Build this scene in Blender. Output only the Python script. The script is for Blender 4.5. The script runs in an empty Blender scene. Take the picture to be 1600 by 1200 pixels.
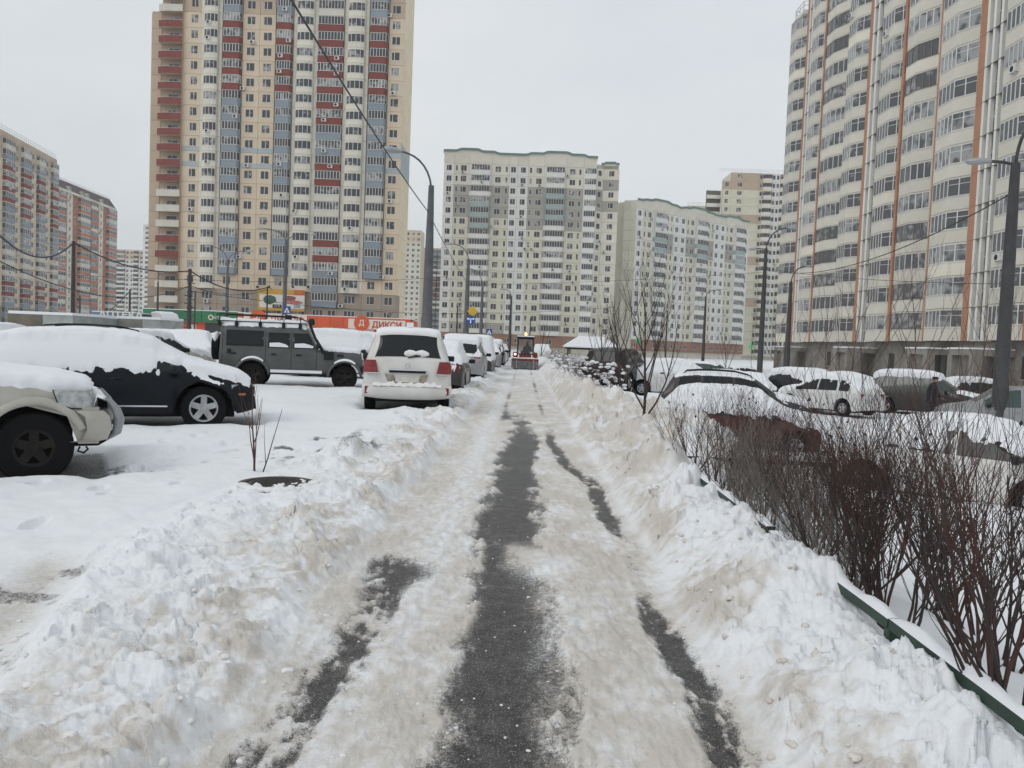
import bpy, math, random
import numpy as np
from mathutils import Matrix, Vector, Euler
R = math.radians
rnd = random.Random(7)
SC = bpy.context.scene
COL = SC.collection
# ---------------------------------------------------------------- camera
CAMH = 1.65
CR = (Matrix.Rotation(R(0.67), 4, 'Z') @ Matrix.Rotation(R(90 - 2.8), 4, 'X') @ Matrix.Rotation(R(2.2), 4, 'Z'))
cd = bpy.data.cameras.new('camera'); cam = bpy.data.objects.new('camera', cd); COL.objects.link(cam)
cam.matrix_world = Matrix.Translation((0, 0, CAMH)) @ CR
cd.sensor_width = 36.0; cd.lens = 36.0 * 1288 / 1600; cd.clip_start = 0.1; cd.clip_end = 4000
SC.camera = cam
FX = 1288.0
def ray(u, v):
    return (CR.to_3x3() @ Vector(((u - 800) / FX, -(v - 600) / FX, -1.0)))
def atY(u, v, Y):
    d = ray(u, v); t = Y / d.y
    return Vector((d.x * t, Y, CAMH + d.z * t))
def onZ(u, v, z=0.0):
    d = ray(u, v); t = (z - CAMH) / d.z
    return Vector((d.x * t, d.y * t, z))
# ---------------------------------------------------------------- world: overcast daylight
w = bpy.data.worlds.new('World'); SC.world = w; w.use_nodes = True
nt = w.node_tree; nt.nodes.clear()
wo = nt.nodes.new('ShaderNodeOutputWorld'); bg = nt.nodes.new('ShaderNodeBackground')
sky = nt.nodes.new('ShaderNodeTexSky'); sky.sky_type = 'NISHITA'; sky.sun_disc = False
sky.sun_elevation = R(32); sky.sun_rotation = R(-140); sky.air_density = 1.0; sky.dust_density = 3.0
mx = nt.nodes.new('ShaderNodeMix'); mx.data_type = 'RGBA'; mx.inputs['Factor'].default_value = 0.88
tc = nt.nodes.new('ShaderNodeTexCoord'); cl = nt.nodes.new('ShaderNodeTexNoise')
cl.inputs['Scale'].default_value = 1.6; cl.inputs['Detail'].default_value = 4; cl.inputs['Roughness'].default_value = 0.55
mp = nt.nodes.new('ShaderNodeMapping'); mp.inputs['Scale'].default_value = (1, 1, 2.5)
rp = nt.nodes.new('ShaderNodeValToRGB')
rp.color_ramp.elements[0].position = 0.3; rp.color_ramp.elements[0].color = (6.7, 7.15, 7.5, 1)
rp.color_ramp.elements[1].position = 0.72; rp.color_ramp.elements[1].color = (8.3, 8.5, 8.6, 1)
nt.links.new(tc.outputs['Generated'], mp.inputs['Vector']); nt.links.new(mp.outputs['Vector'], cl.inputs['Vector'])
nt.links.new(cl.outputs['Fac'], rp.inputs['Fac'])
nt.links.new(sky.outputs[0], mx.inputs['A']); nt.links.new(rp.outputs['Color'], mx.inputs['B'])
nt.links.new(mx.outputs['Result'], bg.inputs['Color']); bg.inputs['Strength'].default_value = 0.1
nt.links.new(bg.outputs[0], wo.inputs['Surface'])
sd = bpy.data.lights.new('sun', 'SUN'); sd.energy = 0.6; sd.angle = R(28); sd.color = (1, 0.97, 0.93)
so = bpy.data.objects.new('sun', sd); COL.objects.link(so)
# sun sits behind and to the left of the camera
so.rotation_euler = Euler((R(90 - 45), 0, R(-140 + 90)), 'XYZ')
so.rotation_euler = Vector((0.75, 0.55, -0.9)).to_track_quat('-Z', 'Y').to_euler()
SC.view_settings.view_transform = 'Standard'; SC.view_settings.look = 'None'
SC.view_settings.gamma = 1; SC.view_settings.exposure = 0.10; SC.view_settings.use_curve_mapping = False
SC.render.engine = 'CYCLES'; SC.cycles.max_bounces = 6
# ---------------------------------------------------------------- object helpers
def tag(o, label=None, cat=None, group=None, kind=None):
    if label: o['label'] = label
    if cat: o['category'] = cat
    if group: o['group'] = group
    if kind: o['kind'] = kind
    return o
def empty(name, loc=(0, 0, 0), rz=0.0, label=None, cat=None, group=None):
    o = bpy.data.objects.new(name, None); COL.objects.link(o)
    o.location = loc; o.rotation_euler = (0, 0, rz); o.empty_display_size = 0.2
    return tag(o, label, cat, group)
def link(name, me, parent=None, loc=None, rz=None, mats=None):
    o = bpy.data.objects.new(name, me); COL.objects.link(o)
    if parent is not None: o.parent = parent
    if loc is not None: o.location = loc
    if rz is not None: o.rotation_euler = (0, 0, rz)
    if mats:
        for i, m in enumerate(mats):
            o.material_slots[i].link = 'OBJECT'; o.material_slots[i].material = m
    return o
def copy_tree(o, parent=None):
    c = o.copy(); COL.objects.link(c)
    if parent is not None:
        c.parent = parent
    for ch in o.children: copy_tree(ch, c)
    return c
class MB:
    def __init__(s): s.v = []; s.f = []; s.m = []; s.mats = []; s.cm = 0
    def mat(s, m):
        if m not in s.mats: s.mats.append(m)
        s.cm = s.mats.index(m); return s
    def add(s, vs, fs):
        b = len(s.v); s.v += [tuple(p) for p in vs]
        for f in fs: s.f.append(tuple(b + i for i in f)); s.m.append(s.cm)
        return s
    def box(s, a, b):
        x0, y0, z0 = a; x1, y1, z1 = b
        vs = [(x0,y0,z0),(x1,y0,z0),(x1,y1,z0),(x0,y1,z0),(x0,y0,z1),(x1,y0,z1),(x1,y1,z1),(x0,y1,z1)]
        return s.add(vs, [(0,3,2,1),(4,5,6,7),(0,1,5,4),(1,2,6,5),(2,3,7,6),(3,0,4,7)])
    def prism(s, pts, z0, z1):          # polygon in xy extruded in z (ccw)
        n = len(pts)
        vs = [(p[0], p[1], z0) for p in pts] + [(p[0], p[1], z1) for p in pts]
        fs = [tuple(reversed(range(n))), tuple(range(n, 2*n))] + [(i, (i+1) % n, n+(i+1) % n, n+i) for i in range(n)]
        return s.add(vs, fs)
    def prismy(s, pts, y0, y1):         # polygon in xz extruded along y
        n = len(pts)
        vs = [(p[0], y0, p[1]) for p in pts] + [(p[0], y1, p[1]) for p in pts]
        fs = [tuple(range(n)), tuple(reversed(range(n, 2*n)))] + [(i, n+i, n+(i+1) % n, (i+1) % n) for i in range(n)]
        return s.add(vs, fs)
    def prismx(s, pts, x0, x1):         # polygon in yz extruded along x
        n = len(pts)
        vs = [(x0, p[0], p[1]) for p in pts] + [(x1, p[0], p[1]) for p in pts]
        fs = [tuple(range(n)), tuple(reversed(range(n, 2*n)))] + [(i, n+i, n+(i+1) % n, (i+1) % n) for i in range(n)]
        return s.add(vs, fs)
    def tube(s, pts, r, n=6, cap=True):
        pts = [Vector(p) for p in pts]
        rs = r if isinstance(r, (list, tuple)) else [r] * len(pts)
        b = len(s.v); prev = None
        for i, p in enumerate(pts):
            d = (pts[min(i+1, len(pts)-1)] - pts[max(i-1, 0)])
            if d.length < 1e-9: d = Vector((0, 0, 1))
            d.normalize()
            if prev is None:
                a = d.orthogonal().normalized()
            else:
                a = (prev - d * prev.dot(d))
                a = a.normalized() if a.length > 1e-6 else d.orthogonal().normalized()
            prev = a; c = d.cross(a)
            for k in range(n):
                t = 2*math.pi*k/n
                s.v.append(tuple(p + (a*math.cos(t) + c*math.sin(t)) * rs[i]))
        for i in range(len(pts)-1):
            for k in range(n):
                k2 = (k+1) % n
                s.f.append((b+i*n+k, b+i*n+k2, b+(i+1)*n+k2, b+(i+1)*n+k)); s.m.append(s.cm)
        if cap and n > 2:
            s.f.append(tuple(b+k for k in reversed(range(n)))); s.m.append(s.cm)
            e = b+(len(pts)-1)*n
            s.f.append(tuple(e+k for k in range(n))); s.m.append(s.cm)
        return s
    def lathe(s, prof, n=16, axis='z', c=(0, 0, 0)):   # prof list of (r,h)
        b = len(s.v)
        for (r_, h) in prof:
            for k in range(n):
                t = 2*math.pi*k/n; x, y = r_*math.cos(t), r_*math.sin(t)
                p = (x, y, h) if axis == 'z' else ((x, -h, y) if axis == 'y' else (h, x, y))
                s.v.append((p[0]+c[0], p[1]+c[1], p[2]+c[2]))
        for i in range(len(prof)-1):
            for k in range(n):
                k2 = (k+1) % n
                s.f.append((b+i*n+k, b+i*n+k2, b+(i+1)*n+k2, b+(i+1)*n+k)); s.m.append(s.cm)
        return s
    def grid(s, P, flip=False):          # P: rows x cols of points
        b = len(s.v); nr, nc = len(P), len(P[0])
        for row in P:
            for p in row: s.v.append(tuple(p))
        for i in range(nr-1):
            for j in range(nc-1):
                q = (b+i*nc+j, b+i*nc+j+1, b+(i+1)*nc+j+1, b+(i+1)*nc+j)
                s.f.append(q[::-1] if flip else q); s.m.append(s.cm)
        return s
    def mesh(s, name, smooth=False, bevel=0):
        me = bpy.data.meshes.new(name); me.from_pydata(s.v, [], s.f)
        for m in s.mats: me.materials.append(m)
        me.polygons.foreach_set('material_index', s.m)
        if smooth:
            me.polygons.foreach_set('use_smooth', [True]*len(s.f))
            if smooth == 'a':
                try: me.set_sharp_from_angle(angle=R(38))
                except Exception: pass
        me.update(); return me
    def build(s, name, parent=None, loc=None, rz=None, smooth=False):
        return link(name, s.mesh(name, smooth), parent, loc, rz)
# ---------------------------------------------------------------- materials
def mat(name, col, rough=0.7, metal=0.0, var=0.0, nscale=8.0, bump=0.0, bscale=40.0, col2=None, spec=0.5, emit=None, estr=0.0, rand=0.0, coat=0.0, trans=0.0):
    m = bpy.data.materials.new(name); m.use_nodes = True
    n = m.node_tree; b = n.nodes['Principled BSDF']
    b.inputs['Base Color'].default_value = (*col, 1); b.inputs['Roughness'].default_value = rough
    b.inputs['Metallic'].default_value = metal; b.inputs['Specular IOR Level'].default_value = spec
    b.inputs['Coat Weight'].default_value = coat; b.inputs['Transmission Weight'].default_value = trans
    if emit: b.inputs['Emission Color'].default_value = (*emit, 1); b.inputs['Emission Strength'].default_value = estr
    if var or col2 or bump or rand:
        tc = n.nodes.new('ShaderNodeTexCoord')
    if var or col2:
        nz = n.nodes.new('ShaderNodeTexNoise'); nz.inputs['Scale'].default_value = nscale; nz.inputs['Detail'].default_value = 5
        n.links.new(tc.outputs['Object'], nz.inputs['Vector'])
        r = n.nodes.new('ShaderNodeValToRGB'); r.color_ramp.elements[0].position = 0.3; r.color_ramp.elements[1].position = 0.7
        c2 = col2 or tuple(min(1, c*(1-var)) for c in col)
        c1 = col if col2 else tuple(min(1, c*(1+var*0.6)) for c in col)
        r.color_ramp.elements[0].color = (*c2, 1); r.color_ramp.elements[1].color = (*c1, 1)
        n.links.new(nz.outputs['Fac'], r.inputs['Fac']); out = r.outputs['Color']
        if rand:
            oi = n.nodes.new('ShaderNodeObjectInfo'); hs = n.nodes.new('ShaderNodeHueSaturation')
            mr = n.nodes.new('ShaderNodeMapRange'); mr.inputs['To Min'].default_value = 1-rand; mr.inputs['To Max'].default_value = 1+rand
            n.links.new(oi.outputs['Random'], mr.inputs['Value']); n.links.new(mr.outputs[0], hs.inputs['Value'])
            n.links.new(out, hs.inputs['Color']); out = hs.outputs['Color']
        n.links.new(out, b.inputs['Base Color'])
    if bump:
        bz = n.nodes.new('ShaderNodeTexNoise'); bz.inputs['Scale'].default_value = bscale; bz.inputs['Detail'].default_value = 4
        bu = n.nodes.new('ShaderNodeBump'); bu.inputs['Strength'].default_value = bump; bu.inputs['Distance'].default_value = 0.02
        n.links.new(tc.outputs['Object'], bz.inputs['Vector']); n.links.new(bz.outputs['Fac'], bu.inputs['Height'])
        n.links.new(bu.outputs[0], b.inputs['Normal'])
    return m
def glass_mat(name, dark, light, thr=0.72):      # window panes: mostly dark room, some with pale curtains, picked per object
    m = bpy.data.materials.new(name); m.use_nodes = True; n = m.node_tree; b = n.nodes['Principled BSDF']
    oi = n.nodes.new('ShaderNodeObjectInfo'); tc = n.nodes.new('ShaderNodeTexCoord')
    nz = n.nodes.new('ShaderNodeTexNoise'); nz.inputs['Scale'].default_value = 1.3; nz.inputs['Detail'].default_value = 1; nz.noise_dimensions = '4D'
    mu = n.nodes.new('ShaderNodeMath'); mu.operation = 'MULTIPLY'; mu.inputs[1].default_value = 50
    n.links.new(oi.outputs['Random'], mu.inputs[0]); n.links.new(mu.outputs[0], nz.inputs['W']); n.links.new(tc.outputs['Object'], nz.inputs['Vector'])
    ad = n.nodes.new('ShaderNodeMath'); ad.operation = 'ADD'
    sc = n.nodes.new('ShaderNodeMath'); sc.operation = 'MULTIPLY'; sc.inputs[1].default_value = 0.45
    n.links.new(oi.outputs['Random'], sc.inputs[0]); n.links.new(sc.outputs[0], ad.inputs[0]); n.links.new(nz.outputs['Fac'], ad.inputs[1])
    r = n.nodes.new('ShaderNodeValToRGB'); r.color_ramp.elements[0].position = thr-0.05; r.color_ramp.elements[1].position = thr+0.13
    r.color_ramp.elements[0].color = (*dark, 1); r.color_ramp.elements[1].color = (*light, 1)
    n.links.new(ad.outputs[0], r.inputs['Fac']); n.links.new(r.outputs['Color'], b.inputs['Base Color'])
    b.inputs['Roughness'].default_value = 0.12; b.inputs['Specular IOR Level'].default_value = 0.5
    return m
M = {}
M['snow'] = mat('fresh_snow', (0.80, 0.82, 0.85), 0.65, bump=0.5, bscale=14, var=0.05, nscale=3, spec=0.25)
M['snow_fine'] = mat('settled_snow', (0.80, 0.82, 0.85), 0.6, bump=0.25, bscale=9, spec=0.3)
M['snow_thin'] = mat('thin_snow_film', (0.62, 0.65, 0.68), 0.6, col2=(0.80, 0.82, 0.84), nscale=4, bump=0.3, bscale=25, spec=0.3)
M['black'] = mat('black_plastic', (0.010, 0.011, 0.013), 0.5, spec=0.3)
M['rubber'] = mat('tyre_rubber', (0.011, 0.011, 0.012), 0.9, spec=0.12, bump=0.4, bscale=60)
M['alloy'] = mat('alloy_rim', (0.42, 0.43, 0.44), 0.35, metal=0.8, var=0.3)
M['rimdark'] = mat('dirty_rim', (0.022, 0.020, 0.018), 0.7, metal=0.2, var=0.4, spec=0.2)
M['chrome'] = mat('chrome', (0.7, 0.72, 0.74), 0.15, metal=1.0)
M['carglass'] = mat('car_glass', (0.012, 0.016, 0.018), 0.08, spec=0.3)
M['greenglass'] = mat('tinted_green_glass', (0.03, 0.055, 0.05), 0.1, spec=0.6)
M['lampglass'] = mat('headlamp_glass', (0.42, 0.44, 0.43), 0.12, metal=0.3, var=0.4, nscale=12)
M['redlamp'] = mat('red_lamp', (0.22, 0.012, 0.015), 0.15, spec=0.6, var=0.4, nscale=14)
M['amber'] = mat('amber_lamp', (0.45, 0.12, 0.03), 0.2)
M['plate'] = mat('number_plate', (0.6, 0.58, 0.54), 0.5, var=0.2)
M['pole'] = mat('grey_steel_pole', (0.10, 0.105, 0.11), 0.6, var=0.25, nscale=3)
M['poledark'] = mat('dark_pole', (0.045, 0.045, 0.048), 0.7, var=0.3, nscale=3)
M['lamphead'] = mat('lamp_head_metal', (0.35, 0.36, 0.37), 0.35, metal=0.5)
M['wire'] = mat('black_cable', (0.02, 0.02, 0.022), 0.6)
# ---------------------------------------------------------------- noise on arrays
def _hash(ix, iy, seed):
    h = (ix.astype(np.int64) * 374761393 + iy.astype(np.int64) * 668265263 + seed * 1442695041) & 0xffffffff
    h = ((h ^ (h >> 13)) * 1274126177) & 0xffffffff
    return (h ^ (h >> 16)) & 0xffffffff
def perlin(x, y, seed=0):
    x0 = np.floor(x); y0 = np.floor(y); fx = x - x0; fy = y - y0
    u = fx*fx*fx*(fx*(fx*6-15)+10); v = fy*fy*fy*(fy*(fy*6-15)+10)
    def g(ix, iy, dx, dy):
        a = _hash(ix, iy, seed) / 4294967296.0 * 2*np.pi
        return np.cos(a)*dx + np.sin(a)*dy
    n00 = g(x0, y0, fx, fy); n10 = g(x0+1, y0, fx-1, fy); n01 = g(x0, y0+1, fx, fy-1); n11 = g(x0+1, y0+1, fx-1, fy-1)
    return ((n00*(1-u)+n10*u)*(1-v) + (n01*(1-u)+n11*u)*v) * 1.5
def fbm(x, y, oct=4, seed=0, gain=0.5):
    a = 1.0; f = 1.0; t = 0
    for i in range(oct):
        t = t + a*perlin(x*f, y*f, seed+i*17); a *= gain; f *= 2.03
    return t
def lumps(x, y, cell, seed, rmin=0.25, rmax=0.75, dens=0.8):     # rounded heaps: tallest of random domes
    gx = np.floor(x/cell); gy = np.floor(y/cell); best = np.zeros_like(x)
    for dx in (-1, 0, 1):
        for dy in (-1, 0, 1):
            ix = gx+dx; iy = gy+dy
            h1 = _hash(ix, iy, seed)/4294967296.0; h2 = _hash(ix, iy, seed+1)/4294967296.0
            h3 = _hash(ix, iy, seed+2)/4294967296.0; h4 = _hash(ix, iy, seed+3)/4294967296.0
            r = cell*(rmin + (rmax-rmin)*h3)
            asx = 0.75+0.5*h4
            px = (ix+h1)*cell; py = (iy+h2)*cell
            d2 = ((x-px)/asx)**2 + ((y-py)*asx)**2
            hh = np.sqrt(np.maximum(0, r*r-d2)) * (h4 < dens)
            best = np.maximum(best, hh)
    return best
def plates(x, y, cell, seed):          # broken slabs: nearest random cell gives a level and a tilt
    gx = np.floor(x/cell); gy = np.floor(y/cell); bd = np.full(x.shape, 1e9); bh = np.zeros_like(x)
    for dx in (-1, 0, 1):
        for dy in (-1, 0, 1):
            ix = gx+dx; iy = gy+dy
            h1 = _hash(ix, iy, seed)/4294967296.0; h2 = _hash(ix, iy, seed+1)/4294967296.0; h3 = _hash(ix, iy, seed+2)/4294967296.0; h4 = _hash(ix, iy, seed+3)/4294967296.0
            ddx = x-(ix+h1)*cell; ddy = y-(iy+h2)*cell; d2 = ddx*ddx+ddy*ddy*(0.6+0.8*h3)
            hh = h3+(ddx*(h4-0.5)+ddy*(h1-0.5))*1.6/cell
            m = d2 < bd; bd = np.where(m, d2, bd); bh = np.where(m, hh, bh)
    return bh
def ss(a, b, x):
    t = np.clip((x-a)/(b-a), 0, 1); return t*t*(3-2*t)
def bump1(x, c, w): return np.exp(-((x-c)/w)**2)
FENCE_X = 1.84
def ground_h(x, y):          # big shape of the snow surface and masks
    wob = 0.10*perlin(y*0.5, y*0+3.1, 5) + 0.05*perlin(y*1.7, y*0+7.7, 6)
    # large right-hand drop to the lower car park
    drop = -0.80*ss(2.1, 4.6, x)
    drop = drop*(1-0.0*y)
    h = 0.10 + drop + 0*x
    # path
    pl = -1.15+wob; pr = 1.02+wob*0.6
    pl = np.where(y > 20, pl+ss(20, 50, y)*0.0, pl)
    onpath = ss(pl-0.22, pl+0.10, x) * (1-ss(pr-0.10, pr+0.20, x))
    h = h*(1-onpath) + 0.03*onpath
    # left bank
    hl = 0.06+0.05*perlin(y*0.35, y*0+1.0, 11)+0.03*ss(6, 12, y)-0.04*ss(14, 18, y)*(1-ss(24, 30, y))
    bl = np.maximum(0, hl)*(ss(-3.6, -2.2, x)*(1-ss(-1.9, pl+0.12, x)))
    nearw = 1-ss(14, 18, y)
    bl = bl*(1-0.0*nearw)
    # right bank up to the fence
    hr = 0.235+0.15*perlin(y*0.9, y*0+2.0, 12)+0.08*ss(7, 10, y)
    br = np.maximum(0, hr)*ss(pr-0.06, 1.65, x)*(1-ss(FENCE_X-0.1, FENCE_X+0.35, x))
    # thrown-up pile round the young tree, then a long bank beyond
    py_ = ss(8.6, 11.5, y)*(1-ss(17.5, 22, y))
    pile = py_*(0.50+0.22*perlin(x*0.8, y*0.6, 31))*ss(1.0, 2.9, x)*(1-ss(3.1, 5.4, x))
    far = ss(17, 22, y)*(1-ss(95, 120, y))*(0.26+0.2*perlin(x*0.5, y*0.3, 32))*ss(1.0, 2.4, x)*(1-ss(2.6, 4.2, x))
    h = h + bl + br*(1-py_) + pile + far
    bank = np.clip(ss(-3.1, -2.0, x)*(1-ss(pl-0.05, pl+0.12, x)) + ss(pr-0.05, pr+0.15, x)*(1-ss(FENCE_X-0.05, FENCE_X+0.2, x))*(1-py_)
                   + py_*ss(1.0, 1.3, x)*(1-ss(4.2, 5.2, x)) + ss(18, 21, y)*ss(1.0, 1.3, x)*(1-ss(3.4, 4.2, x)), 0, 1)
    # hollow round the parked SUVs' wheels and shovelled edge near the lens (bottom left)
    lf = (1-ss(-2.2, -1.9, x))
    edge = ss(3.1, 5.4, y)*1.0
    return h, onpath, bank, pl, pr
def gz(x, y):
    a = np.array([float(x)]); b = np.array([float(y)])
    return float(ground_h(a, b)[0][0])
def build_ground():
    ratios = []
    r = 1.75
    rr = [r]
    while r < 420:
        k = 0.0042 if r < 11 else (0.009 if r < 60 else 0.035)
        r *= 1+k; rr.append(r)
    rr = np.array(rr); NA = 880
    an = np.linspace(R(-43), R(41), NA)
    A, RR = np.meshgrid(an, rr)
    X = RR*np.sin(A); Y = RR*np.cos(A)
    h, onp, bank, pl, pr = ground_h(X, Y)
    nearf = 1-ss(30, 90, Y)
    # lumps on the banks
    wx = X+0.08*perlin(X*3, Y*3, 41); wy = Y+0.08*perlin(X*3, Y*3, 42)
    wx2 = X+0.03*perlin(X*11, Y*11, 43)+0.012*perlin(X*27, Y*27, 45); wy2 = Y+0.03*perlin(X*11, Y*11, 44)+0.012*perlin(X*27, Y*27, 46)
    L = 0.30*lumps(wx+0.03*perlin(X*9, Y*9, 48), wy, 0.42, 101, dens=0.7) + 0.50*lumps(wx2, wy2, 0.17, 111, dens=0.75) + 0.62*lumps(wx2, wy2, 0.075, 121, dens=0.7)*(1-0.6*ss(6, 14, Y)) + 0.30*lumps(wx+0.1*perlin(X*4, Y*4, 49), wy, 0.75, 141, dens=0.6)*ss(7, 10, Y)
    big = 0.05*fbm(X*1.6, Y*1.6, 3, 51)
    rough = np.clip(0.55+1.5*fbm(X*1.5, Y*1.1, 3, 52), 0.12, 1.15)
    PL = 0.075*(plates(wx2, wy2, 0.26, 201)-0.5)*np.clip(0.4+fbm(X*1.4, Y*1.4, 2, 205), 0, 1) + 0.030*(plates(wx2, wy2, 0.10, 211)-0.5)*(1-ss(8, 16, Y)) + 0.10*(plates(wx, wy, 0.55, 221)-0.5)*ss(7, 10, Y)
    h = h + bank*nearf*np.where(X < 0, 0.74-0.20*ss(8, 13, Y), 0.95)*(PL*(0.15+0.85*rough) + L*(0.80+0.25*ss(7, 11, Y))*rough + big + 0.024*fbm(X*8, Y*8, 4, 53, 0.6))
    # left field: smoother, with shovelled chunks towards the lens
    lf = (1-ss(pl-0.25, pl+0.05, X))*(1-bank)
    chunk = (1-ss(5.5, 8.3, Y+0.35*X+0.6*perlin(X*.8, Y*.8, 61)))*ss(-3.1, -2.4, X - 0.0)
    h = h + lf*nearf*(0.035*fbm(X*0.9, Y*0.9, 3, 62) + 0.008*fbm(X*6, Y*6, 2, 63)) + (lf*chunk)*(L*0.55+0.7*big+0.05+0.8*PL)
    # footprints on the left field
    fp = lumps(X, Y*0.6, 0.40, 401, 0.16, 0.24, 0.42)*ss(-8, -7, X)*(1-ss(-2.6, -2.3, X))*(Y > 5.5)*(Y < 13)
    h = h - lf*0.75*fp - lf*0.05*(bump1(X+3.3-0.12*(Y-5), 0, 0.13)+bump1(X+4.9-0.12*(Y-5), 0, 0.13))*ss(5.5, 7, Y)*(1-ss(11, 16, Y))
    # packed tyre lane bottom left
    tx = X+2.30+0.30*(Y-3.5)+0.08*perlin(Y*1.5, Y*0+4.4, 67)
    lane = (1-ss(-0.02, 0.22, tx))*(1-ss(5.3, 5.9, Y))
    lane = np.clip(lane, 0, 1)
    tread = bump1(tx, -0.22, 0.17)*np.clip(np.sin((Y+0.25*np.abs(tx+0.12))*2*np.pi/0.055), -1, 1)*0.012
    h = h*(1-lane) + lane*(0.05+0.012*fbm(X*5, Y*5, 3, 64)-0.04*bump1(tx, -0.22, 0.2)+tread*(Y < 7))
    # right field behind fence: soft
    rf = ss(FENCE_X, FENCE_X+0.3, X)*(1-bank)
    h = h + rf*nearf*(0.05*fbm(X*1.1, Y*1.1, 3, 65)+0.006*fbm(X*7, Y*7, 2, 66))
    # path surface: packed snow with bare asphalt bands
    n1 = fbm(X*5, Y*1.6, 4, 71); n2 = fbm(X*16, Y*7, 4, 72); n3 = perlin(X*1.1, Y*0.45, 73)
    cx = -0.03+0.05*perlin(Y*0.3, Y*0+.5, 74)*ss(4.5, 7, Y)+0.05*(1-ss(4.5, 6.5, Y))+0.1*ss(10, 16, Y); hw = 0.28+0.05*perlin(Y*.7, Y*0+9, 75)+0.06*(1-ss(3.5, 5.5, Y))
    hw = hw - 0.10*ss(12, 20, Y)-0.35*ss(16, 22, Y)
    cen = 1-ss(hw-0.16, hw+0.15, np.abs(X-cx)+0.11*n1+0.05*n2)
    cen = cen - 0.75*bump1(Y, 6.3, 0.5)*ss(-0.18, 0.05, X+0.1*n1) - 0.15*ss(0.0, 0.22, X-cx)*(1-ss(5.6, 6.6, Y))*(0.6+0.8*n2)
    lx = -0.88+0.05*np.sin(Y*1.7); lft = bump1(X, lx, 0.15)*(1-ss(5.8, 6.4, Y))*(0.95+0.75*n1+0.55*n2) + 0.9*bump1(X, -0.72, 0.24)*bump1(Y, 5.75, 0.32)
    rx = 0.89-0.33*ss(9, 13, Y)+0.03*np.sin(Y*2.1)
    rgt = bump1(X, rx, 0.10)*(0.95*(1-ss(4.9, 5.6, Y))+0.95*ss(6.8, 8, Y)*(1-ss(13, 17, Y)) + 0.35)*(0.95+0.6*n1+0.6*n2)
    far = (bump1(X, -0.38, 0.09)+bump1(X, 0.52, 0.09))*ss(14, 20, Y)*(0.45+0.35*n3+0.25*n1)*(1-ss(52, 60, Y))+0.8*bump1(X, -0.15, 0.22)*bump1(Y, 18.5, 1.3)*(0.8+0.5*n1)
    cen = cen*(1-0.45*ss(13, 17, Y)*(0.5+n3))
    cen = cen*(0.95-0.30*ss(0.0, 0.18, X-cx+0.05*n1)*(1-ss(5.2, 6.2, Y)))
    bare = np.clip(np.maximum(np.maximum(cen, lft*0.78), np.maximum(rgt*0.85, far)), 0, 1)*onp
    # gravel shows by the parked cars
    gp = bump1(Y, 11.3, 1.7)*bump1(X, -2.7, 1.2)*np.clip(3.2*fbm(X*2.2, Y*1.4, 4, 81)-0.55, 0, 1)
    bare_shade = np.clip(gp, 0, 1)*(1-onp)
    grime = lane*np.clip(1.8*fbm(X*2.0, Y*3.4, 4, 82)-0.25+0.7*bump1(Y, 5.2, .30)+0.3*bump1(tx, -0.12, 0.2), 0, 0.75)
    for (cx_, cy_, rz_, L_, W_) in ((-2.85, 20.67, 97.5, 5.0, 1.9), (-7.3, 26.4, 12, 4.4, 1.8), (-7.07, 14.15, 23, 4.6, 1.8), (-6.94, 8.5, 30, 4.6, 1.8)):
        ca, sa = math.cos(R(rz_)), math.sin(R(rz_)); lx_ = (X-cx_)*ca+(Y-cy_)*sa; ly_ = -(X-cx_)*sa+(Y-cy_)*ca
        m_ = (1-ss(L_/2-0.05, L_/2+0.35, np.abs(lx_)))*(1-ss(W_/2-0.05, W_/2+0.30, np.abs(ly_)))
        h = h*(1-m_)+np.minimum(h, -0.01+0.3*h)*m_; bare_shade = np.maximum(bare_shade, np.clip(m_*1.6-0.75, 0, 0.75))  # hollow under each parked car, its shade painted in as bare ground
    # tyre-packed hollow beside the near off-roader
    hol = bump1(Y, 9.35, 0.5)*bump1(X, -4.65, 0.75)
    h = h - 0.06*hol
    bare_shade = np.maximum(bare_shade, 0.8*hol*np.clip(0.5+fbm(X*5, Y*8, 3, 83), 0, 1))
    packed = 0.022 + 0.022*n3 + 0.016*n1 + 0.010*n2 + 0.030*lumps(X+0.02*n2, Y, 0.10, 131, dens=0.6)*(1-ss(6, 14, Y))*5*np.clip(0.5+fbm(X*1.5, Y*1.5, 2, 76), 0, 1)
    hp = packed*(1-ss(0.2, 0.7, bare)) - 0.004*bare
    h = h*(1-onp) + hp*onp
    h = h - 0.01*bare_shade
    # dirt staining of ploughed snow
    dn = fbm(X*2.0, Y*1.3, 4, 91); dn2 = fbm(X*11, Y*9, 3, 92)
    d_path = onp*(0.62+0.35*dn+0.22*dn2) - 0.5*onp*bump1(X, -0.62, 0.2)*(1-ss(3.0,14,Y)*0)*(Y > 4.6)*np.clip(0.5+dn, 0, 1)
    d_l = ss(-2.6, -1.5, X)*(1-onp)*(X < 0)*(0.42+0.55*dn+0.45*dn2)
    d_r = (1-ss(1.75+0.3*dn, 2.1, X))*(X > 0)*(1-onp)*(0.55+0.5*dn+0.35*dn2-0.62*ss(1.2, 1.6, X)*(1-ss(9,11,Y)))
    d_p = (bank*(Y > 8.5)*(X > 1.0))*(0.62*(1-ss(2.4,3.6,X))+0.45*dn+0.3*dn2)
    d_lane = lane*(0.12+0.45*bump1(tx, -0.22, 0.2))
    dirt = np.clip(np.maximum.reduce([d_path, d_l, d_r, d_p, d_lane, 0.04+0.10*dn]), 0, 1)*(1-0.55*ss(20, 60, Y))
    bare_shade_all = np.clip(np.maximum.reduce([bare, bare_shade, grime*0.75]), 0, 1)
    nr, nc = X.shape
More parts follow.
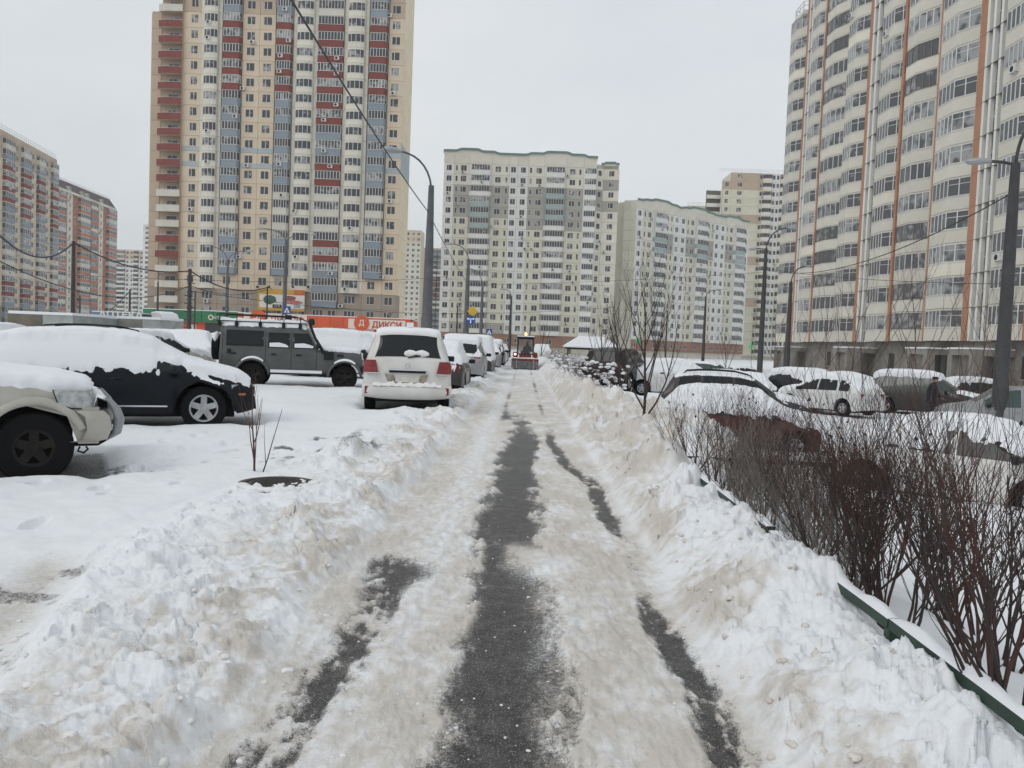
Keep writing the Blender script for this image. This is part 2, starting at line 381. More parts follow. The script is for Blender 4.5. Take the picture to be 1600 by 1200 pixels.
    idx = np.arange(nr*nc).reshape(nr, nc)
    q = np.stack([idx[:-1, :-1], idx[:-1, 1:], idx[1:, 1:], idx[1:, :-1]], -1).reshape(-1, 4)[:, ::-1]
    cxm = 0.25*(X[:-1, :-1]+X[:-1, 1:]+X[1:, 1:]+X[1:, :-1]).ravel(); cym = 0.5*(Y[:-1, :-1]+Y[1:, 1:]).ravel()
    plm = pl[:-1, :-1].ravel(); prm = pr[:-1, :-1].ravel()
    reg = np.full(len(q), 0)                                   # 0 left field
    reg[(cxm > -2.9) & (cxm <= plm)] = 1                       # left bank
    reg[(cxm > plm) & (cxm <= prm)] = 2                        # path
    reg[(cxm > prm) & (cxm <= np.where(cym > 8.6, 4.3, FENCE_X))] = 3
    reg[(cxm > np.where(cym > 8.6, 4.3, FENCE_X))] = 4
    reg[(cym > 110)] = np.where(cxm[cym > 110] < 0.5, 0, 4)
    V = np.stack([X.ravel(), Y.ravel(), h.ravel()], -1)
    names = ['snow_field', 'snow_bank', 'footpath', 'snow_bank', 'parking_lot']
    gm = ground_mat()
    for k, nm in enumerate(names):
        f = q[reg == k]; used = np.unique(f); rem = np.zeros(nr*nc, dtype=np.int64); rem[used] = np.arange(len(used))
        f2 = rem[f]; me = bpy.data.meshes.new(nm)
        me.vertices.add(len(used)); me.vertices.foreach_set('co', V[used].ravel().astype(np.float32))
        me.loops.add(len(f2)*4); me.loops.foreach_set('vertex_index', f2.ravel().astype(np.int32))
        me.polygons.add(len(f2)); me.polygons.foreach_set('loop_start', (np.arange(len(f2))*4).astype(np.int32))
        me.polygons.foreach_set('loop_total', np.full(len(f2), 4, dtype=np.int32))
        me.update(calc_edges=True)
        me.polygons.foreach_set('use_smooth', np.ones(len(f2), dtype=bool))
        for an_, arr in (('dirt', dirt), ('bare', bare_shade_all)):
            a = me.attributes.new(an_, 'FLOAT', 'POINT'); a.data.foreach_set('value', arr.ravel()[used].astype(np.float32))
        me.materials.append(gm)
        o = link(nm, me); o['kind'] = 'structure'
    return X, Y, h
def ground_mat():
    m = bpy.data.materials.new('trampled_snow_and_asphalt'); m.use_nodes = True; n = m.node_tree; b = n.nodes['Principled BSDF']
    def nd(t, **k):
        x = n.nodes.new(t)
        for a, v in k.items(): x.inputs[a].default_value = v
        return x
    geo = n.nodes.new('ShaderNodeNewGeometry'); pos = geo.outputs['Position']
    ad = n.nodes.new('ShaderNodeAttribute'); ad.attribute_name = 'dirt'
    ab = n.nodes.new('ShaderNodeAttribute'); ab.attribute_name = 'bare'  # bare ground, plus the shade painted under the parked cars
    nf = nd('ShaderNodeTexNoise', Scale=38, Detail=5, Roughness=0.7); n.links.new(pos, nf.inputs['Vector'])
    nm_ = nd('ShaderNodeTexNoise', Scale=9, Detail=4, Roughness=0.6); n.links.new(pos, nm_.inputs['Vector'])
    nff = nd('ShaderNodeTexNoise', Scale=160, Detail=2, Roughness=0.6); n.links.new(pos, nff.inputs['Vector'])
    def math_(op, a, b_=None, c=None):
        x = n.nodes.new('ShaderNodeMath'); x.operation = op
        for i, v in enumerate((a, b_, c)):
            if v is None: continue
            if isinstance(v, (int, float)): x.inputs[i].default_value = v
            else: n.links.new(v, x.inputs[i])
        return x.outputs[0]
    def mixc(f, a, b_):
        x = n.nodes.new('ShaderNodeMix'); x.data_type = 'RGBA'
        if isinstance(f, (int, float)): x.inputs['Factor'].default_value = f
        else: n.links.new(f, x.inputs['Factor'])
        for k, v in (('A', a), ('B', b_)):
            if isinstance(v, tuple): x.inputs[k].default_value = (*v, 1)
            else: n.links.new(v, x.inputs[k])
        return x.outputs['Result']
    def mr(v, a, b_, c=0.0, d=1.0):
        x = n.nodes.new('ShaderNodeMapRange'); x.interpolation_type = 'SMOOTHSTEP'
        n.links.new(v, x.inputs['Value']); x.inputs['From Min'].default_value = a; x.inputs['From Max'].default_value = b_
        x.inputs['To Min'].default_value = c; x.inputs['To Max'].default_value = d; return x.outputs[0]
    dsum = math_('ADD', ad.outputs['Fac'], math_('MULTIPLY', math_('SUBTRACT', nf.outputs['Fac'], 0.5), 0.55))
    dsum = math_('ADD', dsum, math_('MULTIPLY', math_('SUBTRACT', nm_.outputs['Fac'], 0.5), 0.35))
    c = mixc(mr(dsum, 0.0, 0.85), (0.80, 0.82, 0.845), (0.63, 0.59, 0.535))
    # brown grit specks in the dirty parts
    grit = math_('MULTIPLY', mr(nf.outputs['Fac'], 0.60, 0.72), mr(ad.outputs['Fac'], 0.3, 0.9, 0.0, 0.55))
    c = mixc(grit, c, (0.36, 0.29, 0.22))
    asp = mixc(nff.outputs['Fac'], (0.022, 0.021, 0.021), (0.058, 0.055, 0.054))
    bsum = math_('ADD', ab.outputs['Fac'], math_('MULTIPLY', math_('SUBTRACT', nf.outputs['Fac'], 0.5), 0.95))
    bsum = math_('ADD', bsum, math_('MULTIPLY', math_('SUBTRACT', nff.outputs['Fac'], 0.5), 1.25))
    bm = mr(bsum, 0.30, 0.80)
    # thin greyish slush film over the asphalt
    film = mr(nm_.outputs['Fac'], 0.42, 0.75, 0.01, 0.13)
    asp2 = mixc(film, asp, (0.55, 0.53, 0.50))
    flk = mr(nff.outputs['Fac'], 0.62, 0.68, 0, 0.75); asp2 = mixc(flk, asp2, (0.7, 0.68, 0.64))
    c = mixc(bm, c, asp2); n.links.new(c, b.inputs['Base Color'])
    n.links.new(math_('MULTIPLY_ADD', bm, -0.32, 0.72), b.inputs['Roughness'])
    b.inputs['Specular IOR Level'].default_value = 0.22
    bu = n.nodes.new('ShaderNodeBump'); bu.inputs['Distance'].default_value = 0.03
    n.links.new(mr(dsum, 0.0, 0.8, 0.40, 0.85), bu.inputs['Strength'])
    hsum = math_('ADD', math_('MULTIPLY', nf.outputs['Fac'], 0.5), math_('MULTIPLY', nff.outputs['Fac'], 0.2))
    hsum = math_('ADD', hsum, math_('MULTIPLY', nm_.outputs['Fac'], 0.5))
    hsum = math_('SUBTRACT', hsum, math_('MULTIPLY', bm, 0.2))
    n.links.new(hsum, bu.inputs['Height']); n.links.new(bu.outputs[0], b.inputs['Normal'])
    return m
GX, GY, GH = build_ground()
def gh_at(x, y):     # height of the finished mesh at a point
    r = math.hypot(x, y); a = math.atan2(x, y)
    rr = np.hypot(GX[:, 0], GY[:, 0]); i = int(np.clip(np.searchsorted(rr, r), 0, len(rr)-1))
    an = np.arctan2(GX[0], GY[0]); j = int(np.clip(np.searchsorted(an, a), 0, len(an)-1))
    return float(GH[i, j])
# far and surrounding snowy ground out to the horizon
mb = MB().mat(M['snow'])
n_ = 40; xs = np.sign(np.linspace(-1, 1, n_))*np.abs(np.linspace(-1, 1, n_))**2.6*2500
P = [[(x, y+200, -0.14 + (-0.80*float(ss(np.array(2.1), np.array(6.0), np.array(x))))) for x in list(xs)+[]] for y in xs]
P = [[(x, y+200, -0.14 if x <= 1.9 else -0.96) for x in sorted(list(xs)+[1.9, 4.6])] for y in xs]
mb.grid(P); o = mb.build('ground'); o['kind'] = 'structure'
# loose lumps of snow thrown along the banks
def ico_pts():
    t = (1+5**.5)/2
    v = [(-1,t,0),(1,t,0),(-1,-t,0),(1,-t,0),(0,-1,t),(0,1,t),(0,-1,-t),(0,1,-t),(t,0,-1),(t,0,1),(-t,0,-1),(-t,0,1)]
    f = [(0,11,5),(0,5,1),(0,1,7),(0,7,10),(0,10,11),(1,5,9),(5,11,4),(11,10,2),(10,7,6),(7,1,8),(3,9,4),(3,4,2),(3,2,6),(3,6,8),(3,8,9),(4,9,5),(2,4,11),(6,2,10),(8,6,7),(9,8,1)]
    v = [Vector(p).normalized() for p in v]; 
    # one subdivision
    cache = {}; nf = []
    def mid(a, b):
        k = (min(a, b), max(a, b))
        if k not in cache: v.append(((v[a]+v[b])/2).normalized()); cache[k] = len(v)-1
        return cache[k]
    for a, b, c in f:
        ab, bc, ca = mid(a, b), mid(b, c), mid(c, a)
        nf += [(a, ab, ca), (b, bc, ab), (c, ca, bc), (ab, bc, ca)]
    return v, nf
IV, IF = ico_pts()
def clumps(name, n, xr, yr, rr, label, m):
    mb = MB().mat(m)
    for i in range(n):
        u = rnd.random(); y = yr[0]*(yr[1]/yr[0])**u; x = rnd.uniform(*xr)
        r = rnd.uniform(rr[0], rr[1])*rnd.uniform(0.5, 1.0)
        z = gh_at(x, y); s = (rnd.uniform(.7, 1.3), rnd.uniform(.7, 1.3), rnd.uniform(.5, .85)); a = rnd.uniform(0, 6.28)
        ca, sa = math.cos(a), math.sin(a); js = [rnd.uniform(0.66, 1.25) for _ in IV]
        vs = []
        for p, j in zip(IV, js):
            q = (p.x*r*s[0]*j, p.y*r*s[1]*j, p.z*r*s[2]*j)
            vs.append((x+q[0]*ca-q[1]*sa, y+q[0]*sa+q[1]*ca, z+q[2]-r*0.1))
        mb.add(vs, IF)
    o = mb.build(name, smooth=True); tag(o, label, 'snow', kind='stuff'); return o
M['snow_dirty'] = mat('dirty_snow', (0.76, 0.74, 0.71), 0.7, col2=(0.6, 0.54, 0.47), nscale=14, bump=0.5, bscale=40, spec=0.25)
M['snow_lump'] = mat('lump_snow', (0.83, 0.84, 0.86), 0.7, col2=(0.74, 0.72, 0.69), nscale=10, bump=0.5, bscale=40, spec=0.25)
clumps('snow_clumps', 150, (-2.8, -1.0), (2.6, 11), (0.012, 0.036), 'loose white snow lumps scattered on the bank left of the path', M['snow_lump'])
clumps('snow_clumps', 110, (0.98, 1.7), (2.4, 11), (0.010, 0.03), 'loose lumps of dirty snow on the bank right of the path', M['snow_dirty'])
clumps('snow_crumbs', 260, (-1.1, 1.0), (2.4, 9), (0.004, 0.013), 'small snow crumbs scattered over the footpath', M['snow_lump'])
# ---------------------------------------------------------------- panel buildings
def wm(name, c, v=0.07, rough=0.85, rand=0.045, ns=0.5):
    return mat(name, c, rough, var=v, nscale=ns, rand=rand, bump=0.15, bscale=6)
M['beige'] = wm('beige_panel', (0.62, 0.515, 0.385)); M['beige2'] = wm('tan_panel', (0.48, 0.38, 0.285))
M['taupe'] = wm('taupe_panel', (0.33, 0.285, 0.23)); M['cream'] = wm('cream_panel', (0.66, 0.63, 0.54))
M['cream2'] = wm('pale_cream_panel', (0.575, 0.555, 0.485)); M['white'] = wm('white_panel', (0.70, 0.70, 0.66))
M['red'] = wm('brick_red_parapet', (0.20, 0.06, 0.05)); M['blue'] = wm('slate_blue_parapet', (0.235, 0.28, 0.32))
M['bluepale'] = wm('pale_blue_band', (0.38, 0.43, 0.45)); M['grey'] = wm('warm_grey_panel', (0.37, 0.355, 0.315))
M['teal'] = wm('grey_teal_parapet', (0.33, 0.41, 0.40)); M['yellow'] = wm('pale_yellow_panel', (0.63, 0.605, 0.49))
M['terra'] = wm('terracotta_base', (0.30, 0.17, 0.12)); M['orange'] = wm('orange_pilaster', (0.40, 0.205, 0.125), v=0.12)
M['sidecream'] = wm('cream_end_wall', (0.74, 0.64, 0.47)); M['brick'] = wm('red_brick_wall', (0.42, 0.185, 0.12), v=0.15)
M['concrete'] = mat('rough_grey_blockwork', (0.25, 0.235, 0.21), 0.9, var=0.3, nscale=1.2, bump=0.4, bscale=10)
M['dark'] = mat('dark_recess', (0.05, 0.045, 0.04), 0.9, var=0.3, nscale=1)
M['joint'] = mat('dark_panel_joint', (0.17, 0.15, 0.125), 0.95)
M['upvc'] = mat('white_window_frame', (0.64, 0.64, 0.63), 0.45, rand=0.12, var=0.05)
M['brownframe'] = mat('brown_window_frame', (0.16, 0.14, 0.13), 0.5)
M['pane'] = glass_mat('window_pane', (0.055, 0.058, 0.062), (0.34, 0.34, 0.33), 0.84)
M['pane2'] = glass_mat('bay_window_pane', (0.085, 0.09, 0.095), (0.30, 0.31, 0.31), 0.80)
M['ac'] = mat('air_conditioner_case', (0.60, 0.60, 0.57), 0.5, var=0.15)
M['tealroof'] = mat('teal_roof_edge', (0.14, 0.22, 0.21), 0.6); M['mansard'] = mat('dark_mansard_roof', (0.10, 0.075, 0.08), 0.7, var=0.2)
M['rail'] = mat('roof_railing_metal', (0.35, 0.34, 0.33), 0.6)
_mc = {}
def cached(key, fn):
    if key not in _mc: _mc[key] = fn()
    return _mc[key]
def panel_mesh(w, h, ops, g=0.022, d=0.10, rv=0.16):       # facade panel with window openings (x0,x1,z0,z1), outer face y=0, outward -y
    def fn():
        a = MB().mat(M['cream'])
        a.mats = [M['cream'], M['beige']]
        xs = sorted({g, w-g, *[o[0] for o in ops], *[o[1] for o in ops]}); zs = sorted({g, h-g, *[o[2] for o in ops], *[o[3] for o in ops]})
        low = min([o[2] for o in ops], default=h*0.36)
        for i in range(len(xs)-1):
            for j in range(len(zs)-1):
                cx, cz = (xs[i]+xs[i+1])/2, (zs[j]+zs[j+1])/2
                if any(o[0] < cx < o[1] and o[2] < cz < o[3] for o in ops): continue
                a.cm = 1 if cz < low else 0
                a.add([(xs[i],0,zs[j]),(xs[i+1],0,zs[j]),(xs[i+1],0,zs[j+1]),(xs[i],0,zs[j+1])], [(0,1,2,3)])
        a.cm = 0
        for (x0, x1, z0, z1) in ops:
            a.add([(x0,0,z0),(x1,0,z0),(x1,0,z1),(x0,0,z1),(x0,rv,z0),(x1,rv,z0),(x1,rv,z1),(x0,rv,z1)], [(0,4,5,1),(1,5,6,2),(2,6,7,3),(3,7,4,0)])
        x0, x1, z0, z1 = g, w-g, g, h-g
        a.add([(x0,0,z0),(x1,0,z0),(x1,0,z1),(x0,0,z1),(x0,d,z0),(x1,d,z0),(x1,d,z1),(x0,d,z1)], [(0,1,5,4),(1,2,6,5),(2,3,7,6),(3,0,4,7)])
        return a.mesh('wall_panel')
    return cached(('p', round(w,2), round(h,2), tuple(ops)), fn)
def window_mesh(w, h, n, fm='upvc', big=None):               # frame with n sashes; local origin at the opening's lower left
    def fr():
        a = MB().mat(M[fm]); t = 0.055
        y0, y1 = 0.06, 0.13
        a.box((0,y0,0),(w,y1,t)); a.box((0,y0,h-t),(w,y1,h)); a.box((0,y0,t),(t,y1,h-t)); a.box((w-t,y0,t),(w,y1,h-t))
        cuts = [w*k/n for k in range(1, n)] if not big else [w*b for b in big]
        for c in cuts: a.box((c-t*0.8,y0,t),(c+t*0.8,y1,h-t))
        a.box((-0.05,-0.05,-0.05),(w+0.05,0.062,-0.002))
        return a.mesh('window')
    def pn():
        a = MB().mat(M['pane']); a.add([(0.02,0.115,0.02),(w-0.02,0.115,0.02),(w-0.02,0.115,h-0.02),(0.02,0.115,h-0.02)], [(0,1,2,3)]); return a.mesh('pane')
    k = (round(w,2), round(h,2), n, fm, tuple(big) if big else 0)
    return cached(('w',)+k, fr), cached(('wp',)+k[:2], pn)
def offset_path(path, d):        # shift an open plan path inwards (+y side)
    out = []
    for i, p in enumerate(path):
        a = Vector(path[max(i-1, 0)]); b = Vector(path[min(i+1, len(path)-1)]); t = (b-a).normalized(); nrm = Vector((-t.y, t.x))
        out.append((p[0]+nrm.x*d, p[1]+nrm.y*d))
    return out
def bay_meshes(path, h, zs, zh, divs, fm='upvc', wf=0.0, key=None, pane='pane', transom=False):
    # wall ring (parapet + lintel) following the plan path, glazing wf metres in from each end
    def wall():
        a = MB().mat(M['cream']); a.mats = [M['cream'], M['beige']]
        inn = offset_path(path, 0.12); g = 0.02
        for (z0, z1, cm) in ((g, zs, 1), (zh, h-g, 0)):
            a.cm = cm
            a.grid([[(p[0], p[1], z0) for p in path], [(p[0], p[1], z1) for p in path]])
            a.grid([[(p[0], p[1], z1) for p in path], [(q[0], q[1], z1) for q in inn]])
            a.grid([[(q[0], q[1], z0) for q in inn], [(p[0], p[1], z0) for p in path]])
        a.cm = 0
        for i in range(len(path)-1):
            if divs[i] == 0: a.grid([[(p[0], p[1], zs) for p in path[i:i+2]], [(p[0], p[1], zh) for p in path[i:i+2]]])
        return a.mesh('wall_panel')
    segs = []
    ip = offset_path(path, 0.05)
    for i in range(len(ip)-1):
        a_, b_ = Vector(ip[i]), Vector(ip[i+1])
        for k in range(divs[i]):
            segs.append((a_.lerp(b_, k/divs[i]), a_.lerp(b_, (k+1)/divs[i]), divs[i] > 0))
    def fr():
        a = MB().mat(M[fm]); t = 0.045
        for s0, s1, ok in segs:
            d = (s1-s0).normalized(); nrm = Vector((-d.y, d.x))
            def bar(p, q, z0, z1, th=0.04):
                a.add([(p.x-nrm.x*th,p.y-nrm.y*th,z0),(q.x-nrm.x*th,q.y-nrm.y*th,z0),(q.x+nrm.x*th,q.y+nrm.y*th,z0),(p.x+nrm.x*th,p.y+nrm.y*th,z0),
                       (p.x-nrm.x*th,p.y-nrm.y*th,z1),(q.x-nrm.x*th,q.y-nrm.y*th,z1),(q.x+nrm.x*th,q.y+nrm.y*th,z1),(p.x+nrm.x*th,p.y+nrm.y*th,z1)],
                      [(0,1,5,4),(1,2,6,5),(2,3,7,6),(3,0,4,7),(4,5,6,7),(3,2,1,0)])
            bar(s0, s1, zs, zs+t); bar(s0, s1, zh-t, zh)
            bar(s0, s0+d*t, zs+t, zh-t); bar(s1-d*t, s1, zs+t, zh-t)
            if transom and (s1-s0).length > 0.7: bar(s0+d*t, s1-d*t, zs+(zh-zs)*0.66, zs+(zh-zs)*0.66+t, 0.03)
        # sill ledge
        o = offset_path(path, -0.05)
        a.grid([[(p[0], p[1], zs+0.004) for p in o], [(p[0], p[1], zs+0.012) for p in ip]])
        a.grid([[(p[0], p[1], zs-0.045) for p in o], [(p[0], p[1], zs+0.004) for p in o]])
        return a.mesh('window')
    def pn():
        a = MB().mat(M[pane])
        for s0, s1, ok in segs:
            a.add([(s0.x,s0.y,zs+0.02),(s1.x,s1.y,zs+0.02),(s1.x,s1.y,zh-0.02),(s0.x,s0.y,zh-0.02)], [(0,1,2,3)])
        return a.mesh('pane')
    k = (key, round(h, 2))
    return cached(('bw',)+k, wall), cached(('bf',)+k, fr), cached(('bp',)+k, pn)
def ac_mesh():
    def fn():
        a = MB().mat(M['ac']); a.box((0,-0.45,0),(0.85,-0.12,0.58)); a.mat(M['black']).lathe([(0.02,0.47),(0.22,0.47),(0.235,0.452)], 10, 'y', (0.36,0,0.29))
        a.mat(M['rail']).box((0.1,-0.4,-0.04),(0.16,0.0,-0.002)); a.box((0.66,-0.4,-0.04),(0.72,0.0,-0.002)); return a.mesh('air_conditioner')
    return cached('ac', fn)
def arc(x0, x1, d, n=6, flat=0.0):     # rounded bay plan from x0 to x1 bulging outwards d
    pts = []
    for i in range(n+1):
        t = math.pi*i/n; pts.append(((x0+x1)/2-(x1-x0)/2*math.cos(t), -d*math.sin(t)**0.8 if 0 < i < n else 0.0))
    return pts
def rot2(rz, x, y): return (x*math.cos(rz)-y*math.sin(rz), x*math.sin(rz)+y*math.cos(rz))
def facade(b, org, rz, cols, z0, nfl, fh, colour, acp=0.1, panes=True, seed=1, floors=None, back=True):
    r_ = random.Random(seed); x = 0.0; W = sum(c[1] for c in cols)
    if back:
        a = MB().mat(M['joint']); a.box((0.03, 0.17, z0+0.05), (W-0.03, 0.6, z0+nfl*fh-0.05))
        a.build('wall_core', b, (org[0], org[1], 0), rz)
    for ci, c in enumerate(cols):
        t, w = c[0], c[1]; p = c[2] if len(c) > 2 else {}
        lo, hi = p.get('floors', (0, nfl))
        for fi in range(lo, min(hi, nfl)):
            z = z0+fi*fh; cw = colour(ci, fi); wl = (org[0]+rot2(rz, x, 0)[0], org[1]+rot2(rz, x, 0)[1], z)
            tt = t
            if 'switch' in p and fi < p['switch'][0]: tt, p2 = p['switch'][1], p['switch'][2]
            else: p2 = p
            if tt == 'none': continue
            if tt == 'flat':
                wins = p2.get('wins', [(w/2, 1.6, 2)])
                zs_, zh_ = p2.get('z', (0.9, 2.35))
                ops = [(round(q[0]-q[1]/2, 3), round(q[0]+q[1]/2, 3), zs_, zh_) for q in wins]
                link('wall_panel', panel_mesh(w, fh, ops), b, wl, rz, list(cw))
                for q, o in zip(wins, ops):
                    big = [0.36] if q[2] == 2 and r_.random() < 0.5 else None
                    fm, pm = window_mesh(q[1], zh_-zs_, q[2], p2.get('fm', 'upvc'), big)
                    ox, oy = rot2(rz, o[0], 0); wl2 = (wl[0]+ox, wl[1]+oy, z+zs_)
                    f = link('window', fm, b, wl2, rz); link('pane', pm, f)
                    if r_.random() < acp:
                        ox, oy = rot2(rz, o[0]+r_.choice([0.1, 0.6, -0.95]), 0)
                        link('air_conditioner', ac_mesh(), b, (wl[0]+ox, wl[1]+oy, z+zs_-0.75), rz)
            elif tt == 'blank':
                link('wall_panel', panel_mesh(w, fh, []), b, wl, rz, list(cw))
            elif tt == 'bay':
                wa, fr, pn = bay_meshes(p2['path'], fh, p2.get('zs', 1.25), p2.get('zh', fh-0.06), p2['divs'], p2.get('fm', 'upvc'), key=p2['key'], pane=p2.get('pane', 'pane'), transom=p2.get('transom', False))
                link('balcony' if p2.get('balc') else 'wall_panel', wa, b, wl, rz, list(cw))
                fmat = p2.get('fmr')
                f = link('window', fr, b, wl, rz, [M['brownframe']] if (fmat and r_.random() < fmat) else None); link('pane', pn, f)
                if r_.random() < acp*0.8:
                    k_ = r_.uniform(0.15, 0.6); pth = p2['path']; mi = len(pth)//2
                    ox, oy = rot2(rz, pth[mi][0]*k_*1.3, min(q[1] for q in pth)*0.98+0.12)
                    link('air_conditioner', ac_mesh(), b, (wl[0]+ox, wl[1]+oy, z+0.45), rz)
            elif tt == 'loggia':
                link('balcony', loggia_mesh(w, fh, p2.get('out', 0.0), p2.get('dep', 1.3), p2.get('cut', 0)), b, wl, rz, [cw[1], cw[0], M['pane'], M['dark'] if False else M['upvc']])
            elif tt == 'strip':
                a = cached(('s', round(w, 2), round(fh, 2), p2.get('out', 0.25)), lambda: (lambda m_: m_.mesh('pilaster'))(MB().mat(M['orange']).box((0, -p2.get('out', 0.25), 0.012), (w, 0.1, fh-0.012))))
                link('pilaster', a, b, wl, rz)
            elif tt == 'stairs':
                wa, fr, pn = stair_mesh(w, fh)
                link('wall_panel', wa, b, wl, rz, [M['white']]); f = link('window', fr, b, wl, rz); link('pane', pn, f)
        x += w
    return W
def loggia_mesh(w, h, out, dep, cut):
    def fn():
        a = MB(); a.mats = [M['cream'], M['beige'], M['pane'], M['upvc']]
        a.cm = 0
        pts = [(cut, -out-0.0), (w, -out), (w, -out+0.12), (cut, -out+0.12)] if not cut else None
        if cut:
            pth = [(0, 0.0), (cut, -out), (w, -out)]
            inn = [(0.1, 0.1), (cut+0.05, -out+0.12), (w, -out+0.12)]
            a.grid([[(p[0],p[1],-0.12) for p in pth], [(p[0],p[1],1.08) for p in pth]])
            a.grid([[(p[0],p[1],1.08) for p in pth], [(p[0],p[1],1.08) for p in inn]])
            a.grid([[(p[0],p[1],1.08) for p in inn], [(p[0],p[1],0.0) for p in inn]])
            a.cm = 1; a.prism([(0, 0.0), (cut, -out+0.01), (w, -out+0.01), (w, dep), (0, dep)], -0.12, 0.0)
            a.cm = 3; a.tube([(p[0], p[1]+0.06, 1.16) for p in pth], 0.03, 4)
        else:
            a.box((0, -out, -0.12), (w, -out+0.12, 1.1)); a.cm = 1; a.box((0, -out+0.12, -0.12), (w, dep, 0))
        a.cm = 1
        # back wall with door and window
        ops = [(w*0.30, w*0.30+0.8, 0.05, 2.1), (w*0.30+0.85, w*0.30+1.9, 0.85, 2.1)]
        a.add([(0,dep,0),(w,dep,0),(w,dep,h-0.12),(0,dep,h-0.12)], [(0,1,2,3)])
        a.add([(w,-out,0.0),(w,dep,0),(w,dep,h-0.12),(w,-out,h-0.12)], [(0,1,2,3)])
        if not cut: a.add([(0,0,0.0),(0,dep,0),(0,dep,h-0.12),(0,0,h-0.12)], [(3,2,1,0)])
        for (x0, x1, z0, z1) in ops:
            a.cm = 3; a.box((x0-0.05, dep-0.06, z0-0.05), (x1+0.05, dep-0.003, z1+0.05)); a.cm = 2; a.box((x0+0.03, dep-0.07, z0+0.03), (x1-0.03, dep-0.061, z1-0.03))
        return a.mesh('balcony')
    return cached(('l', round(w,2), round(h,2), out, dep, cut), fn)
def stair_mesh(w, h):
    def wall():
        a = MB().mat(M['white'])
        fins = [0.0, 0.20, 0.62, 0.98]
        t = 0.13
        for u in (0.0, 0.28, 0.60, 0.90): a.box((u*w, -0.28, 0.03), (u*w+w*0.10, 0.12, h-0.03))
        a.box((0, -0.06, 0.0), (w, 0.12, 0.10)); return a.mesh('wall_panel')
    def fr():
        a = MB().mat(M['brownframe']); 
        a.box((0.02, -0.31, h-0.03), (w-0.02, -0.02, h+0.02))
        for z in (0.45*h, ):
            a.mat(M['upvc']).box((0.1*w, 0.0, z), (0.9*w, 0.05, z+0.05))
        return a.mesh('window')
    def pn():
        a = MB().mat(M['pane2']); a.add([(0.1*w,0.04,0.1),(0.9*w,0.04,0.1),(0.9*w,0.04,h),(0.1*w,0.04,h)], [(0,1,2,3)]); return a.mesh('pane')
    return cached(('st', round(w,2)), wall), cached(('stf', round(w,2)), fr), cached(('stp', round(w,2)), pn)
def roof_rail(b, pts, z, h=1.1):
    a = MB().mat(M['rail'])
    for i in range(len(pts)-1):
        p, q = Vector((*pts[i], z)), Vector((*pts[i+1], z)); L = (q-p).length; n = max(1, int(L/1.5))
        for s in (0.5, 1.0): a.tube([p+Vector((0,0,h*s)), q+Vector((0,0,h*s))], 0.04, 4)
        for k in range(n+1):
            c = p.lerp(q, k/n); a.tube([c, c+Vector((0,0,h))], 0.035, 4)
    a.build('roof_railing', b)
def poly_core(b, pts, z0, z1, m, name='wall'):
    MB().mat(M[m]).prism(pts, z0, z1).build(name, b)
# ======== the tall beige tower with red and blue balconies
YT = 152.0
def tx(px, v=150): return atY(px, v, YT).x
tower = empty('apartment_tower', (0, 0, 0), 0, 'tall beige tower with brick red and slate blue balcony bands behind the orange shop row', 'apartment building')
edges = [285, 313, 345.5, 377.5, 404, 428.5, 457, 494.5, 536, 574, 605.5, 629.5]
X = [tx(e) for e in edges]; FH = 2.77; Z0 = 4.16-2*FH
def colw(i): return X[i+1]-X[i]
def wrow(ci, off=0.0): return [(colw(ci)*0.5+off, 1.6, 2)]
def balpath(w, d=0.75, m=0.12): return [(m, 0), (m+0.35, -d), (w-m-0.35, -d), (w-m, 0)]
tcols = []
for ci, kind in enumerate(['f', 'r', 'b', 'f', 'f', 'b', 'r', 'w', 'r', 'b', 'f']):
    w_ = colw(ci)
    if kind == 'f': tcols.append(('flat', w_, {'wins': [(w_*{0: .62, 3: .48, 4: .5, 10: .45}[ci], 1.25 if ci == 0 else 1.5, 2)]}))
    elif kind == 'r': tcols.append(('bay', w_, {'path': [(0, 0)]+arc(0.5, w_-0.5, 0.8, 6)+[(w_, 0)], 'divs': [0, 0, 1, 1, 1, 1, 0, 0], 'zs': 1.0, 'zh': 2.42, 'key': 'round%d' % ci,
                                          'switch': (4, 'flat', {'wins': [(w_/2, 2.0, 3)]})}))
    elif kind == 'b': tcols.append(('bay', w_, {'path': balpath(w_), 'divs': [1, 5, 1], 'zs': 1.28, 'zh': 2.72, 'balc': 1, 'key': 'bal%d' % ci,
                                          'switch': (5, 'flat', {'wins': [(w_*0.45, 1.4, 2)]})}))
    else: tcols.append(('bay', w_, {'path': [(0.1, 0), (0.14, -0.45), (w_-0.14, -0.45), (w_-0.1, 0)], 'divs': [1, 8, 1], 'zs': 1.28, 'zh': 2.72, 'balc': 1, 'key': 'wide%d' % ci,
                                          'switch': (3, 'flat', {'wins': [(w_*0.25, 1.9, 3), (w_*0.78, 1.5, 2)]})}))
def tcol(ci, fi):
    i = fi-2; kind = 'frbffbrwrbf'[ci]
    base = M['taupe'] if i < 2 else (M['beige'] if i < 20 else M['beige2'])
    lower = base
    if i in (10, 11) : lower = M['bluepale']
    if kind == 'r' and i >= 2: return (M['cream'], M['cream'] if i not in (-1,) else base)
    if kind == 'b' and i >= 3:
        c = M['blue'] if (i < 6 or 9 <= i < 15 or i >= 20) else (M['cream2'] if i < 9 else M['red'])
        return (M['beige'] if i < 20 else M['beige2'], c)
    if kind == 'w' and i >= 1:
        c = M['blue'] if i in (1, 2, 3, 11, 12) else (M['cream2'] if i in (6, 7, 8) or i >= 20 else M['red'])
        return (base, c)
    return (base, lower)
facade(tower, (X[0], YT), 0, tcols, Z0, 25, FH, tcol, acp=0.17, seed=3)
ty = Z0+25*FH
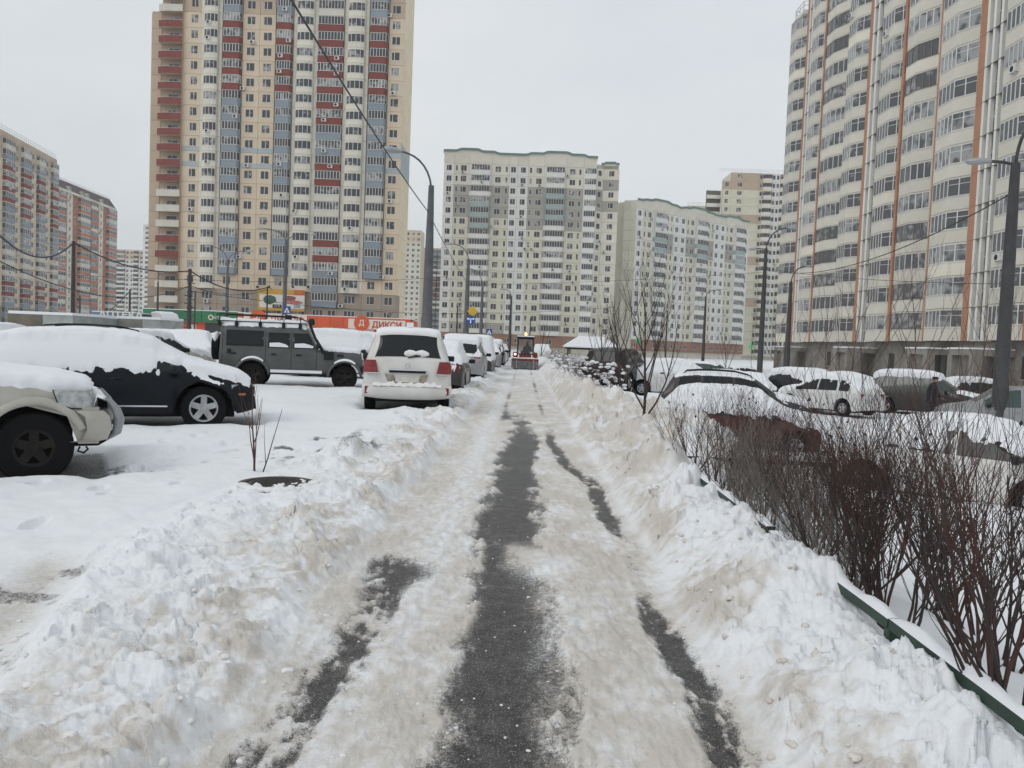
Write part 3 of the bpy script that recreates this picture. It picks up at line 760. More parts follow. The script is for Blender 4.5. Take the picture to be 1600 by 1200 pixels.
xl = tx(230.5); xb = tx(247); xr = X[-1]
poly_core(tower, [(X[0]+0.1, YT+0.62), (xr-0.25, YT+0.62), (xr-0.25, YT+12), (X[0]+0.1, YT+12)], -1, ty+1.5, 'beige2')
# left wing with the stack of open balconies
wl_ = X[0]-xb
lcol = lambda ci, fi: (M['beige2'], M['cream2'] if (fi-2 in (1, 2, 3, 6, 7, 8, -1, 0) or fi-2 >= 20) else M['red'])
facade(tower, (xb, YT-0.2), 0, [('loggia', wl_, {'out': 0.35, 'dep': 1.5, 'cut': 1.4, 'floors': (2, 24)})], Z0, 24, FH, lcol, back=False)
facade(tower, (xl, YT+1.2), 0, [('blank', xb-xl, {})], Z0, 22, FH, lambda c, f: (M['taupe'], M['taupe']) if f < 4 else (M['beige2'], M['beige2']), back=False)
poly_core(tower, [(xl+0.05, YT+1.37), (X[0]+0.1, YT+1.37), (X[0]+0.1, YT+9), (xl+0.05, YT+9)], -1, Z0+22*FH+0.4, 'beige2')
# right-hand end wall
facade(tower, (xr, YT+0.05), R(90), [('blank', 3.7, {}), ('blank', 3.7, {}), ('blank', 3.7, {})], Z0, 25, FH, lambda c, f: (M['bluepale'] if f-2 in (10, 11) and c < 3 else (M['taupe'] if f < 4 and c == 0 else M['sidecream']),
       M['bluepale'] if f-2 in (7, 10) else (M['taupe'] if f < 4 and c == 0 else M['sidecream'])), back=False)
poly_core(tower, [(xr-0.25, YT+0.3), (xr-0.08, YT+0.3), (xr-0.08, YT+11.1), (xr-0.25, YT+11.1)], -1, ty, 'joint', 'wall_core')
roof_rail(tower, [(tx(560), YT+0.5), (xr-0.3, YT+0.5), (xr-0.3, YT+11)], ty+0.1)
# ======== wide pale block in the middle
YM = 219.0
def mx_(z): return atY(670+z/2.857, 360, YM).x
mid = empty('apartment_block', (0, 0, 0), 0, 'wide cream and grey panel block with teal roof edge straight behind the tractor', 'apartment building')
me_ = [58, 105, 172, 272, 350, 387, 435, 507, 605, 682, 740]
XM = [mx_(e) for e in me_]
mcols = []
for ci in range(10):
    w_ = XM[ci+1]-XM[ci]; P_ = lambda z: mx_(z)-XM[ci]
    if ci in (0, 4, 5): c = {0: 82, 4: 368, 5: 412}[ci]; mcols.append(('flat', w_, {'wins': [(round(P_(c), 2), 1.35, 2)]}))
    elif ci in (1, 6): a, c = {1: (116, 147), 6: (446, 483)}[ci]; mcols.append(('flat', w_, {'wins': [(round(P_(a), 2), 0.6, 1), (round(P_(c), 2), 1.5, 2)]}))
    elif ci in (3, 8): a, c = {3: (300, 338), 8: (632, 666)}[ci]; mcols.append(('flat', w_, {'wins': [(round(P_(a), 2), 1.5, 2), (round(P_(c), 2), 0.6, 1)]}))
    else: mcols.append(('bay', w_, {'path': [(0, 0), (0.55, 0), (0.6, -0.6), (w_-0.5, -0.6), (w_-0.45, 0), (w_, 0)] if ci != 9 else [(0, 0), (0.3, -0.5), (w_-0.2, -0.5), (w_, 0)],
                                    'divs': [0, 0, 7, 0, 0] if ci != 9 else [0, 5, 1], 'zs': 1.2, 'zh': 2.62, 'balc': 1, 'key': 'mid%d' % ci}))
def mcol(ci, fi):
    t = 15-fi
    if ci in (2, 7):
        par = M['teal'] if (t in (3, 4, 5) and ci == 2) or (t in (2, 3, 4) and ci == 7) else M['white']
        return (M['grey'] if t > 1 else M['white'], par)
    if ci in (1, 3): c = M['grey'] if t in (2, 3, 4) or fi == 0 else (M['yellow'] if t > 4 else M['cream']); return (c, c)
    if ci in (6, 8): c = M['grey'] if t in (2, 3, 4, 5) else (M['yellow'] if t > 1 else M['cream']); return (c, c)
    return (M['white'], M['white'])
ZM = 5.73-1.62
facade(mid, (XM[0], YM), 0, mcols, ZM, 16, FH, mcol, acp=0.12, seed=5)
facade(mid, (XM[0], YM), 0, [('flat', w_, {'wins': [(round(w_/2, 2), 1.3, 2)], 'z': (0.9, 2.1)}) for w_ in [XM[i+1]-XM[i] for i in range(10)]], ZM-FH-0.35, 1, FH+0.35, lambda c, f: (M['terra'], M['terra']), acp=0.0)
zt = ZM+16*FH
aw = [XM[i+1]-XM[i] for i in range(10)]
facade(mid, (XM[0], YM), 0, [('blank', w_, {}) for w_ in aw], zt, 1, 2.6, lambda c, f: (M['cream'], M['cream']), back=True)
x1 = XM[-1]; ang = R(28); L1 = 4.2
facade(mid, (x1, YM+0.1), ang, [('flat', 2.0, {'wins': [(1.0, 1.1, 1)]})], ZM, 16, FH, lambda c, f: ((M['grey'], M['grey']) if 15-f in (2, 3) else (M['cream'], M['cream'])), acp=0.05, seed=6)
x2, y2 = x1+2.0*math.cos(ang), YM+0.1+2.0*math.sin(ang)
facade(mid, (x2, y2), R(-8), [('flat', 4.2, {'wins': [(2.2, 1.4, 2)]})], ZM, 16, FH, lambda c, f: ((M['grey'], M['grey']) if 15-f in (1, 3) else (M['cream'], M['cream'])), acp=0.12, seed=7)
poly_core(mid, [(x1+0.2, YM+0.9), (x2+0.2, y2+0.7), (x2+4.0, y2+0.2), (x2+4.0, y2+10), (x1+0.2, y2+10)], -1, zt+1.2, 'cream')
poly_core(mid, [(XM[0]+0.1, YM+0.62), (x1-0.1, YM+0.62), (x1-0.1, YM+12), (XM[0]+0.1, YM+12)], -1, zt+2.4, 'cream')
def cornice(b, x0, x1, y, z, bumps, rz=0, oy=0):
    a = MB().mat(M['tealroof']); n = 60; L = x1-x0; P = []
    for i in range(n+1):
        u = i/n; hb = sum(h_*float(ss(np.array(c-w_-0.03), np.array(c-w_), np.array(u)))*(1-float(ss(np.array(c+w_), np.array(c+w_+0.03), np.array(u)))) for c, w_, h_ in bumps)
        P.append((u*L, hb))
    # raised parapet behind the edge, and the teal edge itself
    a.grid([[(p[0], -0.30, p[1]-0.05) for p in P], [(p[0], -0.32, p[1]+0.48) for p in P], [(p[0], 0.5, p[1]+0.62) for p in P]])
    a.grid([[(p[0], 0.3, p[1]-0.05) for p in P], [(p[0], -0.30, p[1]-0.05) for p in P]])
    a.build('roof_edge', b, (x0, y, z), rz)
    c = MB().mat(M['cream']); c.grid([[(p[0], -0.01, -0.3) for p in P], [(p[0], -0.01, p[1]) for p in P]]); c.build('parapet', b, (x0, y, z), rz)
cornice(mid, XM[0]-0.2, x1+0.1, YM, zt+2.62, [(0.17, 0.055, 0.5), (0.17, 0.16, 0.45), (0.74, 0.065, 0.5), (0.74, 0.17, 0.45)])
cornice(mid, x2-0.6, x2+4.1, y2-0.2, zt+1.1, [(0.5, 0.3, 0.3)], R(-8))
# ======== the block running away to its right
A_ = Vector((29.7, 229)); B_ = Vector((69.5, 262)); dirv = (B_-A_).normalized(); rzB = math.atan2(dirv.y, dirv.x); LB = (B_-A_).length
mid2 = empty('apartment_block', (0, 0, 0), 0, 'cream block seen at an angle, stepping away behind the bare young tree', 'apartment building')
pat = 'FTBUFFTBUFFTBF'; wd = {'F': 3.0, 'T': 4.3, 'U': 4.3, 'B': 5.0}; tot = sum(wd[c] for c in pat); sc_ = LB/tot
c2 = []
for ch in pat:
    w_ = round(wd[ch]*sc_, 3)
    if ch == 'F': c2.append(('flat', w_, {'wins': [(round(w_/2, 2), 1.3, 2)]}))
    elif ch == 'T': c2.append(('flat', w_, {'wins': [(0.8, 0.6, 1), (round(w_-1.3, 2), 1.3, 2)]}))
    elif ch == 'U': c2.append(('flat', w_, {'wins': [(1.3, 1.3, 2), (round(w_-0.8, 2), 0.6, 1)]}))
    else: c2.append(('bay', w_, {'path': [(0, 0), (0.3, 0), (0.35, -0.6), (w_-0.35, -0.6), (w_-0.3, 0), (w_, 0)], 'divs': [0, 0, 7, 0, 0], 'zs': 1.2, 'zh': 2.62, 'balc': 1, 'key': 'mid2'}))
def c2col(ci, fi):
    t = 12-fi; ch = pat[ci]
    if ch == 'B': return (M['white'], M['teal'] if t in (2, 3) else M['white'])
    if ch in 'TU': return ((M['grey'],)*2 if t in (2, 3) and ci > 1 else ((M['yellow'],)*2 if t > 3 else (M['cream'],)*2))
    return (M['white'],)*2
Z2 = 39.0-12*FH-1.62
facade(mid2, (A_.x, A_.y), rzB, c2, Z2, 13, FH, c2col, acp=0.12, seed=8)
facade(mid2, (A_.x, A_.y), rzB, [('flat', c[1], {'wins': [(round(c[1]/2, 2), 1.3, 2)], 'z': (0.9, 2.1)}) for c in c2], Z2-3.1, 1, 3.1, lambda c, f: (M['terra'], M['terra']), acp=0)
facade(mid2, (A_.x, A_.y), rzB, [('blank', c[1], {}) for c in c2], Z2+13*FH, 1, 2.3, lambda c, f: (M['cream'], M['cream']))
nv = Vector((-dirv.y, dirv.x))
poly_core(mid2, [tuple(A_+nv*0.62), tuple(B_+nv*0.62), tuple(B_+nv*12), tuple(A_+nv*12)], -1, Z2+13*FH+2.2, 'cream')
cornice(mid2, A_.x, A_.x+LB, A_.y, Z2+13*FH+2.3, [(0.2, 0.05, 0.5), (0.2, 0.12, 0.4), (0.52, 0.05, 0.5), (0.52, 0.12, 0.4), (0.85, 0.05, 0.5)], rzB)
# blank cream return wall between the two blocks
bw = Vector((26.4, 230.2)); L_ = (A_-bw).length; rz_ = math.atan2(A_.y-bw.y, A_.x-bw.x)
facade(mid2, (bw.x, bw.y), rz_, [('blank', L_/2, {}), ('blank', L_/2, {})], Z2-3.1, 15, 2.753, lambda c, f: (M['cream'], M['cream']))
# ======== pale yellow tower behind the right-hand block
YY = 282.0
def yx(px, v=400): return atY(px, v, YY).x
ytw = empty('apartment_tower', (0, 0, 0), 0, 'pale yellow tower with tan bands rising behind the cream blocks on the right', 'apartment building')
ye = [1137, 1155.5, 1181, 1186, 1201, 1206, 1213, 1222, 1232, 1245]
YX = [yx(e) for e in ye]
ycols = []
for i in range(9):
    w_ = round(YX[i+1]-YX[i], 3)
    if i == 0: ycols.append(('flat', w_, {'wins': [(round(w_*0.72, 2), 1.6, 2)]}))
    elif i == 1: ycols.append(('blank', w_, {}))
    elif i in (2, 4, 5, 7): ycols.append(('flat', w_, {'wins': [(round(w_/2, 2), 0.85, 1)]}))
    else: ycols.append(('bay', w_, {'path': [(0, 0), (0.5, -0.8), (w_-0.5, -0.8), (w_, 0)], 'divs': [1, 4, 1], 'zs': 1.15, 'zh': 2.4, 'balc': 1, 'fm': 'brownframe', 'key': 'yt%d' % i}))
def ycol(ci, fi):
    if ci in (3, 6, 8): return (M['cream'], M['cream'])
    if ci >= 4: return (M['white'], M['white'])
    c = M['beige2'] if fi in (6, 11, 16, 20, 21) else M['yellow']
    return (c, c)
facade(ytw, (YX[0], YY), 0, ycols, 0.5, 22, 2.8, ycol, acp=0.05, seed=9)
poly_core(ytw, [(YX[0], YY+0.62), (YX[-1], YY+0.62), (YX[-1], YY+14), (YX[0], YY+14)], -1, 62.3, 'yellow')
facade(ytw, (yx(1124), YY), 0, [('flat', yx(1137)-yx(1124), {'wins': [(1.4, 1.2, 2)]})], 0.5, 21, 2.8, lambda c, f: (M['yellow'], M['yellow']) if f not in (16, 20) else (M['beige2'], M['beige2']), seed=10)
# stepped lower wing with open balconies
xa, xc = yx(1074), yx(1124)
facade(ytw, (xa, YY+3), 0, [('flat', (xc-xa)*0.55, {'wins': [(1.4, 1.2, 2), (3.9, 1.2, 2)]}), ('loggia', (xc-xa)*0.45, {'out': 0.9, 'dep': 0.3, 'cut': 0.0})], 0.5, 18, 2.8, lambda c, f: (M['yellow'], M['white']), seed=11)
poly_core(ytw, [(xa, YY+3.7), (xc, YY+3.7), (xc, YY+12), (xa, YY+12)], -1, 51.2, 'beige')
facade(ytw, ((xa+xc)/2+0.6, YY+3), 0, [('loggia', (xc-xa)*0.45, {'out': 0.9, 'dep': 0.3, 'cut': 0.0})], 0.5+18*2.8, 2, 2.8, lambda c, f: (M['yellow'], M['white']), seed=12)
roof_rail(ytw, [(YX[0]-4, YY+0.4), (YX[-1], YY+0.4)], 62.3); roof_rail(ytw, [(xa, YY+3.4), ((xa+xc)/2, YY+3.4)], 51.2)
# ======== near block on the right: cream bays, orange pilasters, grey block base
near = empty('apartment_block', (0, 0, 0), 0, 'nearest block on the right with cream bays, orange pilasters and grey blockwork base', 'apartment building')
XN = 38.0; ZN = 3.35; FN = 2.86
seq = []    # far to near; widths in metres along Y
def TR(w_, k): return ('bay', w_, {'path': [(0, 0), (0.35, -1.15), (w_*0.60, -1.15), (w_-0.15, -0.15), (w_, 0)], 'divs': [0, 4, 2, 0], 'zs': 1.22, 'zh': 2.74, 'key': k, 'pane': 'pane2', 'transom': True})
def CB(w_, k): return ('bay', w_, {'path': [(0, 0), (0.1, -0.75), (w_*0.26, -1.35), (w_*0.62, -1.25), (w_*0.97, -0.2), (w_, 0)], 'divs': [0, 2, 2, 3, 0], 'zs': 1.22, 'zh': 2.74, 'key': k, 'fmr': 0.55, 'pane': 'pane2'})
seq = [TR(4.6, 'n0'), ('strip', 0.9), ('stairs', 4.0), TR(4.2, 'n1'), ('strip', 0.4, {'out': 0.85}), CB(6.8, 'c1'), ('blank', 1.5), TR(4.2, 'n2'), ('strip', 0.9), ('stairs', 4.4), TR(5.0, 'n3'), ('strip', 0.5, {'out': 0.9}),
       CB(5.6, 'c2'), ('blank', 1.1), ('strip', 0.9, {'out': 0.7}), TR(5.1, 'n4'), ('strip', 1.1), ('stairs', 3.4), ('strip', 0.7, {'out': 0.5}), TR(4.5, 'n5'), ('strip', 0.8, {'out': 0.8}), CB(5.6, 'c3'), ('blank', 1.4), TR(5.0, 'n6')]
totn = sum(s[1] for s in seq); ystart = 122.0
def ncol(ci, fi):
    return (M['cream2'], M['cream2']) if (ci*7+fi*3) % 13 else (M['cream'], M['cream'])
facade(near, (XN, ystart), R(-90), seq[:1], ZN, 16, FN, ncol, acp=0.08, seed=13)
facade(near, (XN, ystart-seq[0][1]), R(-90), seq[1:], ZN, 18, FN, ncol, acp=0.10, seed=14)
yn1 = ystart-totn
poly_core(near, [(XN+0.62, yn1), (XN+14, yn1), (XN+14, ystart-4.7), (XN+0.62, ystart-4.7)], -1.2, ZN+18*FN+1, 'cream2')
poly_core(near, [(XN+0.64, ystart-4.7), (XN+12, ystart-4.7), (XN+12, ystart), (XN+0.64, ystart)], -1.2, ZN+16*FN+0.6, 'cream2')
# far end wall, seen edge-on, and its railing
MB().mat(M['white']).prism([(XN-0.9, ystart-4.4), (XN+0.7, ystart-4.4), (XN+0.7, ystart-0.2), (XN-0.9, ystart-0.9)], ZN+16*FN-0.02, ZN+16*FN+0.5).build('parapet', near)
roof_rail(near, [(XN+0.2, ystart-4.8), (XN-0.8, ystart-4.4), (XN-0.8, ystart-1), (XN+0.8, ystart-0.2)], ZN+16*FN+0.5)
# blockwork base: courses of rusticated blocks as geometry, porches, doors
a = MB().mat(M['concrete']); a.box((XN+0.25, yn1, -1.2), (XN+0.61, ystart-0.3, ZN-0.02)); a.build('wall', near)
blk = []
def block_mesh(w_): return cached(('blk', w_), lambda: MB().mat(M['concrete']).box((0.012, -0.06, 0.012), (w_-0.012, 0.0, 0.388)).mesh('stone_block'))
x_ = yn1; cnt = 0
mbk = MB().mat(M['concrete'])
y_ = yn1
while y_ < ystart-1.4:
    for j in range(11):
        o_ = 0.5 if j % 2 else 0
        if -0.96+j*0.4+0.4 > ZN: continue
        if y_ < 84 and cnt < 290 and y_ > 60:
            o = link('stone_block', block_mesh(1.0), near, (XN+0.25, y_+o_+1.0, -0.97+j*0.4), R(-90)); cnt += 1
        else: mbk.box((XN+0.19, y_+o_+0.012, -0.97+j*0.4+0.012), (XN+0.25, y_+o_+0.988, -0.97+j*0.4+0.388))
    y_ += 1.0
o = mbk.build('stone_blocks', near); o['kind'] = 'stuff'
def porch(yc, w_=4.0, d=3.0, hh=3.0):
    a = MB().mat(M['concrete'])
    a.box((XN-d, yc-w_/2, -0.9), (XN-d+0.7, yc-w_/2+0.7, hh-0.9)); a.box((XN-d, yc+w_/2-0.7, -0.9), (XN-d+0.7, yc+w_/2, hh-0.9))
    a.box((XN-d, yc-w_/2, hh-0.9), (XN+0.2, yc+w_/2, hh-0.4))
    a.box((XN-d+0.5, yc-w_/2+0.1, -0.9), (XN-d+0.8, yc+w_/2-0.1, hh-0.92))
    p = a.build('porch', near); MB().mat(M['snow_fine']).box((XN-d-0.05, yc-w_/2-0.05, hh-0.4), (XN+0.15, yc+w_/2+0.05, hh-0.28)).build('snow_cover', p)
    MB().mat(M['brownframe']).box((XN-d+0.40, yc-0.6, -0.88), (XN-d+0.498, yc+0.55, 1.3)).build('door', p)
for yc in (113.5, 91.5, 74.0, 66.5): porch(yc)
for yc in (104, 98.5, 86.5, 82.2, 79.9, 77.0, 70.2, 63.5):
    f, p = window_mesh(1.1, 1.7, 2); wq = link('window', f, near, (XN+0.11, yc, 0.4), R(-90)); link('pane', p, wq)
    MB().mat(M['dark']).box((XN+0.15, yc-1.15, 0.35), (XN+0.24, yc+0.05, 2.15)).build('window_reveal', near)
MB().mat(mat('yellow_board', (0.62, 0.60, 0.08), 0.6)).box((XN-0.1, 77.2, 1.55), (XN-0.02, 79.6, 2.3)).build('notice_board', near)
# ======== left background: beige, red and blue block
lft = empty('apartment_block', (0, 0, 0), 0, 'beige block with red and blue balcony stacks at the left edge of the view', 'apartment building')
A3 = Vector((-135.5, 193)); B3 = Vector((-146.2, 256)); d3 = (B3-A3).normalized(); r3 = math.atan2(d3.y, d3.x); L3 = (B3-A3).length
def bal(w_, k, n=4, d=0.8): return ('bay', w_, {'path': [(0, 0), (0.4, -d), (w_-0.4, -d), (w_, 0)], 'divs': [1, n, 1], 'zs': 1.2, 'zh': 2.6, 'balc': 1, 'key': k, 'fm': 'upvc'})
c3_ = [('flat', 4.5), bal(6, 'L1'), ('flat', 4.5), bal(6, 'L2'), ('flat', 4.5), bal(6, 'L3'), ('flat', 4.5), bal(5.4, 'L4'), ('flat', 4.5), bal(5.0, 'L5'), ('flat', 4.8), bal(4.6, 'L6')]
s3 = L3/sum(c[1] for c in c3_)
c3_ = [(c[0], round(c[1]*s3, 3))+((dict(c[2], path=[(p[0]*s3, p[1]) for p in c[2]['path']]),) if len(c) > 2 else ({'wins': [(round(c[1]*s3/2, 2), 1.7, 2)]},)) for c in c3_]
def c3col(ci, fi):
    b = M['taupe'] if fi < 2 else (M['beige'] if fi < 16 else M['beige2'])
    if c3_[ci][0] == 'bay':
        par = {0: 'blue', 1: 'blue', 2: 'blue', 3: 'red', 4: 'red', 5: 'cream2', 6: 'cream2', 7: 'cream2', 8: 'blue', 9: 'blue', 10: 'blue', 11: 'red' if ci % 4 == 3 else 'blue', 12: 'red', 13: 'red', 14: 'red', 15: 'red', 16: 'blue', 17: 'cream2'}[min(fi, 17)]
        return (b, M[par])
    return (b, b)
facade(lft, (A3.x, A3.y), r3, c3_, 0.9, 18, 2.8, c3col, acp=0.12, seed=15)
n3 = Vector((-d3.y, d3.x)); poly_core(lft, [tuple(A3+n3*0.62), tuple(B3+n3*0.62), tuple(B3+n3*14), tuple(A3+n3*14)], -1, 0.9+18*2.8+1.6, 'beige2')
facade(lft, (A3.x, A3.y), r3, [('blank', c[1], {}) for c in c3_], 0.9+18*2.8, 1, 1.7, lambda c, f: (M['beige2'], M['beige2']))
facade(lft, (B3.x, B3.y), r3+R(90), [('blank', 4, {}), ('blank', 4, {})], 0.9, 18, 2.8, lambda c, f: (M['beige'], M['beige']))
roof_rail(lft, [tuple(A3+n3*0.4), tuple(B3+n3*0.4)], 0.9+18*2.8+1.7, 1.5)
# ======== left background: red brick block with dark mansard roof
lbr = empty('apartment_block', (0, 0, 0), 0, 'red brick block with cream stripes and dark mansard roof at far left', 'apartment building')
A4 = Vector((-166, 288)); B4 = Vector((-170, 340)); d4 = (B4-A4).normalized(); r4 = math.atan2(d4.y, d4.x); L4 = (B4-A4).length
c4_ = [bal(7.6, 'B1', 4, 1.2), ('blank', 2.6), ('flat', 3.8), ('flat', 3.6), bal(8.0, 'B2', 5, 1.2), bal(6.0, 'B3', 4, 1.2), ('blank', 2.8), ('flat', 3.4), ('blank', 2.6), bal(7.6, 'B4', 5, 1.2)]
s4 = L4/sum(c[1] for c in c4_)
c4_ = [(c[0], round(c[1]*s4, 3))+((dict(c[2], path=[(p[0]*s4, p[1]) for p in c[2]['path']]),) if len(c) > 2 else ({'wins': [(round(c[1]*s4/2, 2), 1.2, 2)]},)) for c in c4_]
def c4col(ci, fi):
    if c4_[ci][0] == 'bay': return (M['cream2'] if ci != 5 else M['brick'], M['brick'] if (fi+ci) % 3 else M['cream2'])
    return (M['cream'],)*2 if ci in (2, 7) else (M['brick'],)*2
facade(lbr, (A4.x, A4.y), r4, c4_, 1.5, 17, 2.85, c4col, acp=0.1, seed=16)
n4 = Vector((-d4.y, d4.x)); zt4 = 1.5+17*2.85
poly_core(lbr, [tuple(A4+n4*0.62), tuple(B4+n4*0.62), tuple(B4+n4*14), tuple(A4+n4*14)], -1, zt4, 'brick')
MB().mat(M['cream']).box((0, -0.7, 0), (L4, 0.6, 0.8)).build('cornice', lbr, (A4.x, A4.y, zt4), r4)
m4 = MB().mat(M['mansard']); m4.prismx([(-0.3, 0), (1.8, 3.6), (10, 3.6), (12, 0)], -3, L4-1); m4.add([(L4-1, -0.3, 0), (L4+0.5, -0.3, 0), (L4-1, 1.8, 3.6)], [(0, 1, 2)]); m4.build('mansard_roof', lbr, (A4.x, A4.y, zt4+0.8), r4)
for u in (0.22, 0.42, 0.50, 0.74):
    MB().mat(M['cream']).box((-0.9, -0.6, 0.2), (0.9, 1.2, 1.5)).mat(M['dark']).box((-0.4, -0.66, 0.5), (0.4, -0.6, 1.3)).build('dormer', lbr, tuple((A4+d4*(L4*u)))+(zt4+0.8,), r4)
roof_rail(lbr, [tuple(A4+n4*2), tuple(B4+n4*2)], zt4+4.4, 0.8)
# ======== left background: far white block with orange top
wht = empty('apartment_block', (0, 0, 0), 0, 'distant white block with orange top storeys in the gap left of the tall tower', 'apartment building')
YW = 515.
def wx(px): return atY(px, 440, YW).x
def far_block(b, pxs, Y, kinds, z0, nf, fh, colf, top=None, seed=1, bt='white', xf=None):
    xs_ = [xf(p) for p in pxs]; cs = []
    for k, (u0, u1) in zip(kinds, zip(xs_, xs_[1:])):
        w_ = round(u1-u0, 2)
        if k == 'f': cs.append(('flat', w_, {'wins': [(round(w_/2, 2), min(2.2, w_*0.5), 2)]}))
        elif k == 'b': cs.append(('bay', w_, {'path': [(0, 0), (0.3, -0.8), (w_-0.3, -0.8), (w_, 0)], 'divs': [1, 4, 1], 'zs': 1.1, 'zh': 2.7, 'balc': 1, 'fm': 'brownframe', 'key': 'fb%d%.1f' % (seed, w_)}))
        else: cs.append(('blank', w_, {}))
    facade(b, (xs_[0], Y), 0, cs, z0, nf, fh, colf, acp=0, seed=seed)
    poly_core(b, [(xs_[0], Y+0.62), (xs_[-1], Y+0.62), (xs_[-1], Y+14), (xs_[0], Y+14)], -1, z0+nf*fh+0.8, bt)
far_block(wht, [168, 172, 181, 195, 202, 208, 216, 226, 234], YW, 'xfbffbfb', 2, 17, 2.85, lambda c, f: ((M['beige'],)*2 if f > 14 else (M['white'],)*2), seed=21, xf=wx)
sl = empty('apartment_tower', (0, 0, 0), 0, 'slim pale block edge showing just left of the tall tower', 'apartment building')
far_block(sl, [223, 236], 480., 'f', 2, 21, 2.85, lambda c, f: (M['white'],)*2, seed=22, xf=lambda p: atY(p, 400, 480.).x)
# ======== blocks in the gap right of the tower
g1 = empty('apartment_tower', (0, 0, 0), 0, 'distant beige tower just right of the tall tower', 'apartment building')
far_block(g1, [630, 640, 648, 656], 440., 'fff', 2, 20, 2.85, lambda c, f: (M['beige'],)*2 if f > 17 else (M['cream'],)*2, seed=23, bt='beige', xf=lambda p: atY(p, 440, 440.).x)
g2 = empty('apartment_block', (0, 0, 0), 0, 'distant cream block with red and blue balconies in the gap between tower and wide block', 'apartment building')
far_block(g2, [654, 662, 670, 682, 690, 698], 460., 'ffbbf', 2, 17, 2.95, lambda c, f: (M['cream'], M['cream'] if c not in (2, 3) else M[('white', 'blue', 'blue', 'white', 'red', 'red')[(f//2) % 6]]), seed=24, bt='beige2', xf=lambda p: atY(p, 440, 460.).x)
# ---------------------------------------------------------------- lettering
def lettering(txt, size, m, parent, loc, rz=0.0, name='lettering', bold=0.0, ext=0.02, align='CENTER', sx=1.0):
    c = bpy.data.curves.new('t', 'FONT'); c.body = txt; c.size = size; c.extrude = ext; c.align_x = align; c.align_y = 'CENTER'; c.offset = bold
    t = bpy.data.objects.new('t', c); COL.objects.link(t)
    dg = bpy.context.evaluated_depsgraph_get(); me = bpy.data.meshes.new_from_object(t.evaluated_get(dg))
    bpy.data.objects.remove(t); me.materials.clear(); me.materials.append(m)
    me.transform(Matrix.Rotation(R(90), 4, 'X') @ Matrix.Diagonal((sx, 1, 1, 1)))
    return link(name, me, parent, loc, rz)
# ======== shop row in front of the tower
M['shoporange'] = mat('orange_red_fascia', (0.62, 0.10, 0.035), 0.6, var=0.12, nscale=0.6)
M['shopgreen'] = mat('green_fascia', (0.025, 0.17, 0.07), 0.55, var=0.15, nscale=0.6); M['signwhite'] = mat('white_sign_board', (0.72, 0.66, 0.58), 0.5)
M['signred'] = mat('red_lettering', (0.45, 0.05, 0.03), 0.5); M['shopglass'] = mat('shop_window', (0.03, 0.032, 0.035), 0.15)
M['posterpink'] = mat('poster_print', (0.72, 0.66, 0.60), 0.6)
YS = 128.0
def sx_(px, v=505): return atY(px, v, YS).x
shop = empty('shop', (0, 0, 0), 0, 'single-storey supermarket with orange red fascia and two white name boards', 'shop')
def Zs(v, px): return atY(px, v, YS).z
ztop = Zs(489, 372); zf = ztop-1.75
xa, xb_ = sx_(372), sx_(641)
a = MB().mat(M['shoporange']); a.box((xa+0.01, YS+0.3, -1), (xb_, YS+9, ztop-0.15)); a.build('wall', shop)
n_p = 13
for i in range(n_p):
    u0, u1 = xa+(xb_-xa)*i/n_p, xa+(xb_-xa)*(i+1)/n_p
    MB().mat(M['shoporange']).box((u0+0.02, YS-0.35, zf), (u1-0.02, YS+0.29, ztop)).build('fascia_panel', shop)
MB().mat(M['snow_fine']).box((xa, YS-0.3, ztop+0.002), (xb_, YS+9, ztop+0.12)).build('snow_cover', shop)
for (u0, u1) in ((398, 432), (440, 470), (474, 522)):
    w_ = MB().mat(M['shopglass']).box((sx_(u0), YS+0.2, 0.2), (sx_(u1), YS+0.29, zf-0.5)).build('shop_window', shop)
    q = MB().mat(M['brownframe'])
    for k in range(4): xx = sx_(u0)+(sx_(u1)-sx_(u0))*k/3; q.box((xx-0.05, YS+0.12, 0.2), (xx+0.05, YS+0.195, zf-0.5))
    q.build('frame', w_)
def disc(mb, c, r, y0, y1, n=20): mb.lathe([(0.001, -y0), (r, -y0), (r, -y1)], n, 'y', (c[0], 0, c[1]))
def dixy(pu, pv, s):
    c = (sx_(pu), Zs(pv, pu))
    b = MB().mat(M['signwhite']).box((c[0]-s*0.9, YS-0.47, c[1]-0.72*s/2.2), (c[0]+s*2.95, YS-0.352, c[1]+0.72*s/2.2)).build('sign_board', shop)
    e = MB().mat(M['shoporange']); disc(e, (c[0], c[1]+0.12), s*0.52, YS-0.56, YS-0.47); e.build('emblem', b)
    lettering('Д', s*0.5, M['signwhite'], b, (c[0], YS-0.585, c[1]+0.15), bold=0.02)
    lettering('ДИКСИ', s*0.55, M['signred'], b, (c[0]+s*1.7, YS-0.50, c[1]-0.05), bold=0.03)
dixy(405, 499, 2.55); dixy(566, 506.5, 2.3)
for pu in (536, 576):
    c = (sx_(pu), Zs(521.5, pu))
    p = MB().mat(M['posterpink']).box((c[0]-0.78, YS+0.22, c[1]-0.95), (c[0]+0.78, YS+0.29, c[1]+0.85)).build('poster', shop)
    q = MB().mat(M['signred'])
    for (x0, z0, x1, z1) in ((-0.38, -0.38, 0.38, -0.28), (-0.38, 0.28, 0.38, 0.38), (-0.38, -0.28, -0.28, 0.28), (0.28, -0.28, 0.38, 0.28)): q.box((c[0]+x0, YS+0.20, c[1]+z0), (c[0]+x1, YS+0.218, c[1]+z1))
    disc(q, c, 0.17, YS+0.195, YS+0.218, 12); q.build('emblem', p)
gs = empty('shop', (0, 0, 0), 0, 'long low shop with green fascia and red walls left of the supermarket', 'shop')
xg0, xg1 = sx_(225), sx_(372)
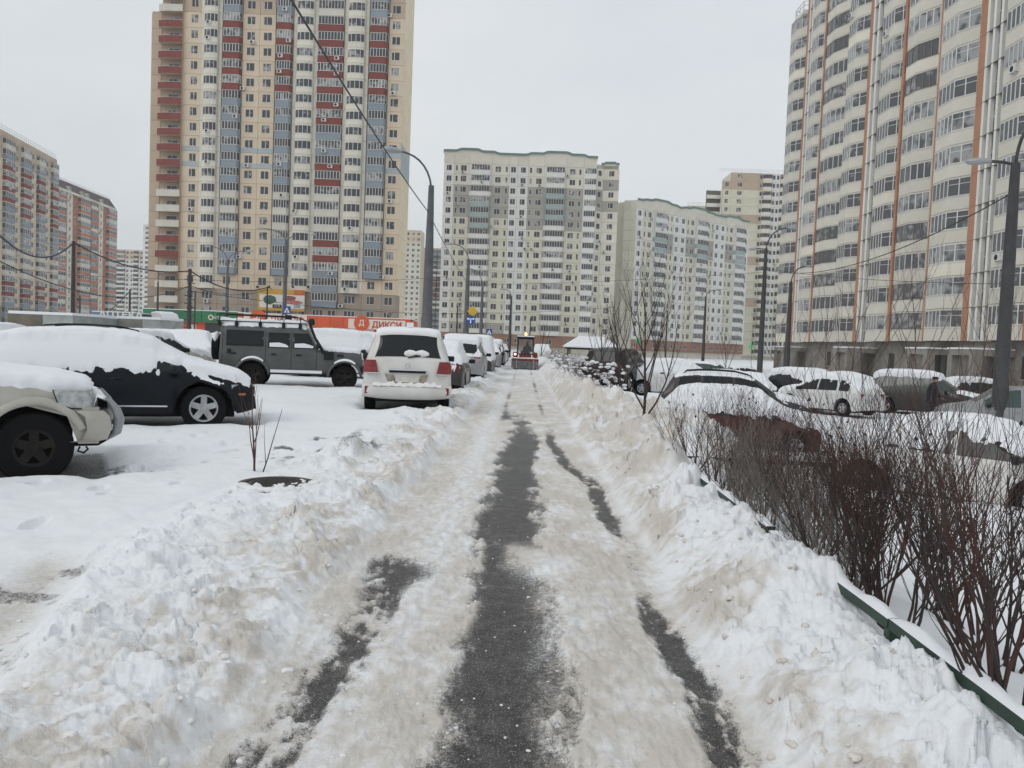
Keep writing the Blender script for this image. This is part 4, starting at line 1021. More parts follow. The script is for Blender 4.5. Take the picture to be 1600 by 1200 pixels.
MB().mat(M['shoporange']).box((xg0, YS+0.2, -1), (xg1-0.03, YS+9, ztop-0.4)).build('wall', gs)
for i in range(8):
    u0, u1 = xg0+(xg1-xg0)*i/8, xg0+(xg1-xg0)*(i+1)/8
    MB().mat(M['shopgreen']).box((u0+0.02, YS-0.45, zf+0.1), (u1-0.05, YS+0.19, ztop+0.1)).build('fascia_panel', gs)
MB().mat(M['snow_fine']).box((xg0, YS-0.4, ztop+0.102), (xg1-0.05, YS+9, ztop+0.22)).build('snow_cover', gs)
MB().mat(M['shopglass']).box((sx_(320), YS+0.1, 0), (sx_(368), YS+0.19, zf)).build('shop_window', gs)
MB().mat(M['signwhite']).box((sx_(296), YS+0.1, -0.5), (sx_(306), YS+0.19, zf-0.3)).build('door', gs)
MB().mat(M['signwhite']).box((sx_(276), YS+0.1, -0.5), (sx_(283), YS+0.19, zf-0.3)).build('door', gs)
em = MB().mat(M['signwhite']); disc(em, (sx_(331), Zs(496, 331)), 0.42, YS-0.52, YS-0.452, 16); em.mat(M['shopgreen']); disc(em, (sx_(331), Zs(496, 331)), 0.25, YS-0.55, YS-0.521, 14); em.build('emblem', gs)
lettering('эколавка', 0.75, M['signwhite'], gs, (sx_(343.5), YS-0.48, Zs(496.5, 343)))
# pharmacy kiosk, metal containers
M['bluesign'] = mat('blue_grey_sign', (0.10, 0.19, 0.25), 0.6, var=0.2, nscale=1); M['navy'] = mat('navy_container_steel', (0.018, 0.028, 0.055), 0.55, var=0.3, nscale=1)
M['galv'] = mat('galvanised_sheet', (0.36, 0.38, 0.37), 0.5, metal=0.3, var=0.25, nscale=1.5); M['rustybeige'] = mat('weathered_brown_sheet', (0.16, 0.14, 0.11), 0.75, var=0.45, nscale=0.9)
M['greybox'] = mat('grey_truck_box', (0.22, 0.22, 0.20), 0.7, var=0.3, nscale=0.8); M['ambertrim'] = mat('yellow_trim', (0.4, 0.24, 0.04), 0.6)
ph = empty('kiosk', (0, 0, 0), 0, 'pharmacy kiosk with pale letters on a grey blue board, far left', 'kiosk')
YP = 95.0
def pz(u, v, Y): return atY(u, v, Y)
p0, p1 = pz(143, 487, YP), pz(216, 497, YP)
MB().mat(M['bluesign']).box((p0.x, YP, p1.z-0.05), (p1.x, YP+0.3, p0.z)).build('sign_board', ph)
MB().mat(M['navy']).box((p0.x+0.05, YP+0.31, -1), (p1.x-0.05, YP+4, p0.z-0.1)).build('wall', ph)
MB().mat(M['snow_fine']).box((p0.x, YP+0.05, p0.z+0.002), (p1.x, YP+4, p0.z+0.10)).build('snow_cover', ph)
lettering('АПТЕКА', 0.95, M['signwhite'], ph, (pz(189, 492, YP).x, YP-0.03, pz(189, 492.3, YP).z), bold=0.02, sx=1.35)
def container(u0, u1, vt, vb, Y, d, m, label, cat='container', ribs=0, m2=None, usplit=None, nm='metal_container'):
    t = empty(nm, (pz((u0+u1)/2, vt, Y).x, Y, 0), 0, label, cat); cx = t.location.x
    a = pz(u0, vt, Y); b = pz(u1, vb, Y)
    mb_ = MB().mat(m); x0, x1 = a.x-cx, b.x-cx
    zt_ = a.z; zb_ = min(0.35, b.z)
    if usplit: xs = pz(usplit, vt, Y).x-cx; mb_.box((x0, 0, zb_), (xs, d, zt_)); mb_.build('side_panel', t); q = MB().mat(m2); q.box((xs+0.01, 0.02, zb_), (x1, d, zt_-0.02)); q.build('side_panel', t)
    else: mb_.box((x0, 0, zb_), (x1, d, zt_)); mb_.build('body', t)
    rb = MB().mat(m2 or m)
    n = max(3, int((x1-x0)/0.5))
    for k in range(n+1): xx = x0+(x1-x0)*k/n; rb.box((xx-0.04, -0.05, zb_+0.02), (xx+0.04, -0.002, zt_-0.04))
    if ribs: rb.build('rib', t)
    sn = MB().mat(M['snow_fine']); sn.box((x0+0.02, 0.02, zt_+0.002), (x1-0.02, d-0.02, zt_+0.16)); sn.build('snow_cover', t)
    sk = MB().mat(M['black']); sk.box((x0+0.1, 0.3, -0.2), (x1-0.1, d-0.3, zb_-0.003)); sk.build('skid', t)
    return t
container(12, 113, 489.5, 521, 45, 5, M['rustybeige'], 'brown and silver metal garage box behind the black crossover', ribs=0, m2=M['galv'], usplit=66, nm='metal_garage')
container(138, 184, 496.5, 518, 62, 3, M['navy'], 'dark navy steel container beside the grey box', ribs=1, m2=M['navy'])
MB().mat(M['ambertrim']).box((-0.1, 0, -0.2), (0.25, 0.4, pz(136, 496, 61.5).z)).build('corner_post', None, (pz(136, 500, 61.5).x, 61.5, 0))
tag(bpy.data.objects['corner_post'], 'ochre yellow post at the left end of the navy container', 'post')
container(184, 250, 497.5, 524, 50, 3.5, M['greybox'], 'plain grey box body right of the navy container', ribs=0, m2=M['galv'], usplit=222, nm='box_body')
# ======== billboard fixed to the tower wall
bb = empty('billboard', (0, 0, 0), 0, 'yellow and white grocery billboard with green and meat pictures on the tower wall', 'billboard')
YB = YT-1.0
def bz(u, v): q = atY(u, v, YB); return q.x, q.z
M['ochre'] = mat('ochre_poster', (0.55, 0.34, 0.05), 0.6, var=0.15); M['postwhite'] = mat('white_poster', (0.68, 0.67, 0.64), 0.5)
M['vegreen'] = mat('green_print', (0.05, 0.11, 0.07), 0.6, var=0.5, nscale=2); M['meat'] = mat('meat_print', (0.32, 0.10, 0.12), 0.6, var=0.5, nscale=2); M['meat2'] = mat('pink_print', (0.5, 0.17, 0.13), 0.6, var=0.4, nscale=2)
x0, z1 = bz(403, 451); x1, z0 = bz(475, 487)
MB().mat(M['ochre']).box((x0, YB, z0), (x1, YB+0.3, z1)).build('panel', bb)
MB().mat(M['postwhite']).box((x0+0.35, YB-0.03, z0+0.5), (x1+0.05, YB-0.002, z1-0.95)).build('poster', bb)
def blob(m, c, rx, rz, yy, nm, n=22, s=3):
    r_ = random.Random(s); pts = [(c[0]+rx*math.cos(2*math.pi*k/n)*r_.uniform(.8, 1.1), c[1]+rz*math.sin(2*math.pi*k/n)*r_.uniform(.8, 1.1)) for k in range(n)]
    MB().mat(m).prismy(pts, yy, yy+0.012).build(nm, bb)
blob(M['vegreen'], bz(422, 468), 1.25, 0.85, YB-0.06, 'green_picture'); blob(M['meat'], bz(453, 466), 1.1, 0.5, YB-0.06, 'meat_picture', s=5); blob(M['meat2'], bz(460, 472.5), 1.6, 0.32, YB-0.08, 'meat_picture', s=6)
c = bz(467, 457.5); MB().mat(M['shoporange']).box((c[0]-0.9, YB-0.06, c[1]-0.4), (c[0]+0.9, YB-0.032, c[1]+0.45)).build('name_plate', bb)
lettering('BILLA', 0.55, M['ochre'], bb, (c[0], YB-0.08, c[1]), bold=0.02)
c = bz(433, 478.5); MB().mat(M['dark']).box((c[0]-0.85, YB-0.06, c[1]-0.32), (c[0]+0.85, YB-0.035, c[1]+0.32)).build('price_plate', bb)
lettering('17,9', 0.6, M['postwhite'], bb, (c[0], YB-0.09, c[1]))
c = bz(464, 479.5); MB().mat(M['postwhite']).box((c[0]-1.0, YB-0.09, c[1]-0.42), (c[0]+0.9, YB-0.065, c[1]+0.42)).build('price_plate', bb)
lettering('25%', 0.75, M['dark'], bb, (c[0], YB-0.11, c[1]))
for u in (404, 422, 459, 483):
    c = bz(u, 449.5); q = MB().mat(M['black']); q.tube([(c[0], YB+1, c[1]-0.2), (c[0], YB-0.6, c[1]+0.1)], 0.05, 4); q.box((c[0]-0.18, YB-0.8, c[1]-0.1), (c[0]+0.18, YB-0.55, c[1]+0.3)); q.build('spotlight', bb)
# ======== poles and lamps
def pole(u, vt, Y, r0, r1, label, cat='street lamp', m='pole', arms=(), zb=None, vm=None, name='street_lamp', group=None, steps=True, lit=False):
    b = atY(u, vt, Y); ptop = b.z; x = b.x
    zb = gh_base(x, Y) if zb is None else zb
    t = empty(name, (x, Y, zb), 0, label, cat, group); H = ptop-zb
    mb_ = MB().mat(M[m]); prof = [(r0, -0.4), (r0, H*0.33), (r0*0.9, H*0.335), ((r0+r1)/2, H*0.66), (r1, H)] if steps else [(r0, -0.4), (r1, H)]
    mb_.lathe(prof+[(0.001, H)], 12); mb_.build('pole', t, smooth='a')
    for (au, av, dy) in arms:
        e = atY(au, av, Y+dy); dx, dz = e.x-x, e.z-ptop
        am = MB().mat(M[m]); P_ = []
        for k in range(9):
            s = k/8; P_.append((dx*s**1.6, dy*s, H-0.1+(dz+0.1)*(1-(1-s)**2.2)))
        am.tube(P_, max(0.035, r1*0.38), 6); am.build('arm', t, smooth=True)
        dirn = Vector((dx, dy, 0)).normalized() if abs(dx)+abs(dy) > 0 else Vector((1, 0, 0))
        L = 0.75; lm = MB().mat(M['lamphead'])
        ends = Vector((dx, dy, H+dz)); sec = []
        for s, wv, hv in ((-0.35, 0.06, 0.06), (-0.1, 0.13, 0.10), (0.15, 0.17, 0.12), (0.4, 0.13, 0.09), (0.5, 0.02, 0.02)):
            c = ends+dirn*(s*L*1.2); n_ = Vector((-dirn.y, dirn.x, 0))
            sec.append([c+n_*wv*math.cos(2*math.pi*j/10)+Vector((0, 0, hv*math.sin(2*math.pi*j/10))) for j in range(11)])
        lm.grid(sec); lm.build('lamp_head', t, smooth=True)
    return t
def gh_base(x, Y): return gh_at(x, Y) if Y < 300 else 0.0
pole(674, 290, 30, 0.21, 0.10, 'tall grey lamp post with long curved arm just right of the white off-roader', arms=((616, 235, -0.6),))
L2 = pole(1587, 255, 27, 0.23, 0.14, 'thick dark lamp post at the right edge before the near block', arms=((1532, 252, 0.3), (1622, 195, 0)), m='poledark')
pole(1197, 388, 58, 0.20, 0.11, 'dark lamp post with two arms left of the near block', arms=((1178, 389, 1), (1237, 356, 0)), m='poledark')
pole(1236, 440, 82, 0.30, 0.14, 'dark lamp post standing close against the far end of the near block', arms=((1264, 416, 0),), m='poledark')
pole(732, 405, 62, 0.22, 0.10, 'grey lamp post carrying the round blue arrow sign', arms=((704, 381, 0),))
pole(754, 448, 84, 0.20, 0.11, 'dark grey lamp post with curved arm right of the arrow sign', arms=((733, 420, 0),))
pole(799, 462, 90, 0.16, 0.09, 'slim lamp post left of the tractor beacon', arms=((786, 452, 0),), m='poledark')
pole(829, 496, 120, 0.10, 0.08, 'thin distant pole just right of the tractor beacon', 'pole', name='pole', m='poledark', steps=False)
pole(715, 478, 118, 0.13, 0.09, 'thin distant pole left of the arrow sign', 'pole', name='pole', m='poledark', steps=False)
pole(447, 378, 78, 0.24, 0.12, 'grey twin-arm lamp post in front of the billboard', arms=((409, 357, 0), (487, 366, 0)))
pole(356, 408, 92, 0.22, 0.12, 'grey twin-arm lamp post before the tower, above the green shop', arms=((325, 385, 0), (390, 392, 0)))
pole(247, 440, 112, 0.17, 0.10, 'slim lamp post at the left corner of the tower', arms=((251, 425, 0),), m='poledark')
pole(115, 377, 58, 0.16, 0.12, 'dark cable pole above the silver metal garage', 'pole', name='cable_pole', m='poledark', steps=False)
cpole = pole(297, 420, 66, 0.19, 0.13, 'dark cable pole with many brackets in front of the tower', 'pole', name='cable_pole', m='poledark', steps=False)
q = MB().mat(M['poledark'])
for k in range(16): zz = 1.5+k*0.32; q.box((-0.42 if k % 2 else -0.2, -0.05, zz), (0.2 if k % 2 else 0.42, 0.05, zz+0.07))
q.build('bracket', cpole)
pole(305, 455, 75, 0.08, 0.06, 'thin pole right behind the bracketed cable pole', 'pole', name='pole', m='poledark', steps=False)
pole(418, 448, 76, 0.09, 0.07, 'thin cable pole crossing the left side of the billboard', 'pole', name='cable_pole', m='poledark', steps=False)
pole(203, 452, 100, 0.15, 0.11, 'thin cable pole above the pharmacy kiosk', 'pole', name='cable_pole', m='poledark', steps=False)
pole(125, 462, 130, 0.15, 0.11, 'thin distant pole before the red brick block', 'pole', name='pole', m='poledark', steps=False)
pole(1103, 463, 110, 0.22, 0.11, 'lamp post before the angled cream block', arms=((1122, 453, 0),), m='poledark')
pole(1043, 485, 125, 0.14, 0.10, 'thin distant pole behind the bare young tree', 'pole', name='pole', m='poledark', steps=False)
# signs
M['signblue'] = mat('blue_sign_face', (0.02, 0.07, 0.25), 0.4); M['signwhiteb'] = mat('sign_white', (0.75, 0.76, 0.78), 0.4); M['signyellow'] = mat('sign_yellow', (0.6, 0.38, 0.03), 0.4)
def sign_parts(t, z, kind, r):
    if kind == 'round':
        a = MB().mat(M['signblue']); a.lathe([(0.001, 0.05), (r, 0.05), (r, 0.0)], 24, 'y', (0, 0, z)); a.build('sign_face', t)
        b_ = MB().mat(M['signwhiteb']); b_.box((-0.06*r*2, -0.075, z-r*0.7), (0.06*r*2, -0.055, z+r*0.25)); b_.box((-r*0.5, -0.075, z+r*0.13), (r*0.5, -0.055, z+r*0.33))
        for s in (-1, 1): b_.prismy([(s*r*0.45, z-r*0.05), (s*r*0.85, z+r*0.23), (s*r*0.45, z+r*0.5)][::s], -0.078, -0.058)
        b_.build('arrow_symbol', t)
    else:
        a = MB().mat(M['signblue']); a.box((-r, -0.05, z-r*1.05), (r, 0, z+r*1.05)); a.build('sign_face', t)
        b_ = MB().mat(M['signwhiteb']); b_.prismy([(-r*0.78, z-r*0.7), (r*0.78, z-r*0.7), (0, z+r*0.75)], -0.07, -0.052); b_.mat(M['dark'])
        b_.tube([(0, -0.085, z+r*0.05), (-0.02*r, -0.085, z-r*0.25)], r*0.07, 5); b_.tube([(0, -0.085, z-r*0.2), (-r*0.22, -0.085, z-r*0.62)], r*0.06, 5); b_.tube([(0, -0.085, z-r*0.2), (r*0.2, -0.085, z-r*0.62)], r*0.06, 5)
        b_.tube([(-r*0.2, -0.085, z-r*0.12), (r*0.2, -0.085, z-r*0.05)], r*0.05, 5); b_.build('pedestrian_symbol', t)
p = atY(735.5, 500, 61.4); t = empty('road_sign', (p.x, 61.4, 0), 0, 'round blue sign with white left and right arrows on the grey lamp post', 'road sign'); sign_parts(t, p.z, 'round', 0.36)
p = atY(738.5, 486.5, 61.6); t = empty('road_sign', (p.x, 61.6, p.z), 0, 'small yellow diamond sign above the round blue arrow sign', 'road sign')
MB().mat(M['signyellow']).prismy([(-0.42, 0), (0, -0.42), (0.42, 0), (0, 0.42)], -0.03, 0).build('sign_face', t)
for (u, v, Y, r, lb) in ((448.5, 484.5, 74, 0.33, 'pedestrian crossing sign in front of the billboard'), (764.5, 519, 100, 0.37, 'small pedestrian crossing sign left of the tractor in the distance')):
    p = atY(u, v, Y); t = empty('road_sign', (p.x, Y, 0), 0, 'blue '+lb, 'road sign'); sign_parts(t, p.z, 'ped', r)
    MB().mat(M['pole']).lathe([(0.04, -0.5), (0.04, p.z)], 8, 'z', (0, 0.05, 0)).build('post', t)
p = atY(444.5, 500, 73); t = empty('traffic_light', (p.x, 73, 0), 0, 'dark traffic light head with pale edge below the crossing sign', 'traffic light')
MB().mat(M['black']).box((0.05, 0, p.z-0.9), (0.55, 0.3, p.z+0.45)).build('housing', t); MB().mat(M['signwhiteb']).box((-0.12, 0, p.z-0.6), (0.04, 0.05, p.z+0.45)).build('backing_board', t)
MB().mat(M['pole']).lathe([(0.06, -0.5), (0.06, p.z-0.9)], 8, 'z', (0.3, 0.15, 0)).build('post', t)
q = MB().mat(M['black'])
for k in range(3): q.lathe([(0.16, 0.0), (0.16, 0.14)], 10, 'y', (0.3, 0, p.z+0.22-0.42*k))
q.build('lens_hood', t)
# ======== overhead wires
def wire(pts, r, label, sag=0.4):
    mb_ = MB().mat(M['wire']); P_ = [atY(*p) for p in pts]
    for a, b in zip(P_, P_[1:]):
        L = (b-a).length; Q = [a.lerp(b, k/16)-Vector((0, 0, sag*L/20*4*(k/16)*(1-k/16))) for k in range(17)]
        mb_.tube(Q, r, 4)
    o = mb_.build('overhead_wire'); tag(o, label, 'wire')
wire([(428, -45, 10.5), (669, 331, 30), (733, 445, 62)], 0.016, 'thick black cable slanting down across the tall tower to the curved lamp post', 0.12)
wire([(-30, 336, 40), (115, 379, 58), (297, 423, 66), (418, 449, 76)], 0.055, 'heavy sagging cable strung between poles at left', 1.6)
wire([(-30, 393, 40), (297, 446, 66), (418, 452, 76)], 0.03, 'lower thin cable running to the bracketed pole', 1.2)
wire([(-20, 415, 70), (297, 437, 66), (700, 432, 90)], 0.022, 'thin wire crossing the tower just above its brown storeys', 0.25)
wire([(203, 455, 100), (115, 520, 90)], 0.05, 'slanting cable from the pole above the pharmacy kiosk', 1.0)
wire([(297, 455, 66), (715, 490, 118), (960, 480, 125)], 0.03, 'long thin wire low across the tower and middle block', 0.2)
wire([(1581, 302, 27), (1193, 420, 58)], 0.022, 'black cable sagging from the right lamp post to the twin-arm post', 0.75)
wire([(1579, 444, 27), (1190, 418, 58)], 0.014, 'thin taut wire below the sagging cable on the near block', 0.15)
wire([(732, 445, 62), (1195, 425, 58)], 0.012, 'faint thin wire crossing the middle blocks', 0.15)
# ======== low green garden fence
M['green'] = mat('dark_green_paint', (0.022, 0.05, 0.032), 0.55, var=0.3, nscale=5)
fz = 0.40
fence = empty('garden_fence', (FENCE_X, 2.2, 0), 0, 'low dark green metal fence half buried in snow right of the path', 'fence')
def rail(parent, a, b, z, w=0.035, h=0.05, nm='rail'):
    a = Vector(a); b = Vector(b); d = (b-a).normalized(); n = Vector((-d.y, d.x))*w
    q = MB().mat(M['green']); q.prism([tuple(a+n), tuple(a-n), tuple(b-n), tuple(b+n)][::-1], z-h, z); q.build(nm, parent)
    s = MB().mat(M['snow_fine']); k = 14; G = []
    for i in range(k+1):
        p = a.lerp(b, i/k); hh = 0.035*(0.6+0.5*math.sin(i*1.7+a.y*3)); G.append([(p.x+n.x, p.y+n.y, z+0.002), (p.x+n.x*.5, p.y+n.y*.5, z+hh), (p.x-n.x*.5, p.y-n.y*.5, z+hh), (p.x-n.x, p.y-n.y, z+0.002)])
    s.grid(G); s.build('snow_cover', parent, smooth=True)
ys = [-0.2, 1.75, 3.7, 5.65, 7.95]
for i in range(4):
    rail(fence, (0.02*(i % 2), ys[i]+0.03-0.0), (0.0, ys[i+1]-0.03), fz-0.02*(i % 2)); rail(fence, (0.02*(i % 2), ys[i]+0.03), (0.0, ys[i+1]-0.03), fz-0.20-0.02*(i % 2), 0.02, 0.03)
for y in ys: MB().mat(M['green']).box((-0.03, y-0.028, -0.3), (0.03, y+0.028, fz-0.055)).build('post', fence)
rail(fence, (0.0, 7.98), (2.0, 7.85), fz-0.05)
MB().mat(M['green']).box((1.97, 7.8, -0.9), (2.03, 7.86, fz)).build('post', fence)
# ======== manhole cover in the snow at left
p = onZ(433, 772, 0.10); mc = empty('manhole_cover', (p.x, p.y, gh_at(p.x, p.y)+0.035), 0.3, 'dark round manhole cover uncovered in the snow at left', 'manhole cover')
M['castiron'] = mat('wet_cast_iron', (0.045, 0.042, 0.036), 0.55, var=0.4, nscale=14, bump=0.6, bscale=50)
MB().mat(M['castiron']).lathe([(0.001, 0.012), (0.26, 0.012), (0.28, 0.0), (0.30, 0.0), (0.31, 0.015), (0.37, 0.01), (0.38, -0.08)], 32).build('lid', mc)
q = MB().mat(M['castiron'])
for i in range(-4, 5):
    w_ = math.sqrt(max(0, 0.24**2-(i*0.052)**2)); q.box((-w_, i*0.052-0.009, 0.012), (w_, i*0.052+0.009, 0.019))
q.build('raised_bar', mc)
q = MB().mat(M['snow_lump']); 
for k in range(15):
    a_ = 3.5+k*0.2; c = (0.35*math.cos(a_), 0.35*math.sin(a_), 0.0); r = rnd.uniform(0.03, 0.06); q.add([(c[0]+v.x*r*1.4, c[1]+v.y*r*1.4, c[2]+v.z*r*0.6) for v in IV], IF)
o = q.build('snow_rim', mc, smooth=True)
# ======== bare woody plants
M['twig'] = mat('dark_brown_twig', (0.042, 0.029, 0.025), 0.8, var=0.4, nscale=6); M['twigred'] = mat('reddish_twig', (0.085, 0.038, 0.030), 0.75, var=0.4, nscale=6)
M['twigfrost'] = mat('frosted_grey_twig', (0.21, 0.19, 0.17), 0.8, var=0.35, nscale=20); M['bark'] = mat('grey_brown_bark', (0.05, 0.04, 0.033), 0.9, var=0.4, nscale=8, bump=0.6, bscale=30)
M['leaf'] = mat('withered_leaf', (0.03, 0.022, 0.018), 0.8, var=0.4); M['twigbirch'] = mat('pale_red_bark', (0.13, 0.075, 0.06), 0.8, var=0.5, nscale=4)
def grow(mb_, p, d, L, r, lev, rr, nseg=4, curl=0.25, nch=(2, 4), leaves=None, upb=0.12, ns=4, spread=0.6, keep=0.62):
    P_ = [p.copy()]; c = p.copy(); dd = d.normalized(); rs = [r]
    for k in range(nseg):
        dd = (dd+Vector((rr.uniform(-1, 1), rr.uniform(-1, 1), rr.uniform(-0.6, 1)))*curl*0.5+Vector((0, 0, upb))).normalized()
        c = c+dd*(L/nseg); P_.append(c.copy()); rs.append(max(0.0011, r*(1-0.75*(k+1)/nseg)))
    mb_.tube(P_, rs, ns if lev > 0 else 3, cap=False)
    if lev > 0:
        for _ in range(rr.randint(*nch)):
            k = rr.uniform(0.25, 0.98); i = min(nseg-1, int(k*nseg)); q = P_[i].lerp(P_[i+1], k*nseg-i)
            side = Vector((rr.uniform(-1, 1), rr.uniform(-1, 1), rr.uniform(-0.1, 0.8)))
            nd_ = (dd*(1-spread)+side.normalized()*spread)
            grow(mb_, q, nd_, L*rr.uniform(0.38, 0.68), max(0.0013, rs[i]*keep), lev-1, rr, max(2, nseg-1), curl, nch, leaves, upb, max(3, ns-1), spread, keep)
    elif leaves is not None and rr.random() < leaves[1]:
        s = leaves[2]; e = P_[-1]; a = Vector((rr.uniform(-1, 1), rr.uniform(-1, 1), rr.uniform(-1.5, 0.2))).normalized()*s; b = a.orthogonal().normalized()*s*0.4
        leaves[0].add([e, e+a*0.5+b, e+a, e+a*0.5-b], [(0, 1, 2, 3)])
def shrub_mesh(seed, H, nst, spread, m, lev=2, r0=0.012, leafp=0.06, nch=(3, 5), base=0.12, upb=0.1):
    rr = random.Random(seed); mb_ = MB().mat(M[m]); lf = MB().mat(M['leaf'])
    for k in range(nst):
        a = rr.uniform(0, 6.283); s = rr.uniform(0, spread); d = Vector((math.cos(a)*s, math.sin(a)*s, 1)); b = Vector((math.cos(a)*base*rr.random(), math.sin(a)*base*rr.random(), -0.08))
        grow(mb_, b, d, H*rr.uniform(0.65, 1.05), r0*rr.uniform(0.6, 1.1), lev, rr, 5, 0.30, nch, (lf, leafp, 0.035), upb, spread=0.48)
    return mb_.mesh('twigs', True), lf.mesh('leaves')
SH = [shrub_mesh(31+i, 1.0, 11, 1.0, 'twigred' if i % 2 else 'twig', nch=(4, 6), leafp=0.05, r0=0.009, upb=0.06) for i in range(4)]
SN = [shrub_mesh(51+i, 1.2, 7, 0.7, 'twig' if i != 1 else 'twigred', r0=0.014, nch=(4, 7), leafp=0.012, base=0.10) for i in range(3)]
SF = [shrub_mesh(71+i, 0.75, 16, 1.0, 'twigfrost', r0=0.006, nch=(3, 6), leafp=0.0) for i in range(2)]
def shrub(kind, x, y, s, rz, label, group=None, sz=None):
    t = empty('shrub', (x, y, gh_at(x, y)), rz, label, 'shrub', group); t.scale = (s, s, sz or s)
    link('twigs', kind[0], t)
    if len(kind[1].vertices): link('withered_leaves', kind[1], t)
    return t
rr = random.Random(5)
ORD = ['first', 'second', 'third', 'fourth', 'fifth', 'sixth', 'seventh', 'eighth', 'ninth', 'tenth', 'eleventh', 'twelfth', 'thirteenth', 'fourteenth', 'fifteenth', 'sixteenth', 'seventeenth']
near_lab = ['bare shrub with thick forked dark stems nearest the camera at the right edge', 'tall bare shrub with crooked brown stems behind the nearest fence rail', 'bare shrub with upright reddish stems standing in the snow slope at right']
grp = 'bare shrubs in a row behind the low green fence'
spots = [(2.10, 3.25, 1.0), (2.35, 3.95, 1.0), (2.12, 4.45, 0.95), (2.75, 4.6, 1.1), (2.25, 5.0, 1.0), (3.1, 5.4, 1.15)]
for i, (x, y, s) in enumerate(spots): shrub(SN[i % 3], x, y, s, rr.uniform(0, 6), ORD[i]+' of the thick-stemmed bare shrubs, counted from the bottom right corner', 'thick-stemmed bare shrubs nearest the camera')
for i in range(16):
    y = 5.4+4.4*(i/15)+rr.uniform(-.12, .12); x = 2.15+(i % 3)*0.42+rr.uniform(-.1, .1)
    shrub(SH[i % 4], x, y, rr.uniform(0.86, 1.05), rr.uniform(0, 6), ORD[i]+' dense dark shrub from the near end of the row behind the low fence', grp)
for i, (x, y, s) in enumerate([(2.02, 6.1, 0.8), (2.0, 6.7, 0.95), (2.05, 7.2, 1.0), (1.98, 5.5, 0.7), (1.98, 4.9, 0.6), (2.05, 7.6, 0.9)]):
    shrub(SF[i % 2], x, y, s, rr.uniform(0, 6), ORD[i]+' low grey frosted shrub from the far left of those at the fence rail', 'grey frosted shrubs along the fence')
def tree(x, y, H, r, label, seed, m='twig', nst=1, lev=3, cat='tree', nch=(3, 5), z=None, spread=0.45, forks=5, lowfork=0.12, upb=0.16, name='bare_tree', vsc=1.0):
    rr_ = random.Random(seed); z = gh_base(x, y) if z is None else z
    t = empty(name, (x, y, z), 0, label, cat)
    tr = MB().mat(M[m]); P_ = []; rs = []; c = Vector((0, 0, -0.3)); d = Vector((0, 0, 1))
    for k in range(9):
        P_.append(c.copy()); rs.append(max(0.004, r*(1-0.88*k/8))); d = (d+Vector((rr_.uniform(-.06, .06), rr_.uniform(-.06, .06), 0.1))).normalized(); c = c+d*((H+0.3)/8)
    tr.tube(P_, rs, 7, cap=False); tr.build('trunk', t, smooth=True)
    cr = MB().mat(M[m])
    n = forks
    for k in range(n):
        s = lowfork+(0.93-lowfork)*((k+rr_.random()*0.6)/n); i = min(7, int(s*8)); q = P_[i].lerp(P_[i+1], s*8-i); a = k*2.4+rr_.uniform(-.5, .5)
        L = H*(1-s)*rr_.uniform(0.7, 0.95)+0.12*H
        grow(cr, q, Vector((math.cos(a)*spread*1.6, math.sin(a)*spread*1.6, 1.0)), L, rs[i]*0.6, lev-1, rr_, 5, 0.2, nch, None, upb, 5, spread*0.85)
    cr.build('crown', t, smooth=True); return t
p = onZ(1006, 652, 0.45); tree(p.x, p.y, 2.45, 0.032, 'young bare tree rising from the dirty snow heap right of the path', 12, nch=(3, 5), forks=14, lowfork=0.12, spread=0.5, lev=3, z=0.35)
p = onZ(399, 735, 0.12); tree(p.x, p.y, 1.05, 0.017, 'small red-stemmed sapling in the snow left of the path', 3, m='twigred', lev=2, nch=(0, 2), forks=7, spread=0.4, z=0.08, name='sapling', lowfork=0.05)
for i, (u, vt, Y, m, lb) in enumerate([(1212, 470, 66, 'twigbirch', 'slim bare tree left of the near block porch'), (1292, 455, 60, 'twigbirch', 'slim bare tree in front of the near block, leftmost of four'), (1331, 425, 52, 'twigbirch', 'taller pale-barked bare tree before the near block'),
        (1437, 400, 44, 'twigbirch', 'bare tree with leaning limbs in front of the dark parked car'), (1534, 440, 40, 'twigbirch', 'bare tree just left of the thick lamp post'), (972, 470, 24, 'twig', 'bare multi-branched young tree left of the snow heap tree'), (938, 500, 30, 'twig', 'short bare tree beside the dark off-roader'), (1135, 520, 70, 'twig', 'small bare tree among the parked cars at right'),
        (845, 505, 75, 'twig', 'small bare tree right of the tractor'), (1588, 470, 33, 'twigbirch', 'bare tree at the right edge behind the silver car')]):
    p = atY(u, 560, Y); zt_ = atY(u, vt, Y).z; zb = -0.8 if p.x > 4 else 0.2
    tree(p.x, Y, zt_-zb, 0.05 if Y > 40 else 0.04, lb, 40+i, m=m, lev=3 if Y < 60 else 2, nch=(2, 4), forks=9, spread=0.42, lowfork=0.2, z=zb)
